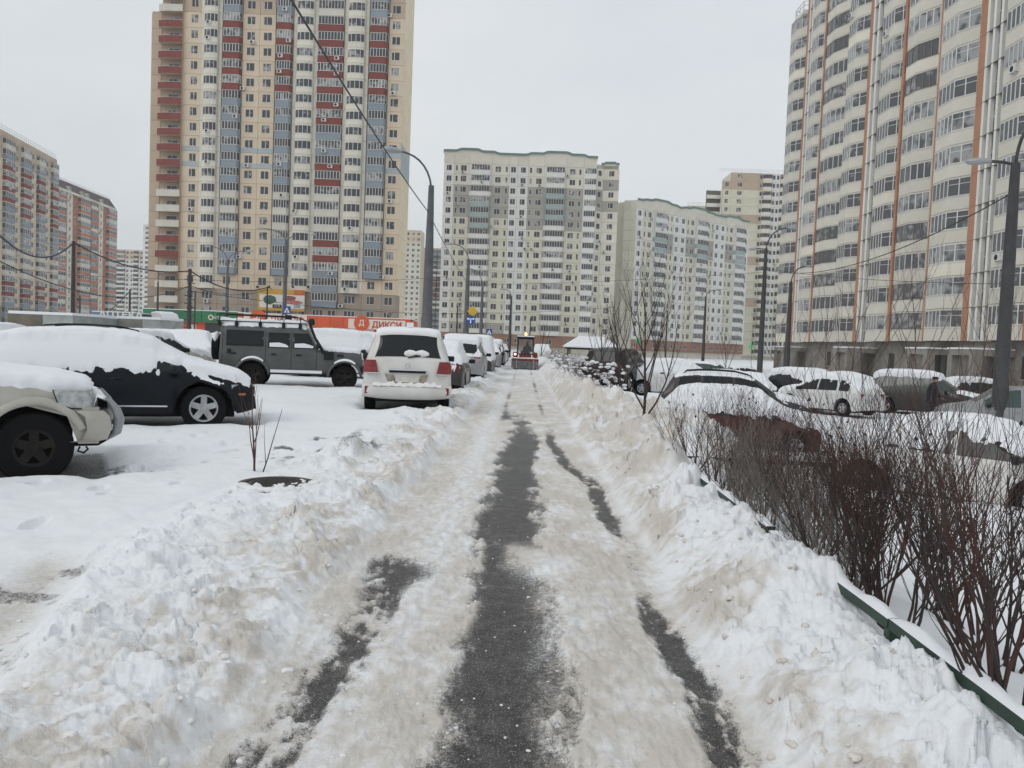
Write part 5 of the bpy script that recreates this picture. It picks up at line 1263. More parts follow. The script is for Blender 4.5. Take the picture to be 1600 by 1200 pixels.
# snow-laden low shrubs beyond the heap
def snowy_shrub(x, y, z, s, label, group, seed, snow=True):
    rr_ = random.Random(seed); t = empty('snowy_shrub', (x, y, z), 0, label, 'shrub', group)
    link('twigs', SH[seed % 4][0], t).scale = (s*0.8, s*0.8, s*0.62)
    if snow:
        q = MB().mat(M['snow_fine'])
        for k in range(24):
            a = rr_.uniform(0, 6.28); d = s*0.5*rr_.random()**0.6; c = (math.cos(a)*d, math.sin(a)*d, s*rr_.uniform(0.05, 0.62)); r = s*rr_.uniform(0.018, 0.05)
            q.add([(c[0]+v.x*r*1.5, c[1]+v.y*r*1.5, c[2]+v.z*r*rr_.uniform(.6, 1.0)) for v in IV], IF)
        q.build('snow_cover', t, smooth=True)
    return t
k = 0
for j, (u, Y) in enumerate(sorted([(868, 48), (880, 42), (893, 38), (905, 33), (884, 36), (922, 30), (940, 27), (955, 30), (912, 40), (930, 38), (900, 46), (960, 26), (890, 30), (908, 27)])):
    p = atY(u, 560, Y); zz = gh_base(p.x, Y); snowy_shrub(p.x, Y, zz-0.05, 1.25, ORD[j]+' snow-laden low shrub from the left on the verge beyond the heap', 'snow-laden shrubs between path and lower car park', k); k += 1
for j, (u, Y, s) in enumerate(sorted([(1302, 50, 2.2), (1330, 49, 2.3), (1360, 48, 2.2), (1400, 46, 2.0), (1425, 45, 2.2), (1470, 43, 2.4), (1500, 40, 2.4), (1535, 38, 2.6), (1570, 36, 2.8), (1598, 35, 2.8), (1280, 55, 2.0)])):
    p = atY(u, 560, Y); snowy_shrub(p.x, Y, -0.85, s, ORD[j]+' brown shrub from the left in the hedge before the near block', 'brown hedge shrubs before the near block', k, snow=False); k += 1
for j, (u, Y) in enumerate([(860, 100), (875, 95), (890, 102), (910, 98), (930, 96), (950, 92), (985, 90), (1030, 88), (1060, 86)]):
    p = atY(u, 545, Y); snowy_shrub(p.x, Y, -0.85, 2.6, ORD[j]+' dark leafless shrub from the left before the wide cream block', 'dark shrubs before the wide cream block', k, snow=False); k += 1
# gazebo with snowy roof
p = atY(923, 540, 80); gz_ = empty('gazebo', (p.x, 80, -0.85), 0, 'low dark gazebo with snow-covered hipped roof beyond the shrubs', 'gazebo')
MB().mat(M['snow']).add([(-2.6, -2.2, 2.5), (2.6, -2.2, 2.5), (2.6, 2.2, 2.5), (-2.6, 2.2, 2.5), (-1.2, 0, 3.5), (1.2, 0, 3.5), (-2.6, -2.2, 2.38), (2.6, -2.2, 2.38), (2.6, 2.2, 2.38), (-2.6, 2.2, 2.38)], [(0, 1, 5, 4), (1, 2, 5), (2, 3, 4, 5), (3, 0, 4), (6, 7, 1, 0), (7, 8, 2, 1), (8, 9, 3, 2), (9, 6, 0, 3)]).build('snow_cover', gz_)
MB().mat(M['black']).box((-2.4, -2.0, 2.2), (2.4, 2.0, 2.37)).build('roof', gz_)
for sx in (-1, 1):
    for sy in (-1, 1): MB().mat(M['brownframe']).box((sx*2.1-0.08, sy*1.7-0.08, 0), (sx*2.1+0.08, sy*1.7+0.08, 2.2)).build('post', gz_)
MB().mat(M['brownframe']).box((-2.1, 1.6, 0.3), (2.1, 1.68, 1.2)).build('panel', gz_)
# green neon cross of a far pharmacy
M['neon'] = mat('green_neon', (0.02, 0.3, 0.1), 0.5, emit=(0.02, 0.6, 0.2), estr=0.25)
for (u, v, lb) in ((997, 532, 'small lit green cross sign behind the young tree'), (1174, 541, 'small lit green sign at the foot of the yellow tower')):
    p = atY(u, v, 200); q = MB().mat(M['neon']); q.box((-0.18, 0, -0.7), (0.18, 0.2, 0.7)); q.box((-0.6, 0.01, -0.18), (0.6, 0.19, 0.18)); o = q.build('pharmacy_sign', None, (p.x, 200, p.z)); tag(o, lb, 'sign')
# ---------------------------------------------------------------- vehicles
def paint(name, c, rough=0.35, dirt=None, v=0.1, coat=0.25, spec=0.4):
    return mat(name, c, rough, var=v, nscale=2.0, col2=dirt, coat=coat, spec=spec)
M['p_black'] = paint('black_car_paint', (0.005, 0.007, 0.011), 0.3, v=0.3, coat=0.0, spec=0.22); M['p_white'] = paint('dirty_white_car_paint', (0.66, 0.66, 0.645), 0.42, dirt=(0.56, 0.545, 0.51))
M['p_pearl'] = paint('pearl_beige_car_paint', (0.47, 0.455, 0.42), 0.4, dirt=(0.31, 0.29, 0.25)); M['p_grey'] = paint('dark_grey_car_paint', (0.078, 0.083, 0.083), 0.4, v=0.25)
M['p_silver'] = paint('silver_car_paint', (0.26, 0.27, 0.28), 0.35, v=0.15); M['p_red'] = paint('dark_red_car_paint', (0.075, 0.008, 0.010), 0.3, v=0.2)
M['p_brown'] = paint('dark_graphite_car_paint', (0.035, 0.033, 0.035), 0.35, v=0.25); M['p_clean'] = paint('white_car_paint', (0.62, 0.62, 0.61), 0.35, v=0.12)
M['p_green'] = paint('dark_green_car_paint', (0.02, 0.045, 0.04), 0.35)
M['seam'] = mat('door_seam', (0.006, 0.006, 0.007), 0.9); M['under'] = mat('underbody_black', (0.008, 0.008, 0.008), 0.95)
PROF = {
 'suv':   dict(L=4.7, W=1.88, rw=0.36, xw=(0.92, 3.78), zb=0.26, top=[(0,.60),(.03,.98),(.14,1.15),(.40,1.62),(.75,1.72),(1.6,1.76),(2.5,1.73),(2.95,1.63),(3.62,1.16),(3.95,1.10),(4.4,1.01),(4.63,.86),(4.7,.55)],
               belt=[(0,1.06),(1.0,1.08),(3.7,.99),(4.7,.6)], tum=.78, win=[(.55,1.25),(1.35,2.25),(2.33,3.35)], ws=(2.98,3.58), rs=(.16,.38)),
 'cross': dict(L=4.68, W=1.93, rw=0.375, xw=(0.95, 3.82), zb=0.27, top=[(0,.60),(.04,.97),(.20,1.10),(.62,1.44),(1.05,1.55),(1.9,1.60),(2.6,1.57),(3.0,1.47),(3.70,1.11),(4.0,1.05),(4.4,.95),(4.62,.80),(4.68,.50)],
               belt=[(0,.99),(1.2,1.0),(3.7,.94),(4.68,.6)], tum=.76, win=[(.60,1.25),(1.35,2.3),(2.38,3.45)], ws=(3.05,3.66), rs=(.24,.58)),
 'sedan': dict(L=4.5, W=1.76, rw=0.31, xw=(0.85, 3.50), zb=0.20, top=[(0,.55),(.05,.93),(.45,1.02),(.80,1.06),(1.45,1.36),(1.9,1.43),(2.5,1.44),(2.95,1.35),(3.55,.99),(4.15,.87),(4.42,.72),(4.5,.45)],
               belt=[(0,.90),(1.0,.93),(3.6,.86),(4.5,.5)], tum=.76, win=[(1.12,1.42),(1.5,2.25),(2.32,3.3)], ws=(2.98,3.52), rs=(.86,1.40)),
 'hatch': dict(L=4.1, W=1.74, rw=0.31, xw=(0.72, 3.25), zb=0.20, top=[(0,.50),(.04,.92),(.14,1.08),(.50,1.42),(.9,1.49),(1.9,1.50),(2.4,1.42),(3.1,1.00),(3.75,.88),(4.03,.70),(4.1,.42)],
               belt=[(0,.93),(1.0,.94),(3.2,.87),(4.1,.5)], tum=.77, win=[(.50,.95),(1.05,1.9),(1.97,2.9)], ws=(2.45,3.05), rs=(.17,.47)),
 'van':   dict(L=4.5, W=1.82, rw=0.32, xw=(0.8, 3.55), zb=0.22, top=[(0,.55),(.03,1.1),(.06,1.75),(.22,1.84),(1.5,1.87),(2.6,1.84),(3.0,1.72),(3.65,1.12),(4.2,.96),(4.43,.78),(4.5,.45)],
               belt=[(0,1.05),(1.0,1.06),(3.6,.98),(4.5,.5)], tum=.86, win=[(.4,1.25),(1.4,2.35),(2.45,3.4)], ws=(3.05,3.6), rs=(.045,.07)),
 'lc':    dict(L=4.95, W=1.97, rw=0.39, xw=(1.12, 3.97), zb=0.36, top=[(0,.64),(.03,.92),(.07,1.20),(.13,1.28),(.42,1.80),(.62,1.88),(1.6,1.91),(2.7,1.89),(3.1,1.80),(3.62,1.30),(4.0,1.24),(4.7,1.15),(4.9,.95),(4.95,.6)],
               belt=[(0,1.12),(1.2,1.17),(3.7,1.12),(4.95,.7)], tum=.77, win=[(.62,1.35),(1.45,2.4),(2.5,3.5)], ws=(3.15,3.58), rs=(.135,.405)),
 'pajero': dict(L=4.6, W=1.84, rw=0.385, xw=(1.0, 3.88), zb=0.42, top=[(0,.7),(.03,1.15),(.1,1.25),(.3,1.70),(.5,1.77),(2.4,1.78),(2.75,1.68),(3.25,1.20),(3.5,1.155),(4.1,1.10),(4.38,1.03),(4.47,.93),(4.5,.62),(4.6,.58)],
               belt=[(0,1.1),(1.2,1.12),(3.3,1.09),(4.6,.7)], tum=.82, win=[(.4,1.0),(1.1,1.95),(2.02,2.95)], ws=(2.8,3.2), rs=(.11,.28)),
 'def':   dict(L=4.35, W=1.79, rw=0.40, xw=(1.00, 3.79), zb=0.50, top=[(0,1.0),(.01,1.20),(.03,1.90),(.10,1.96),(.3,1.98),(2.45,1.98),(2.62,1.93),(2.92,1.36),(3.0,1.32),(4.15,1.26),(4.30,1.20),(4.34,.9),(4.35,.6)],
               belt=[(0,1.22),(2.9,1.22),(3.0,1.20),(4.35,1.1)], tum=.90, win=[], ws=(2.66,2.90), rs=(.012,.028)),
}
def sections(S, n_extra=0):
    L, W = S['L'], S['W']; tx_ = np.array([p[0] for p in S['top']]); tz = np.array([p[1] for p in S['top']])
    bx = np.array([p[0] for p in S['belt']]); bz_ = np.array([p[1] for p in S['belt']])
    xs = set(np.round(np.linspace(0, L, 46+n_extra), 3)) | set(np.round(tx_, 3)) | {0.015, L-0.015}
    ra = S['rw']+0.075
    for xw in S['xw']:
        for k in range(-9, 10): xs.add(round(xw+ra*math.sin(k/9*math.pi/2), 3))
    xs = np.array(sorted(x for x in xs if 0 <= x <= L)); out = []
    for x in xs:
        zt = np.interp(x, tx_, tz); bl = min(np.interp(x, bx, bz_), zt-0.05)
        e0 = max(0, 1-x/0.45); e1 = max(0, 1-(L-x)/0.7)
        w = W/2*(1-0.07*e0**2.5-0.16*e1**2.2)
        g = np.clip((zt-bl)/0.45, 0, 1); wr = (w-0.03)*(1-(1-S['tum'])*g)-0.05*(1-g)
        zb = S['zb']+0.10*e1**3+0.06*e0**3; ar = 0
        for xw in S['xw']:
            d = abs(x-xw)
            if d < ra: ar = S['rw']+math.sqrt(max(0, ra*ra-d*d)); zb = max(zb, ar)
        zb = min(zb, bl-0.10)
        fl = 0.018*(1 if any(abs(x-xw) < ra+0.12 for xw in S['xw']) else 0)
        zm = zb+(bl-zb)*0.5
        pts = [(w-0.22, zb+0.01), (w-0.02+fl, zb), (w+fl, zb+min(0.07, (bl-zb)*0.25)), (w+fl*.3, zm), (w-0.008, bl-min(0.10, (bl-zb)*0.25)), (w-0.035, bl),
               ((w-0.035)*0.5+wr*0.5+0.012*g, bl+(zt-bl)*0.45), (wr, zt-0.10*g-0.02*(1-g)), (wr-0.06, zt-0.035*g-0.01*(1-g)), (wr*.6, zt-0.008), (wr*.3, zt-0.002), (0, zt)]
        out.append(pts)
    return xs, np.array(out)
def side_y(xs, sec, x, z):
    i = int(np.clip(np.searchsorted(xs, x)-1, 0, len(xs)-2)); t = (x-xs[i])/(xs[i+1]-xs[i]); s = sec[i]*(1-t)+sec[i+1]*t
    return float(np.interp(z, s[1:9, 1], s[1:9, 0]))
def top_z(S, x): return float(np.interp(x, [p[0] for p in S['top']], [p[1] for p in S['top']]))
def belt_z(S, x): return min(float(np.interp(x, [p[0] for p in S['belt']], [p[1] for p in S['belt']])), top_z(S, x)-0.05)
_cm = {}
def wheel_meshes(rw, w_=0.24, rim='alloy', rr_=0.62):
    k = ('wh', rw, rim, rr_)
    if k not in _cm:
        a = MB().mat(M['rubber']); r = rw; ri = rw*rr_
        a.lathe([(ri, w_/2-0.01), (r*0.93, w_/2), (r, w_/2-0.035), (r, -w_/2+0.035), (r*0.93, -w_/2), (ri, -w_/2+0.01), (ri, w_/2-0.01)], 30, 'y')
        b = MB().mat(M[rim]); b.lathe([(ri+0.004, w_/2-0.012), (ri-0.025, w_/2-0.015), (ri-0.04, w_/2-0.07)], 30, 'y')
        for i in range(5):
            a_ = 2*math.pi*i/5+0.3; ca, sa = math.cos(a_), math.sin(a_); P_ = []
            for rad, hw, yy in ((0.03, 0.05, w_/2-0.035), (ri-0.03, 0.028+ri*0.09, w_/2-0.02)):
                P_.append([(rad*ca-hw*sa, -yy, rad*sa+hw*ca), (rad*ca+hw*sa, -yy, rad*sa-hw*ca)])
            (p0, p1), (q0, q1) = P_
            dn = lambda p: (p[0], p[1]+0.03, p[2])
            b.add([p0, p1, q1, q0, dn(p0), dn(p1), dn(q1), dn(q0)], [(0, 1, 2, 3), (0, 4, 5, 1), (1, 5, 6, 2), (2, 6, 7, 3), (3, 7, 4, 0)])
        b.lathe([(0.001, w_/2-0.02), (0.055, w_/2-0.022), (0.065, w_/2-0.045)], 14, 'y')
        b.mat(M['under']); b.lathe([(0.001, w_/2-0.09), (ri-0.02, w_/2-0.09)], 20, 'y')
        _cm[k] = (a.mesh('tyre', 'a'), b.mesh('rim', 'a'))
    return _cm[k]
def snow_mesh(S, xs, sec, sn, seed=0):
    # snow lying on roof, bonnet and screens; thickness fades out where the surface turns vertical
    L = S['L']; NX, NJ = 120, 47
    X = np.linspace(0.0, L, NX); base = np.zeros((NX, sec.shape[1], 2))
    for j in range(sec.shape[1]):
        for c in range(2): base[:, j, c] = np.interp(X, xs, sec[:, j, c])
    half = base[:, 3:, :]                       # from mid-body to the centre line
    d = np.zeros(half.shape[:2]); d[:, 1:] = np.cumsum(np.hypot(np.diff(half[:, :, 0]), np.diff(half[:, :, 1])), axis=1)
    nh = NJ//2+1; Yh = np.zeros((NX, nh)); Zh = np.zeros((NX, nh))
    for i in range(NX):
        u = np.linspace(0, d[i, -1], nh); Yh[i] = np.interp(u, d[i], half[i, :, 0]); Zh[i] = np.interp(u, d[i], half[i, :, 1])
    Y = np.concatenate([Yh, -Yh[:, -2::-1]], 1); Z = np.concatenate([Zh, Zh[:, -2::-1]], 1); XX = np.repeat(X[:, None], Y.shape[1], 1)
    P = np.stack([XX, Y, Z], -1); dx = np.gradient(P, axis=0); dy = np.gradient(P, axis=1)
    N = np.cross(dx, dy); N /= np.linalg.norm(N, axis=-1, keepdims=True)+1e-9
    if N[NX//2, Y.shape[1]//2, 2] < 0: N = -N
    nz = N[..., 2]; nzs = 0.04*perlin(XX*5+seed, Y*5+seed*3, seed)+0.03*perlin(XX*14, Y*14+seed, seed+3)
    roof = sn.get('roof', 0.07); hood = sn.get('hood', 0.06); side = sn.get('side', 0.0); wind = sn.get('wind', 0.04)
    bl = np.array([belt_z(S, x) for x in X])[:, None]; tp = np.array([top_z(S, x) for x in X])[:, None]
    xm = S['ws'][1]; x0r = S['rs'][1]
    T = np.where(XX > xm, hood, np.where((XX > S['ws'][0]) | (XX < x0r), wind, roof))
    T = T+0*Y
    # blur thickness along the length so that the parts join
    for _ in range(5): T[1:-1] = (T[:-2]+T[1:-1]*2+T[2:])/4
    f = np.clip((nz-0.44+nzs*2.0)/0.3, 0, 1)
    th = T*f*(1+2.2*nzs)+-0.03*(1-f)
    if side:
        zl = sn.get('side_to', 0.0); lower = sn.get('low', bl+zl)
        sidef = np.clip((Z-(bl+zl)+nzs*1.6+0.02)/0.10, 0, 1)
        if 'side_x' in sn: sidef = sidef*np.clip((XX-sn['side_x'][0])/0.1, 0, 1)*np.clip((sn['side_x'][1]-XX+nzs*3)/0.2, 0, 1)
        th = np.maximum(th, side*(0.75+1.2*nzs)*sidef-0.035*(1-sidef))
    if 'bare' in sn:
        for (a, b, y0, y1) in sn['bare']: th = np.where((XX > a+nzs) & (XX < b+nzs) & (Y > y0+nzs) & (Y < y1-nzs), -0.06, th)
    th = np.where(np.repeat(np.arange(NX)[:, None] < 1, th.shape[1], 1), -0.02, th)
    Q = P+N*th[..., None]; Q[..., 2] += np.clip(th, 0, 1)*0.3
    mb_ = MB().mat(M[sn.get('mat', 'snow_fine')]); G = Q.tolist(); mb_.grid(G, flip=True)
    # drop faces entirely sunk under the body
    keep = []; nc = Y.shape[1]
    for k, fidx in enumerate(mb_.f):
        if max(th[v//nc, v % nc] for v in fidx) > -0.015: keep.append(k)
    mb_.f = [mb_.f[k] for k in keep]; mb_.m = [mb_.m[k] for k in keep]
    return mb_.mesh('snow_cover', True)
def bx_(a): return math.copysign(min(1.0, abs(a)*1.55)**0.6, a)
def car(kind, x, y, rz, pm, label, cat='car', snow=None, z=None, zoff=0.0, rim='alloy', tail=True, group=None, clad=False, mirrors=True, rails=False, winmat='carglass', seed=1, name='parked_car', hl='lampglass', handles=True, extra=None, rr_=0.62):
    S = PROF[kind]; xs, sec = sections(S); L, W = S['L'], S['W']
    if z is None: z = gh_base(x, y)
    t = empty(name, (x, y, z+zoff), rz, label, cat, group); ox = -L/2
    full = np.concatenate([sec, sec[:, -2::-1]*np.array([-1, 1])], 1)
    mb_ = MB().mat(M[pm]); nj = full.shape[1]
    P = [[(xs[i]+ox, full[i, j, 0], full[i, j, 1]) for j in range(nj)] for i in range(len(xs))]
    mb_.grid(P, flip=True)
    for e in (0, len(xs)-1):
        b0 = e*nj; h = nj//2
        for j in range(h):
            if j == h-1: f = (b0+j, b0+h, b0+nj-1-j)
            else: f = (b0+j, b0+j+1, b0+nj-2-j, b0+nj-1-j)
            mb_.f.append(f if e else f[::-1]); mb_.m.append(0)
    if clad:
        mb_.mats.append(M['black'])
        for k, f in enumerate(mb_.f[:(len(xs)-1)*(nj-1)]):
            j = k % (nj-1)
            if j in (0, 1) or j >= nj-3: mb_.m[k] = 1
    body = mb_.build('body', t, smooth='a')
    u = MB().mat(M['under']); u.box((0.35+ox, -W/2+0.24, S['zb']-0.06), (L-0.35+ox, W/2-0.24, S['zb']+0.42)); u.build('underbody', t)
    # wheels
    tm, rm = wheel_meshes(S['rw'], rim=rim, rr_=rr_)
    for xw in S['xw']:
        for sgn in (-1, 1):
            wl = empty_mesh_child('wheel', t, (xw+ox, sgn*(W/2-0.13), S['rw']), 0 if sgn < 0 else math.pi, tm)
            link('rim', rm, wl)
    # glazing
    for (a, b) in S['win']:
        for sgn in (-1, 1):
            lo, hi = [], []
            n_ = 12
            for k in range(n_+1):
                xx = a+(b-a)*k/n_; zl = belt_z(S, xx)+0.03; zu = top_z(S, xx)-0.11
                if k == 0 and a < 1.2 and kind != 'van': zu = min(zu, zl+0.18)
                if zu < zl+0.015: continue
                yl, yu = side_y(xs, sec, xx, zl)+0.006, side_y(xs, sec, xx, zu)+0.008
                ym = side_y(xs, sec, xx, (zl+zu)/2)+0.009
                lo.append([(xx+ox, sgn*yl, zl), (xx+ox, sgn*ym, (zl+zu)/2), (xx+ox, sgn*yu, zu)])
            if len(lo) > 1: g = MB().mat(M[winmat]); g.grid(lo, flip=(sgn > 0)); g.build('side_window', t, smooth=True)
    for nm, (a, b), inset in (('windscreen', S['ws'], 0.92), ('rear_window', S['rs'], 0.93)):
        G = []
        for k in range(7):
            xx = a+(b-a)*k/6; s = np.array([np.interp(xx, xs, full[:, j, 0]) for j in range(7, nj-7)]); zz = np.array([np.interp(xx, xs, full[:, j, 1]) for j in range(7, nj-7)])
            sl = (top_z(S, b)-top_z(S, a))/(b-a); nl = math.hypot(1, sl)
            G.append([(xx+ox-sl/nl*0.009, yy*inset, z_+0.009/nl+(0.0)) for yy, z_ in zip(s, zz)])
        g = MB().mat(M[winmat]); g.grid(G, flip=True); g.build(nm, t, smooth=True)
    # door seams and handles
    q = MB().mat(M['seam'])
    for (a, b) in S['win'][1:]:
        for xx in (a-0.04,):
            for sgn in (-1, 1):
                col = []
                for k in range(9):
                    zz = S['zb']+0.12+(belt_z(S, xx)-S['zb']-0.12)*k/8
                    yy = side_y(xs, sec, xx, zz)+0.0025; col.append([(xx+ox-0.006, sgn*yy, zz), (xx+ox+0.006, sgn*yy, zz)])
                q.grid(col, flip=(sgn < 0))
    if q.v: q.build('door_seam', t)
    if handles:
        for (a, b) in S['win'][1:]:
            for sgn in (-1, 1):
                zz = belt_z(S, a)-0.12; yy = side_y(xs, sec, a+0.1, zz); h = MB().mat(M[pm]); h.tube([(a+0.02+ox, sgn*(yy+0.004), zz), (a+0.06+ox, sgn*(yy+0.03), zz), (a+0.16+ox, sgn*(yy+0.03), zz), (a+0.2+ox, sgn*(yy+0.004), zz)], 0.012, 5); h.build('door_handle', t)
    if mirrors:
        for sgn in (-1, 1):
            xx = S['ws'][1]-0.32; zz = belt_z(S, xx)+0.08; yy = W/2; mm = MB().mat(M['black'])
            mm.add([(xx+ox+bx_(v.x)*0.055, sgn*(yy+0.09)+bx_(v.y)*0.105, zz+bx_(v.z)*0.07) for v in IV], IF); mm.tube([(xx+ox, sgn*(yy-0.08), zz-0.05), (xx+ox, sgn*(yy+0.05), zz-0.02)], 0.025, 5); mm.build('mirror', t, smooth=True)
    # lamps
    def lamp(m, nm, xe, z0, z1, yin, depth, sgn):
        xd = ox+xe; face = -1 if xe < L/2 else 1; w_ = min(side_y(xs, sec, xe if xe > 0.02 else 0.02, (z0+z1)/2), W/2)
        a = MB().mat(M[m]); pts = [(xd+face*0.012-0, yin), (xd+face*0.012, w_-0.04), (xd-face*0.05, w_+0.006)]
        xx = xe-face*depth; pts.append((ox+xx, side_y(xs, sec, xx, (z0+z1)/2)+0.010))
        lo = [(p[0], sgn*p[1], z0) for p in pts]; hi = [(p[0]-face*0.02, sgn*(p[1]-0.012), z1) for p in pts]
        a.grid([lo, hi], flip=(sgn*face < 0)); inn = [(p[0]-face*0.05, sgn*(p[1]-0.06), (z0+z1)/2) for p in pts]
        a.grid([hi, inn], flip=(sgn*face < 0)); a.grid([inn, lo], flip=(sgn*face < 0)); a.build(nm, t)
    sc = S.get('lz', None); tz0 = belt_z(S, 0.3)-0.26
    if tail and kind not in ('def',):
        for sgn in (-1, 1): lamp('redlamp', 'taillight', 0.03 if kind != 'lc' else 0.03, tz0, tz0+0.22, W/2-0.36, 0.22, sgn)
    if kind not in ('def', 'pajero'):
        for sgn in (-1, 1): lamp(hl, 'headlight', L-0.12, top_z(S, L-0.12)-0.20, top_z(S, L-0.12)-0.06, W/2-0.50, 0.28, sgn)
    for xe, fc in ((0, -1), (L, 1)):
        p = MB().mat(M['plate']); zc = S['zb']+0.22 if fc > 0 else S['zb']+0.42; x0 = ox+xe+fc*0.012
        p.box((min(x0, x0+fc*0.01), -0.26, zc-0.055), (max(x0, x0+fc*0.01), 0.26, zc+0.055)); p.build('number_plate', t)
    g = MB().mat(M['black']); zc = top_z(S, L-0.1)-0.16; g.box((ox+L-0.06, -0.42, S['zb']+0.32), (ox+L+0.008, 0.42, S['zb']+0.45)); g.build('grille', t)
    if rails:
        q = MB().mat(M['black'])
        for sgn in (-1, 1):
            a, b = S['rs'][1]+0.3, S['ws'][0]-0.1; yy = W/2*S['tum']-0.10
            q.tube([(ox+a, sgn*yy, top_z(S, a)-0.02), (ox+a+0.12, sgn*yy, top_z(S, a)+0.09)]+[(ox+a+(b-a)*k/4, sgn*yy, top_z(S, a+(b-a)*k/4)+0.09) for k in range(1, 4)]+[(ox+b-0.1, sgn*yy, top_z(S, b)+0.08), (ox+b, sgn*yy, top_z(S, b)-0.02)], 0.022, 6)
        q.build('roof_rail', t)
    if snow is not None:
        key = ('snow', kind, seed, str(sorted(snow.items())))
        if key not in _cm: _cm[key] = snow_mesh(S, xs, sec, snow, seed)
        s = link('snow_cover', _cm[key], t); s.location = (ox, 0, 0)
    t['car_len'] = L
    return t, S, xs, sec
def empty_mesh_child(name, parent, loc, rz, me):
    return link(name, me, parent, loc, rz)
def px_car(kind, u, Y, rzdeg, pm, label, **k):      # centre of the car on the line of sight through image column u at depth Y
    p = atY(u, 560, Y); z = k.pop('z', None)
    if z is None: z = -0.80 if p.x > 4.2 else 0.06
    return car(kind, p.x, Y, R(rzdeg), pm, label, z=z, **k)
# ======== A: white off-roader seen from behind
lcY = 18.2; p = atY(638.5, 600, lcY)
t, S, xs, sec = car('lc', p.x-0.36, lcY+4.95/2, R(97.5), 'p_white', 'large dirty white off-roader seen from behind with snow on its roof', cat='off-road car', snow={'roof': 0.05, 'hood': 0.06, 'wind': -0.06, 'bare': [(-0.1, 0.44, -1, 1)]}, z=-0.02, rim='rimdark', tail=False, seed=4)
ox = -S['L']/2
for sgn in (-1, 1):
    a = MB().mat(M['redlamp']); z0, z1 = 0.93, 1.20
    pts = [(ox-0.014, 0.64, 0.70), (ox-0.014, 0.90, 0.90), (ox+0.04, 0.955, 0.94), (ox+0.28, 0.995, 0.985)]
    lo = [(q[0], sgn*q[1], z0) for q in pts]; hi = [(q[0]+0.05, sgn*(q[2]-0.0), z1) for q in pts]
    hi[-1] = (hi[-1][0], hi[-1][1], 1.10)
    a.grid([lo, hi], flip=(sgn > 0)); a.build('taillight', t, smooth=True)
    MB().mat(M['chrome']).box((ox-0.025, min(sgn*0.60, sgn*0.90), 0.905), (ox+0.02, max(sgn*0.60, sgn*0.90), 0.925)).build('lamp_trim', t)
    q = MB().mat(M['redlamp']); ys_ = sorted((sgn*0.80, sgn*0.925)); q.box((ox-0.03, ys_[0], 0.46), (ox+0.01, ys_[1], 0.62)); q.build('reflector', t)
b = MB().mat(M['p_white'])       # bumper
G = []
for k in range(13):
    yy = -0.985+1.97*k/12; e = abs(yy)/0.985; xo = 0.10*e**4
    G.append([(ox+xo, yy, 0.34+0.05*e**3), (ox-0.07+xo, yy, 0.40), (ox-0.10+xo, yy, 0.50), (ox-0.09+xo, yy, 0.60), (ox-0.05+xo, yy, 0.66), (ox+0.02+xo, yy, 0.675)])
b.grid(G, flip=True); b.build('bumper', t, smooth=True)
sb = MB().mat(M['snow_lump']); G = []
rr9 = random.Random(9)
for k in range(31):
    yy = -0.76+1.52*k/30; hh = (0.01+0.07*rr9.random())*min(1, (0.8-abs(yy))*6)
    G.append([(ox-0.085, yy, 0.645-0.03*rr9.random()), (ox-0.085, yy, 0.655+hh*0.3), (ox-0.05, yy, 0.675+hh), (ox+0.02, yy, 0.68+hh*1.1), (ox+0.05, yy, 0.66)])
sb.grid(G, flip=True); sb.build('snow_ledge', t, smooth=True)
MB().mat(M['chrome']).box((ox-0.03, -0.42, 0.985), (ox+0.03, 0.42, 1.01)).build('handle_trim', t)
MB().mat(M['under']).box((ox-0.012, -0.40, 0.935), (ox+0.03, 0.40, 0.983)).build('handle_recess', t)
M['roaddirt'] = mat('road_dirt_film', (0.33, 0.30, 0.25), 0.8, col2=(0.15, 0.135, 0.11), nscale=5)
dm = MB().mat(M['roaddirt']); dm.prismx([(-0.46, 0.90), (-0.40, 0.72), (-0.27, 0.66), (0.27, 0.66), (0.42, 0.72), (0.50, 0.90), (0.30, 0.88), (0.25, 0.78), (-0.25, 0.78), (-0.30, 0.88)], ox-0.004, ox+0.05); dm.build('dirt_film', t)
lettering('V8', 0.085, M['chrome'], t, (ox-0.02, -0.72, 0.85), R(-90), name='badge', ext=0.004); lettering('VX200', 0.07, M['chrome'], t, (ox-0.02, 0.70, 0.85), R(-90), name='badge', ext=0.004)
MB().mat(M['chrome']).lathe([(0.04, 0), (0.05, 0.012), (0.06, 0)], 18, 'x', (ox-0.0, 0, 1.09)).build('emblem', t)
w_ = MB().mat(M['black']); w_.tube([(ox+0.10, 0.0, 1.27), (ox+0.13, -0.45, 1.36)], 0.013, 5); w_.build('wiper', t)
sw = MB().mat(M['snow_lump'])
for k in range(9): yy = 0.02-0.055*k; r = 0.065+0.02*math.sin(k*1.3); sw.add([(ox+0.15+v.x*0.05, yy+v.y*r*1.1, 1.375-abs(k-4)*0.004+v.z*r) for v in IV], IF)
sw.build('snow_clump', t, smooth=True)
MB().mat(M['snow_fine']).box((ox+0.62, -0.10, 1.95), (ox+0.78, 0.06, 2.06)).build('antenna_snow', t)
q = MB().mat(M['under']); q.tube([(ox+0.1, -0.45, 0.30), (ox+0.5, -0.45, 0.33)], 0.05, 8); q.box((ox+0.1, -0.7, 0.28), (ox+0.3, 0.7, 0.36)); q.build('rear_axle', t)
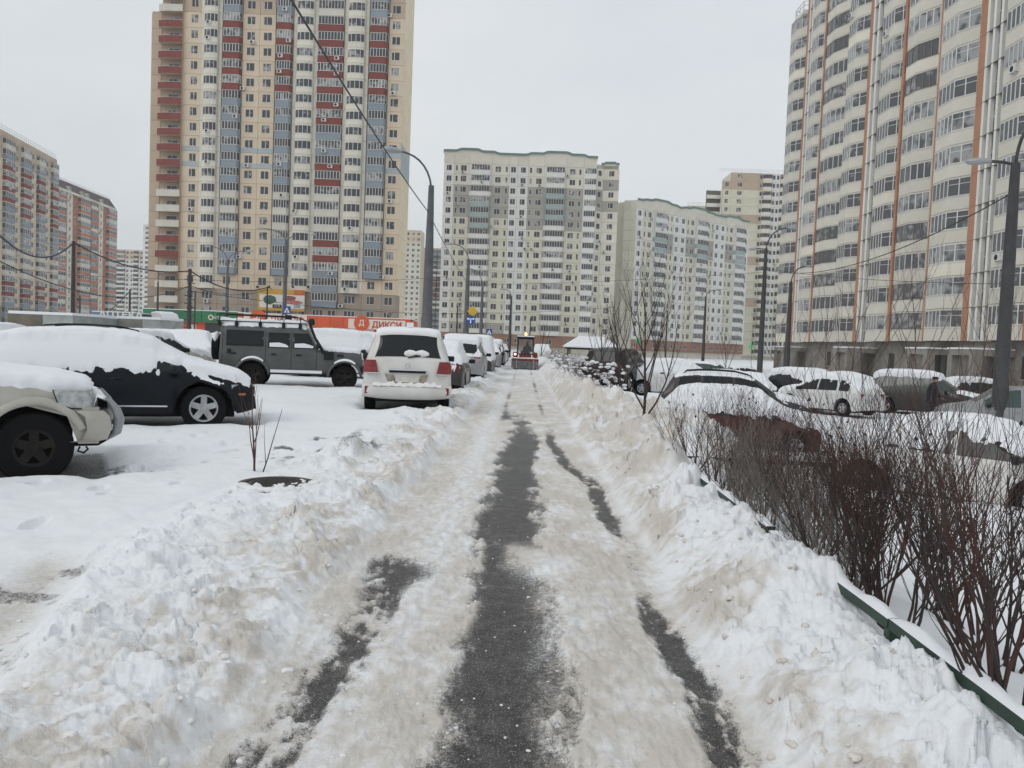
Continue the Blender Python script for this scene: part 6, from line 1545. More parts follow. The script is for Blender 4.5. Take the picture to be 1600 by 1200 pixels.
# ======== B: grey expedition off-roader with rack, snorkel and spare wheel
p = atY(446, 560, 26.0)
t, S, xs, sec = car('def', p.x+0.15, 26.4, R(12), 'p_grey', 'boxy dark grey off-roader with black roof rack, snorkel and snow-capped spare wheel', cat='off-road car', snow={'roof': 0.06, 'hood': 0.06, 'wind': -0.06}, z=-0.03, rim='rimdark', tail=False, mirrors=False, seed=6, handles=False)
ox = -S['L']/2; W2 = S['W']/2
def defwin(x0, x1, x1t, z0=1.27, z1=1.74):
    for sgn in (-1, 1):
        f = MB().mat(M['black']); g = MB().mat(M['carglass'])
        def yy(z): return sgn*(side_y(xs, sec, (x0+x1)/2, z))
        f.add([(x0+ox, yy(z0)+sgn*.006, z0), (x1+ox, yy(z0)+sgn*.006, z0), (x1t+ox, yy(z1)+sgn*.010, z1), (x0+ox, yy(z1)+sgn*.010, z1)], [(0, 1, 2, 3)]); fo = f.build('window_frame', t)
        d = 0.045; g.add([(x0+d+ox, yy(z0)+sgn*.012, z0+d), (x1-d+ox, yy(z0)+sgn*.012, z0+d), (x1t-d+ox, yy(z1)+sgn*.016, z1-d), (x0+d+ox, yy(z1)+sgn*.016, z1-d)], [(0, 1, 2, 3)]); g.build('window', t)
        if sgn < 0 and x0 > 1:
            s_ = MB().mat(M['snow_fine']); s_.add([(x0+d+ox, yy(z0)-.018, z0+.03), (x1-d+ox, yy(z0)-.018, z0+.03), (x1-d+ox, yy(z0+.12)-.012, z0+.10), ((x0+x1)/2+ox, yy(z0+.12)-.012, z0+.17), (x0+d+ox, yy(z0+.12)-.012, z0+.15)], [(0, 1, 2, 3, 4)]); s_.build('snow_film', t)
defwin(0.22, 1.32, 1.32, 1.30, 1.78); defwin(1.45, 2.10, 2.10); defwin(2.20, 2.86, 2.66)
q = MB().mat(M['seam'])
for xx in (1.38, 2.15, 2.92, 0.10):
    for sgn in (-1, 1): q.grid([[(xx+ox-0.007, sgn*(side_y(xs, sec, xx, z_)+0.003), z_), (xx+ox+0.007, sgn*(side_y(xs, sec, xx, z_)+0.003), z_)] for z_ in np.linspace(0.56, 1.24 if xx > 2.8 else 1.80, 8)], flip=(sgn < 0))
q.build('door_seam', t)
for xx in (1.55, 2.30, 0.35):
    h = MB().mat(M['black']); h.box((xx+ox, -W2-0.03, 1.05), (xx+ox+0.16, -W2+0.01, 1.09)); h.build('door_handle', t)
ra = S['rw']+0.075
for xw in S['xw']:
    for sgn in (-1, 1):
        f = MB().mat(M['p_grey']); G = []
        for k in range(15):
            a_ = math.pi*(0.02+0.96*k/14); c, s_ = math.cos(a_), math.sin(a_)
            G.append([(xw+ox+c*(ra+0.0), sgn*(W2-0.02), S['rw']+s_*(ra)), (xw+ox+c*(ra), sgn*(W2+0.10), S['rw']+s_*ra), (xw+ox+c*(ra+0.07), sgn*(W2+0.09), S['rw']+s_*(ra+0.07)), (xw+ox+c*(ra+0.09), sgn*(W2-0.02), S['rw']+s_*(ra+0.10))])
        f.grid(G, flip=(sgn > 0)); f.build('wheel_arch', t, smooth=True)
        s_ = MB().mat(M['snow_fine']); G = []
        for k in range(11):
            a_ = math.pi*(0.30+0.40*k/10); c, sn_ = math.cos(a_), math.sin(a_); h_ = 0.012*math.sin(math.pi*k/10)
            G.append([(xw+ox+c*(ra+.06), sgn*(W2+0.10), S['rw']+sn_*(ra+0.06)), (xw+ox+c*(ra+.08), sgn*(W2+0.07), S['rw']+sn_*(ra+0.10)+h_), (xw+ox+c*(ra+.09), sgn*(W2-0.02), S['rw']+sn_*(ra+0.12)+h_)])
        s_.grid(G, flip=(sgn > 0)); s_.build('snow_ledge', t, smooth=True)
# roof rack
rk = MB().mat(M['black']); zt_ = 2.09
rx0, rx1, ry = ox-0.10, ox+2.75, 0.74
for sgn in (-1, 1):
    rk.tube([(rx0, sgn*ry, zt_+0.14), (rx0+0.1, sgn*ry, zt_+0.17), (rx1-0.5, sgn*ry, zt_+0.17), (rx1, sgn*ry, zt_-0.02)], 0.018, 5); rk.tube([(rx0, sgn*ry, zt_-0.04), (rx1, sgn*ry, zt_-0.04)], 0.016, 5)
    for xx in (0.0, 0.5, 1.2, 1.9, 2.4): rk.tube([(ox+xx, sgn*ry, zt_-0.04), (ox+xx, sgn*ry, zt_+0.17)], 0.014, 5); rk.box((ox+xx-0.05, sgn*0.78-0.03, 1.90), (ox+xx+0.05, sgn*0.78+0.03, zt_-0.04))
for k in range(10): xx = rx0+(rx1-rx0)*k/9; rk.tube([(xx, -ry, zt_-0.04), (xx, ry, zt_-0.04)], 0.014, 4)
for hh in (0.05, 0.17): rk.tube([(rx0, -ry, zt_+hh-0.02), (rx0, ry, zt_+hh-0.02)], 0.014, 4)
rk.build('roof_rack', t)
sr = MB().mat(M['snow']); G = []
for i in range(40):
    xx = rx0+0.06+(rx1-rx0-0.2)*i/39; G.append([(xx, -0.72+1.44*j/14, zt_-0.06+(0.10+0.02*math.sin(i*.9)+0.02*math.sin(j*1.7+i*.5) if 0 < j < 14 and 0 < i < 39 else -0.02)) for j in range(15)])
sr.grid(G, flip=True); sr.build('snow_cover', t, smooth=True)
# snorkel on the near side
sk = MB().mat(M['black']); sk.tube([(ox+3.30, -W2-0.02, 1.12), (ox+3.12, -W2-0.05, 1.20), (ox+2.86, -W2+0.02, 1.62), (ox+2.72, -W2+0.08, 1.96), (ox+2.72, -W2+0.08, 2.05)], [0.05, 0.055, 0.045, 0.045, 0.05], 8); sk.lathe([(0.05, 0.0), (0.10, 0.02), (0.10, 0.16), (0.06, 0.20), (0.001, 0.20)], 12, 'z', (ox+2.74, -W2+0.08, 2.02)); sk.box((ox+3.14, -W2-0.06, 0.95), (ox+3.45, -W2+0.01, 1.20)); sk.build('snorkel', t, smooth='a')
# spare wheel, ladder, bumper, steps
tm, rm = wheel_meshes(0.40, rim='rimdark')
sp = link('spare_wheel', tm, t, (ox-0.16, -0.1, 1.22), R(-90)); link('rim', rm, sp)
q = MB().mat(M['snow_fine']); q.add([(ox-0.18+v.x*0.15, -0.1+v.y*0.36, 1.42+v.z*0.30) for v in IV], IF); q.build('snow_cap', t, smooth=True)
q = MB().mat(M['black']); q.box((ox-0.12, -0.85, 0.55), (ox+0.02, 0.85, 0.70)); q.build('bumper', t)
q = MB().mat(M['black']); q.box((ox+4.33, -0.9, 0.58), (ox+4.50, 0.9, 0.76)); q.tube([(ox+4.42, -0.5, 0.62), (ox+4.50, -0.5, 1.0), (ox+4.42, 0.5, 1.0), (ox+4.42, 0.5, 0.62)], 0.03, 6); q.build('bull_bar', t)
for sgn in (-1, 1):
    q = MB().mat(M['black']); q.box((ox+1.5, sgn*(W2+0.03)-0.11, 0.46), (ox+3.2, sgn*(W2+0.03)+0.11, 0.51)); st = q.build('side_step', t)
    MB().mat(M['snow_fine']).box((ox+1.55, sgn*(W2+0.03)-0.10, 0.512), (ox+3.1, sgn*(W2+0.03)+0.10, 0.60)).build('snow_cover', st)
q = MB().mat(M['black'])
q.add([(ox+2.95+v.x*0.05, -W2-0.14+v.y*0.06, 1.36+v.z*0.11) for v in IV], IF); q.tube([(ox+2.95, -W2, 1.28), (ox+2.95, -W2-0.12, 1.34)], 0.015, 4); q.build('mirror', t)
MB().mat(M['black']).box((ox+3.55, -W2-0.02, 1.05), (ox+3.75, -W2+0.01, 1.14)).build('side_vent', t)
MB().mat(M['black']).box((ox+0.25, -W2-0.012, 1.06), (ox+0.37, -W2+0.01, 1.20)).build('fuel_flap', t)
# ======== C: black crossover under thick snow
p = atY(329, 620, 13.9); hd = R(23); cx_ = p.x-0.12-math.cos(hd)*(3.82-2.34)-math.sin(hd)*0.9; cy_ = 13.9-math.sin(hd)*(3.82-2.375)+math.cos(hd)*0.9
t, S, xs, sec = car('cross', cx_, cy_, hd, 'p_black', 'black crossover with its windows and bonnet thickly plastered in snow', snow={'roof': 0.07, 'hood': 0.06, 'wind': 0.05, 'side': 0.03, 'side_to': -0.05, 'side_x': (0.15, 3.25), 'mat': 'snow_fine'}, z=-0.02, seed=8)
ox = -S['L']/2
for sgn in (-1, 1):
    q = MB().mat(M['chrome']); q.grid([[(xx+ox, sgn*(side_y(xs, sec, xx, 0.40)+0.008), 0.395), (xx+ox, sgn*(side_y(xs, sec, xx, 0.42)+0.008), 0.42)] for xx in np.linspace(1.5, 3.25, 12)], flip=(sgn > 0)); q.build('side_trim', t)
    q = MB().mat(M['amber']); q.grid([[(xx+ox, sgn*(side_y(xs, sec, xx, 0.62)+0.008), 0.60), (xx+ox, sgn*(side_y(xs, sec, xx, 0.64)+0.008), 0.635)] for xx in (4.38, 4.44, 4.50)], flip=(sgn > 0)); q.build('side_marker', t)
# ======== D: pearl off-roader in the left foreground, front wing and bumper
hd = R(30); p = atY(40, 680, 8.6); xw = 3.88
cx_ = p.x-math.cos(hd)*(xw-2.3)-math.sin(hd)*0.8; cy_ = 8.75-math.sin(hd)*(xw-2.3)+math.cos(hd)*0.80
t, S, xs, sec = car('pajero', cx_, cy_, hd, 'p_pearl', 'beige off-roader with snow on its bonnet, cut off at the left foreground edge', cat='off-road car', snow={'roof': 0.10, 'hood': 0.07, 'wind': 0.05}, z=-0.04, rim='rimdark', tail=True, seed=10, rr_=0.52)
ox = -S['L']/2; W2 = S['W']/2; ra = S['rw']+0.075
for sgn in (-1, 1):
    for xw_ in S['xw']:
        f = MB().mat(M['p_pearl']); G = []
        for k in range(21):
            a_ = math.pi*(0.13+0.76*k/20); c, s_ = math.cos(a_), math.sin(a_)
            G.append([(xw_+ox+c*ra, sgn*(W2-0.05), S['rw']+s_*ra), (xw_+ox+c*ra, sgn*(W2+0.055), S['rw']+s_*ra), (xw_+ox+c*(ra+0.06), sgn*(W2+0.05), S['rw']+s_*(ra+0.06)), (xw_+ox+c*(ra+0.09), sgn*(W2-0.01), S['rw']+s_*(ra+0.09))])
        f.grid(G, flip=(sgn > 0)); f.build('wheel_arch', t, smooth=True)
    # headlamp wrapping the corner
    a = MB().mat(M['lampglass'])
    lo = [(4.49, .50, .80), (4.49, .74, .80), (4.42, .845, .80), (4.22, .91, .815), (4.10, .925, .86)]
    hi = [(4.44, .50, 1.00), (4.43, .72, 1.00), (4.36, .82, 1.00), (4.20, .885, 1.005), (4.05, .905, 1.01)]
    G = [[(q[0]+ox, sgn*(q[1]+0.012), q[2]) for q in lo], [((q[0]+r_[0])/2+ox+0.01, sgn*((q[1]+r_[1])/2+0.02), (q[2]+r_[2])/2) for q, r_ in zip(lo, hi)], [(q[0]+ox, sgn*(q[1]+0.012), q[2]) for q in hi]]
    a.grid(G, flip=(sgn > 0)); a.build('headlight', t, smooth=True)
    b = MB().mat(M['black']); b.tube([(q[0]+ox, sgn*(q[1]+0.016), q[2]-0.006) for q in lo], 0.009, 4); b.tube([(lo[-1][0]+ox, sgn*(lo[-1][1]+.014), lo[-1][2]), (hi[-1][0]+ox, sgn*(hi[-1][1]+.014), hi[-1][2])], 0.008, 4); b.build('lamp_gasket', t)
    a = MB().mat(mat('dull_amber', (0.17, 0.07, 0.045), 0.4)); a.prismy([(4.52+ox, 0.62), (4.585+ox, 0.63), (4.60+ox, 0.74), (4.53+ox, 0.73)], min(sgn*0.885, sgn*0.90), max(sgn*0.885, sgn*0.90)); a.build('side_marker', t)
bp = MB().mat(M['p_pearl']); G = []
for k in range(21):
    s_ = -1+2*k/20; yy = 0.90*math.copysign(min(1, abs(s_)*1.25), s_); back = max(0, abs(s_)-0.8)/0.2
    xo = -0.04*abs(yy/0.9)**3-0.27*back; o_ = 0.02*back
    G.append([(ox+4.52+xo, yy+math.copysign(o_, yy), 0.44), (ox+4.62+xo*0.9, yy+math.copysign(o_+.02, yy), 0.47), (ox+4.66+xo*0.9, yy+math.copysign(o_+.03, yy), 0.58), (ox+4.64+xo*0.9, yy+math.copysign(o_+.03, yy), 0.72), (ox+4.58+xo, yy+math.copysign(o_, yy), 0.78), (ox+4.42+xo, yy*0.96, 0.79)])
bp.grid(G); bp.build('bumper', t, smooth='a')
for sgn in (-1, 1): q = MB().mat(M['p_pearl']); q.prismy([(ox+4.16, 0.80), (ox+4.30, 0.42), (ox+4.5, 0.42), (ox+4.5, 0.82)], min(sgn*0.80, sgn*0.895), max(sgn*0.80, sgn*0.895)); q.build('wing_lower', t)
for sgn in (-1, 1):
    ob = MB().mat(M['p_silver']); sec_ = []
    for z_, xx, r in ((0.46, 4.60, 0.03), (0.52, 4.68, 0.05), (0.68, 4.71, 0.055), (0.80, 4.67, 0.05), (0.92, 4.58, 0.035)):
        sec_.append([(ox+xx+r*math.cos(2*math.pi*j/10), sgn*0.80+1.5*r*math.sin(2*math.pi*j/10), z_) for j in range(11)])
    ob.grid(sec_); ob.build('overrider', t, smooth=True)
q = MB().mat(M['under']); q.tube([(ox+4.25, -0.72, 0.40), (ox+4.5, -0.72, 0.40), (ox+4.62, -0.6, 0.46), (ox+4.66, -0.5, 0.50)], 0.03, 6); q.tube([(ox+4.32, -0.74, 0.37), (ox+4.30, -0.74, 0.32), (ox+4.36, -0.74, 0.30), (ox+4.40, -0.74, 0.34), (ox+4.38, -0.74, 0.37)], 0.012, 5); q.build('tow_hook', t)
q = MB().mat(M['snow_fine']); G = []
for k in range(17):
    yy = -0.86+1.72*k/16; h_ = 0.05+0.03*math.sin(k*2.1); G.append([(ox+4.44, yy, 0.80), (ox+4.48, yy, 0.88+h_), (ox+4.58, yy, 0.84+h_), (ox+4.655, yy, 0.76)])
q.grid(G); q.build('snow_ledge', t, smooth=True)
# ======== other parked cars
SNOWY = {'roof': 0.13, 'hood': 0.12, 'wind': 0.10, 'side': 0.05, 'side_to': 0.0}
CAP = {'roof': 0.13, 'hood': 0.11, 'wind': 0.09}
LIGHT = {'roof': 0.05, 'hood': 0.04, 'wind': -0.06}
px_car('suv', 182, 21.5, 18, 'p_brown', 'dark estate with black roof bars and bare windscreen behind the black crossover', snow={'roof': -0.05, 'hood': 0.04, 'wind': -0.06}, rails=True, seed=21, z=-0.12)
px_car('hatch', 236, 27, 55, 'p_pearl', 'beige white hatchback dusted with snow left of the boxy grey off-roader', snow={'roof': 0.10, 'hood': 0.08, 'wind': 0.02}, seed=22)
px_car('hatch', 296, 31, -70, 'p_grey', 'grey car with its whole front buried in snow beside the spare wheel', snow=SNOWY, seed=23)
px_car('suv', 545, 32, -6, 'p_clean', 'car entirely coated in snow between the boxy off-roader and the white one', snow=SNOWY, seed=24)
px_car('suv', 575, 39, -8, 'p_grey', 'second snow-coated car behind the one right of the boxy off-roader', snow=SNOWY, seed=25)
rowx = -2.75
for i, (kd, y, pm, sn, lb, xo) in enumerate([('hatch', 27.8, 'p_brown', SNOWY, 'dark hatchback under snow, first in the row right of the white off-roader', 0.05), ('suv', 36.0, 'p_silver', CAP, 'silver car with red taillight, second in the row along the path', 0.2), ('van', 43.5, 'p_brown', dict(CAP, side=0.06, side_to=-0.3), 'snow-buried boxy van, third in the row along the path', 0.35),
        ('sedan', 52, 'p_silver', CAP, 'silver sedan fourth in the row along the path', 0.5), ('suv', 58.5, 'p_brown', CAP, 'dark car fifth in the row along the path', 0.55), ('hatch', 65, 'p_clean', SNOWY, 'white snow-covered car sixth in the row along the path', 0.6), ('sedan', 72, 'p_silver', SNOWY, 'snow-covered sedan seventh in the row along the path', 0.6), ('sedan', 79.5, 'p_brown', CAP, 'dark sedan farthest in the row along the path', 0.5)]):
    car(kd, rowx+xo, y, R(90), pm, lb, snow=sn, z=0.02, seed=30+i, group='cars in the row along the left of the path')
px_car('van', 716, 47, 95, 'p_clean', 'snow-topped van behind the row of cars beside the path', snow=CAP, seed=41)
px_car('sedan', 735, 60, 92, 'p_clean', 'white snow-covered car left of the far end of the row', snow=SNOWY, seed=42)
# left background
for i, (kd, u, Y, rz, pm, sn, lb) in enumerate([('sedan', 136, 39, -30, 'p_silver', SNOWY, 'snow-covered sedan in front of the navy container'), ('sedan', 172, 42, 10, 'p_grey', CAP, 'dark sedan with snowy roof before the grey box body'), ('hatch', 12, 38, 80, 'p_clean', SNOWY, 'snow-covered car at the far left edge beside the metal garage'),
        ('hatch', 258, 44, -50, 'p_clean', CAP, 'white car with snowy bonnet below the white lorry'), ('sedan', 297, 52, 0, 'p_clean', SNOWY, 'white snow-covered sedan before the green shop'), ('sedan', 350, 55, 0, 'p_silver', CAP, 'snow-capped sedan seen over the rear of the boxy off-roader'),
        ('van', 505, 62, 0, 'p_brown', CAP, 'dark van with snowy roof before the orange shop'), ('sedan', 548, 60, 4, 'p_silver', CAP, 'silver snow-capped sedan before the orange shop wall'), ('suv', 470, 70, 0, 'p_clean', CAP, 'snow-topped car half hidden behind the roof rack')]):
    px_car(kd, u, Y, rz, pm, lb, snow=sn, seed=50+i)
# lower car park on the right
px_car('suv', 968, 35, 66, 'p_black', 'large black car seen from behind the bare young tree', snow={'roof': -0.05, 'hood': 0.04, 'wind': -0.06}, z=-0.1, seed=61)
px_car('sedan', 1052, 35, 0, 'p_clean', 'white car buried in snow right of the young tree', snow=SNOWY, z=-0.3, seed=62)
px_car('suv', 1150, 27.0, -12, 'p_brown', 'dark estate with black roof rails behind the dark red car', snow={'roof': 0.03, 'hood': 0.05, 'wind': -0.06}, rails=True, seed=63)
px_car('hatch', 1165, 20.8, -12, 'p_red', 'dark red hatchback under a rounded snow cap behind the shrubs', snow={'roof': 0.15, 'hood': 0.13, 'wind': 0.12, 'side': 0.05, 'side_to': 0.04}, seed=64, z=-0.86)
px_car('suv', 1108, 46, -20, 'p_green', 'dark green car with pale green windscreen among the snowy cars', snow={'roof': 0.03, 'hood': 0.06, 'wind': -0.06}, winmat='greenglass', seed=65, z=-0.7)
px_car('hatch', 1128, 38, 95, 'p_grey', 'rounded snow-covered car right of the green-windowed one', snow=SNOWY, seed=66)
px_car('sedan', 1170, 37, 85, 'p_grey', 'snow-covered car left of the twin-arm lamp post', snow=SNOWY, seed=67)
px_car('sedan', 1160, 60, 0, 'p_red', 'small dark red car farther off under the twin-arm post', snow=LIGHT, seed=68)
px_car('hatch', 1234, 36.5, 115, 'p_black', 'black car with red taillight beneath a thick snow dome', snow={'roof': 0.16, 'hood': 0.12, 'wind': 0.08}, seed=69, z=-0.6)
px_car('hatch', 1297, 33.5, 122, 'p_clean', 'white hatchback with red taillights and snow on its roof', snow={'roof': 0.12, 'hood': 0.09, 'wind': 0.03}, seed=70, z=-0.65)
px_car('hatch', 1278, 52, 10, 'p_grey', 'grey car with thin snow cap close to the near block', snow=CAP, seed=71)
px_car('sedan', 1322, 48, 5, 'p_brown', 'dark car with snow cap behind the brown hedge', snow=CAP, seed=72)
px_car('suv', 1449, 35.5, -34, 'p_brown', 'dark graphite off-roader with snow heaped on its roof behind the walking man', snow={'roof': 0.16, 'hood': 0.02, 'wind': -0.06}, winmat='greenglass', seed=73, z=-0.75)
px_car('hatch', 1537, 43, 0, 'p_brown', 'dark car parked behind the graphite off-roader', snow=CAP, seed=74)
px_car('suv', 1590, 27.5, 160, 'p_silver', 'silver off-roader facing left at the right edge of the car park', snow={'roof': 0.03, 'hood': -0.05, 'wind': -0.06, 'bare': [(0.9, 5, -2, 2)]}, winmat='greenglass', seed=75, z=-0.85)
px_car('sedan', 1512, 14.6, -38, 'p_white', 'white sedan covered in smooth snow, nearest behind the shrubs', snow={'roof': 0.12, 'hood': 0.12, 'wind': 0.12, 'side': 0.04, 'side_to': 0.0, 'side_x': (0.0, 2.3)}, seed=76, z=-0.86)
px_car('sedan', 1080, 62, 5, 'p_clean', 'snow-covered car far off left of the green-windowed one', snow=SNOWY, seed=77)
px_car('sedan', 1010, 70, 5, 'p_grey', 'dark car with snowy roof far behind the young tree', snow=CAP, seed=78)
px_car('hatch', 846, 80, 90, 'p_clean', 'white snowy car just right of the tractor', snow=SNOWY, seed=79)
px_car('sedan', 905, 66, 0, 'p_clean', 'snow-covered car between the tractor and the gazebo', snow=SNOWY, seed=80)
# ======== white lorry cab
def lorry():
    p = atY(258, 510, 98); t = empty('lorry', (p.x, 98, -0.1), R(-20), 'white lorry cab with snowy roof fairing left of the green shop', 'lorry')
    w2 = 1.22; a = MB().mat(M['p_clean']); prof = [(-0.9, 0.9), (1.15, 0.9), (1.2, 1.7), (1.0, 2.9), (0.55, 3.55), (-0.1, 3.75), (-0.9, 3.7)]
    a.prismy(prof, -w2, w2); a.build('cab', t)
    a = MB().mat(M['carglass']); a.add([(1.19+0.02, -1.05, 1.95), (1.21, 1.05, 1.95), (1.05, 1.05, 2.75), (1.05, -1.05, 2.75)], [(0, 1, 2, 3)]); a.build('windscreen', t)
    for s in (-1, 1): a = MB().mat(M['carglass']); a.prismy([(0.2, 1.95), (0.95, 1.95), (0.85, 2.7), (0.2, 2.7)], s*(w2+0.002), s*(w2+0.01)); a.build('side_window', t)
    a = MB().mat(M['shopgreen']); a.box((-0.6, -w2-0.01, 2.95), (0.6, w2+0.01, 3.2)); a.build('stripe', t)
    a = MB().mat(M['snow']); a.prismy([(1.02, 2.95), (0.58, 3.58), (-0.1, 3.78), (-0.95, 3.72), (-0.95, 3.85), (-0.1, 3.98), (0.7, 3.72)], -w2-0.02, w2+0.02); a.build('snow_cover', t)
    a = MB().mat(M['navy']); a.box((-7.5, -w2, 1.0), (-1.1, w2, 3.0)); a.build('trailer', t)
    a = MB().mat(M['black']); a.box((1.1, -w2, 0.45), (1.32, w2, 0.89)); a.build('bumper', t); a = MB().mat(M['black']); a.box((1.16, -0.9, 1.0), (1.24, 0.9, 1.6)); a.build('grille', t)
    tm, rm = wheel_meshes(0.5, rim='rimdark')
    for xx in (0.5, -3.0, -5.5, -6.6):
        for s in (-1, 1): q = link('wheel', tm, t, (xx, s*(w2-0.15), 0.5), 0 if s < 0 else math.pi); link('rim', rm, q)
    for s in (-1, 1): a = MB().mat(M['black']); a.box((0.95, s*(w2+0.18)-0.1, 1.9), (1.1, s*(w2+0.18)+0.1, 2.6)); a.build('mirror', t)
lorry()
# ======== snow-clearing tractor seen from behind
M['clearglass'] = mat('cab_glass', (0.55, 0.60, 0.60), 0.05, trans=1.0, spec=0.3)
M['tred'] = mat('tractor_red_paint', (0.20, 0.022, 0.018), 0.45, var=0.4, nscale=4); M['steel'] = mat('worn_grey_steel', (0.16, 0.16, 0.155), 0.5, metal=0.4, var=0.5, nscale=6)
M['beacon'] = mat('lit_orange_beacon', (0.8, 0.3, 0.05), 0.3, emit=(1.0, 0.42, 0.10), estr=6.0); M['worklamp'] = mat('lit_rear_lamp', (0.8, 0.75, 0.7), 0.3, emit=(1.0, 0.8, 0.65), estr=2.5)
p = atY(820.5, 560, 54); tr = empty('tractor', (p.x, 54, -0.03), R(90), 'small red tractor with lit orange beacon and rear sweeper clearing the path', 'tractor')
a = MB().mat(M['black'])
# local +x is forward; rear at x=0
for s in (-1, 1):
    a.tube([(0.25, s*0.52, 0.95), (0.22, s*0.50, 2.05)], 0.045, 5); a.tube([(1.45, s*0.52, 0.95), (1.35, s*0.50, 2.05)], 0.045, 5)
a.tube([(0.25, -0.52, 1.02), (0.25, 0.52, 1.02)], 0.04, 5); a.tube([(0.22, -0.5, 2.05), (0.22, 0.5, 2.05)], 0.045, 5); a.build('cab_frame', tr)
MB().mat(M['clearglass']).box((0.235, -0.48, 1.05), (0.245, 0.48, 2.02)).build('rear_window', tr)
bpy.data.objects.remove(bpy.data.objects['rear_window.001']) if False else None
q = MB().mat(M['black']); q.box((0.1, -0.60, 2.07), (1.55, 0.60, 2.16)); q.build('cab_roof', tr)
q = MB().mat(M['snow_fine']); q.box((0.12, -0.57, 2.162), (1.5, 0.57, 2.24)); q.build('snow_cover', tr)
bpq = MB().mat(M['beacon']); bpq.lathe([(0.07, 0), (0.075, 0.12), (0.04, 0.17), (0.001, 0.17)], 12, 'z', (0.35, 0.0, 2.26)); bpq.build('beacon', tr, smooth=True)
q = MB().mat(M['tred']); q.box((0.0, -0.40, 0.5), (0.3, 0.40, 1.0)); q.box((1.45, -0.32, 0.6), (2.7, 0.32, 1.25)); q.build('body', tr)
for s in (-1, 1):
    f = MB().mat(M['tred']); G = []
    for k in range(11):
        a_ = math.pi*(0.05+0.8*k/10); c, sn_ = math.cos(a_), math.sin(a_); G.append([(0.62-c*0.62, s*0.48, 0.55+sn_*0.62), (0.62-c*0.62, s*0.80, 0.55+sn_*0.60)])
    f.grid(G); f.prismx([(s*0.48, 0.75), (s*0.80, 0.75), (s*0.80, 1.08), (s*0.48, 1.15)], 0.03, 0.12); f.build('fender', tr)
    l_ = MB().mat(M['worklamp'] if s > 0 else M['redlamp']); l_.lathe([(0.001, -0.03), (0.065, -0.03), (0.07, 0.0)], 12, 'x', (0.02, s*0.66, 1.0)); l_.build('rear_lamp', tr)
tm, rm = wheel_meshes(0.55, rim='tred', w_=0.28); tf, rf = wheel_meshes(0.36, rim='tred')
for s in (-1, 1):
    q = link('wheel', tm, tr, (0.62, s*0.66, 0.55), 0 if s < 0 else math.pi); link('rim', rm, q); q = link('wheel', tf, tr, (2.3, s*0.62, 0.36), 0 if s < 0 else math.pi); link('rim', rf, q)
q = MB().mat(M['steel']); q.tube([(-0.75, -0.72, 0.36), (-0.75, 0.72, 0.36)], 0.33, 16); q.build('sweeper_brush', tr)
q = MB().mat(M['tred']); q.box((-1.1, -0.85, 0.62), (-0.2, 0.85, 0.74)); q.box((-1.05, -0.87, 0.15), (-0.45, -0.80, 0.70)); q.box((-1.05, 0.80, 0.15), (-0.45, 0.87, 0.70)); q.build('sweeper_hood', tr)
q = MB().mat(M['steel']); q.box((-1.12, -0.78, 0.10), (-1.10, 0.78, 0.60)); q.build('rubber_flap', tr)
for s in (-1, 1): q = MB().mat(M['lamphead']); q.tube([(-1.14, s*0.55, 0.08), (-1.14, s*0.55, 0.66)], 0.04, 6); q.build('support_strut', tr)
q = MB().mat(M['snow_lump'])
for k in range(18): yy = -0.8+1.6*k/17; r = rnd.uniform(0.05, 0.11); q.add([(-0.8+v.x*0.25, yy+v.y*r, 0.76+v.z*r*0.8) for v in IV], IF)
q.build('snow_ledge', tr, smooth=True)
# ---------------------------------------------------------------- people
def skin_body(name, joints, edges, radii, m, parent, sub=2):
    me = bpy.data.meshes.new(name); me.from_pydata([tuple(j) for j in joints], edges, []); o = link(name, me, parent); me.materials.append(m)
    md = o.modifiers.new('skin', 'SKIN'); md.use_smooth_shade = True
    for i, v in enumerate(me.skin_vertices[0].data): v.radius = radii[i] if isinstance(radii[i], tuple) else (radii[i], radii[i]); v.use_root = (i == 0)
    o.modifiers.new('sub', 'SUBSURF').levels = sub; o.modifiers['sub'].render_levels = sub
    return o
M['coat'] = mat('dark_wool_coat', (0.010, 0.012, 0.020), 0.9, bump=0.4, bscale=60, var=0.3); M['skin'] = mat('skin', (0.42, 0.22, 0.16), 0.6); M['trouser'] = mat('dark_trousers', (0.012, 0.012, 0.014), 0.9)
def hand(parent, p, d, sgn):
    p = Vector(p); d = Vector(d).normalized(); side = d.cross(Vector((0, 0, 1)))
    side = side.normalized() if side.length > 0.1 else Vector((1, 0, 0)); J = [p, p+d*0.07]; E_ = [(0, 1)]; Rr = [0.03, 0.036]
    for k, (o_, l_) in enumerate(((-0.028, 0.075), (-0.010, 0.088), (0.010, 0.084), (0.028, 0.066))):
        b = len(J); J += [p+d*0.09+side*o_, p+d*(0.09+l_*0.5)+side*o_+Vector((0.008, 0, 0)), p+d*(0.09+l_)+side*o_+Vector((0.03, 0, 0))]; E_ += [(1, b), (b, b+1), (b+1, b+2)]; Rr += [0.010, 0.009, 0.007]
    b = len(J); J += [p+d*0.03+Vector((0.035, 0, 0)), p+d*0.08+Vector((0.05, 0, 0))]; E_ += [(0, b), (b, b+1)]; Rr += [0.011, 0.009]
    return skin_body('hand', J, E_, Rr, M['skin'], parent, 1)
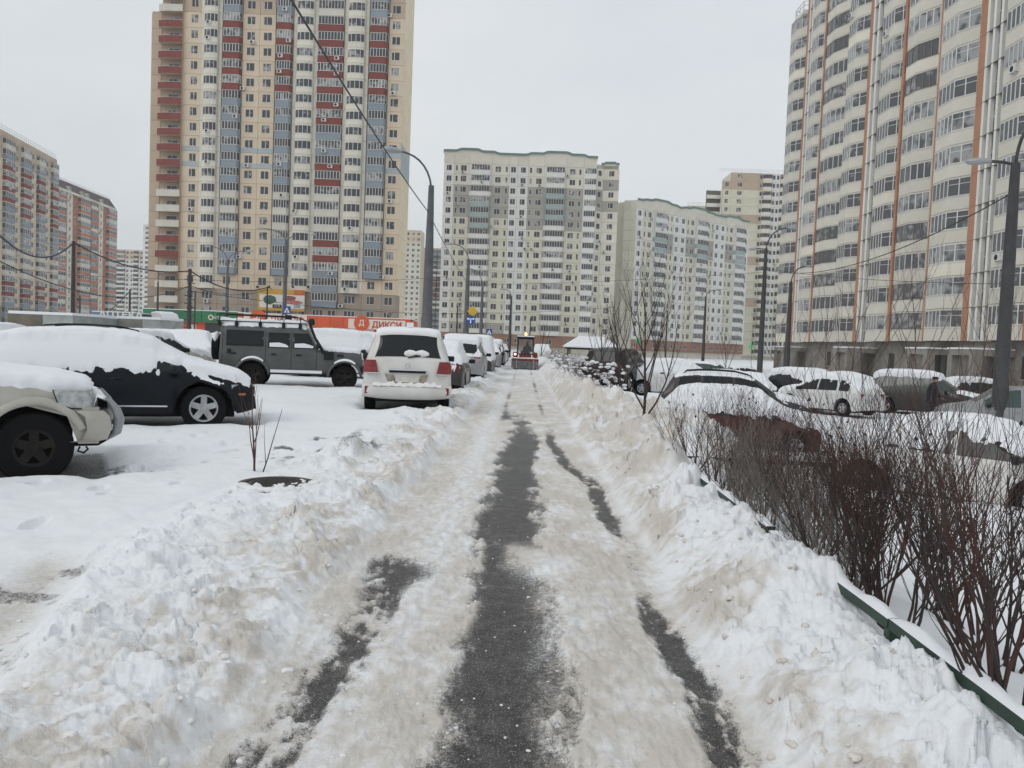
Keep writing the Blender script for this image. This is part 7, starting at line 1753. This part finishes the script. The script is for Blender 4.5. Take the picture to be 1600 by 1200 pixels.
def person_walking(loc, rz, label):
    # local +x is the walking direction, height 1.76 m
    t = empty('person', loc, rz, label, 'person')
    hip = Vector((0, 0, 0.92))
    J = [hip, (0.0, 0, 1.10), (0.02, 0, 1.30), (0.045, 0, 1.46), (0.075, 0, 1.53),        # pelvis chest neck-base
         (0.02, 0.10, 0.88), (0.22, 0.11, 0.50), (0.30, 0.11, 0.09), (0.44, 0.11, 0.05),     # left leg forward
         (-0.02, -0.10, 0.88), (-0.06, -0.11, 0.48), (-0.32, -0.11, 0.14), (-0.22, -0.11, 0.05),
         (0.03, 0.19, 1.42), (-0.06, 0.25, 1.16), (0.04, 0.24, 0.92),                         # left arm back
         (0.03, -0.19, 1.42), (0.10, -0.25, 1.16), (0.26, -0.23, 0.97)]
    E_ = [(0, 1), (1, 2), (2, 3), (3, 4), (0, 5), (5, 6), (6, 7), (7, 8), (0, 9), (9, 10), (10, 11), (11, 12), (3, 13), (13, 14), (14, 15), (3, 16), (16, 17), (17, 18)]
    Rr = [(0.15, 0.12), (0.16, 0.13), (0.185, 0.14), (0.13, 0.10), 0.065, 0.10, 0.065, 0.05, 0.045, 0.10, 0.065, 0.05, 0.045, 0.075, 0.058, 0.045, 0.075, 0.058, 0.045]
    skin_body('body', J, E_, Rr, M['trouser'], t)
    # coat: flared loft from collar to mid thigh plus sleeves
    c = MB().mat(M['coat']); G = []
    for z_, cx0, rx, ry in ((0.72, 0.0, 0.20, 0.23), (0.90, 0.0, 0.185, 0.225), (1.08, 0.0, 0.17, 0.21), (1.26, 0.015, 0.165, 0.225), (1.40, 0.03, 0.145, 0.225), (1.47, 0.045, 0.11, 0.16), (1.52, 0.06, 0.075, 0.085), (1.555, 0.065, 0.07, 0.075)):
        G.append([(cx0+rx*math.cos(2*math.pi*k/20)*(1+0.03*math.sin(k*5)), ry*math.sin(2*math.pi*k/20), z_) for k in range(21)])
    c.grid(G)
    for s, P_ in ((1, [(0.03, 0.17, 1.43), (-0.02, 0.235, 1.30), (-0.06, 0.255, 1.16), (0.0, 0.25, 1.03), (0.045, 0.24, 0.93)]), (-1, [(0.03, -0.17, 1.43), (0.07, -0.235, 1.30), (0.10, -0.255, 1.16), (0.18, -0.245, 1.06), (0.265, -0.23, 0.975)])):
        c.tube(P_, [0.085, 0.078, 0.068, 0.06, 0.055], 12)
    c.build('coat', t, smooth=True)
    hand(t, (0.045, 0.24, 0.93), (0.2, 0, -1), 1); hand(t, (0.265, -0.23, 0.975), (0.8, 0, -0.5), -1)
    # head, face, ear, flat cap
    h = MB().mat(M['skin']); hc = Vector((0.095, 0, 1.655)); vs = []; G = []
    for i in range(15):
        ph = math.pi*i/14; row = []
        for k in range(25):
            th = 2*math.pi*k/24; x, y, z_ = math.sin(ph)*math.cos(th), math.sin(ph)*math.sin(th), math.cos(ph)
            rx, ry, rz_ = 0.098, 0.076, 0.115; px, py, pz_ = x*rx, y*ry, z_*rz_
            if x > 0.3 and z_ < -0.2: px += 0.012; py *= 0.86
            if x > 0.88: px += 0.022*max(0, 1-abs(y)/0.22)*max(0, 1-abs(z_+0.08)/0.25)      # nose
            if x > 0.75 and abs(abs(y)-0.35) < 0.18 and abs(z_-0.12) < 0.14: px -= 0.008        # eye sockets
            row.append((hc.x+px, hc.y+py, hc.z+pz_))
        G.append(row)
    h.grid(G, flip=True); hd_ = h.build('head', t, smooth=True)
    e = MB().mat(M['black'])
    for s in (-1, 1): e.add([(hc.x+0.083+v.x*.008, s*0.03+v.y*.010, hc.z+0.014+v.z*.006) for v in IV], IF)
    e.build('eye', hd_); e = MB().mat(mat('lips', (0.3, 0.12, 0.1), 0.6)); e.add([(hc.x+0.094+v.x*.006, v.y*.022, hc.z-0.052+v.z*.006) for v in IV], IF); e.build('mouth', hd_)
    for s in (-1, 1): e = MB().mat(M['skin']); e.add([(hc.x-0.005+v.x*.016, s*0.078+v.y*.008, hc.z-0.005+v.z*.028) for v in IV], IF); e.build('ear', hd_, smooth=True)
    cp = MB().mat(M['coat']); cp.lathe([(0.088, -0.02), (0.104, 0.005), (0.112, 0.035), (0.10, 0.065), (0.06, 0.08), (0.001, 0.083)], 20, 'z', (hc.x-0.008, 0, hc.z+0.05)); cp.prism([(hc.x+0.07, -0.07), (hc.x+0.135, -0.05), (hc.x+0.155, 0), (hc.x+0.135, 0.05), (hc.x+0.07, 0.07)], hc.z+0.045, hc.z+0.058); cp.build('cap', t, smooth='a')
    hr = MB().mat(mat('grey_hair', (0.10, 0.09, 0.085), 0.9)); hr.add([(hc.x-0.035+v.x*.068, v.y*.078, hc.z+0.005+v.z*.075) for v in IV], IF); hr.build('hair', hd_, smooth=True)
    return t
p = atY(1457, 600, 33.0); person_walking((p.x, 33.0, -0.80), R(-8), 'man in dark coat and cap walking right past the graphite off-roader')
# tractor driver, seated
p = tr.location; t = empty('person', (p.x+0.12, p.y+0.75, p.z), R(90), 'driver in dark clothes seated inside the tractor cab', 'person')
J = [(0, 0, 1.0), (0.0, 0, 1.25), (0.05, 0, 1.48), (0.10, 0, 1.60), (0.14, 0, 1.75), (0.15, 0.12, 1.02), (0.42, 0.14, 1.04), (0.5, 0.14, 0.65), (0.15, -0.12, 1.02), (0.42, -0.14, 1.04), (0.5, -0.14, 0.65), (0.08, 0.2, 1.45), (0.22, 0.27, 1.2), (0.48, 0.16, 1.28), (0.08, -0.2, 1.45), (0.22, -0.27, 1.2), (0.48, -0.16, 1.28)]
skin_body('body', J, [(0, 1), (1, 2), (2, 3), (3, 4), (0, 5), (5, 6), (6, 7), (0, 8), (8, 9), (9, 10), (2, 11), (11, 12), (12, 13), (2, 14), (14, 15), (15, 16)], [.16, .16, .17, .07, .105, .10, .08, .06, .10, .08, .06, .08, .06, .04, .08, .06, .04], M['coat'], t)
q = MB().mat(M['coat']); q.add([(0.14+v.x*0.11, v.y*0.10, 1.81+v.z*0.09) for v in IV], IF); q.build('cap', t, smooth=True)
# seat for the driver is a part of the tractor
MB().mat(M['black']).box((0.5, -0.25, 0.72), (1.0, 0.25, 0.90)).build('seat', tr)

# ======== winter air: one even box of thin haze round everything
hz_ = MB(); hm = bpy.data.materials.new('winter_haze'); hm.use_nodes = True; hn = hm.node_tree; hn.nodes.clear()
ho = hn.nodes.new('ShaderNodeOutputMaterial'); hv = hn.nodes.new('ShaderNodeVolumePrincipled'); hv.inputs['Color'].default_value = (0.92, 0.94, 0.96, 1); hv.inputs['Density'].default_value = 0.00038
hn.links.new(hv.outputs[0], ho.inputs['Volume'])
hz_.mat(hm).box((-700, -300, -3), (700, 900, 110)); o = hz_.build('haze'); o['kind'] = 'stuff'
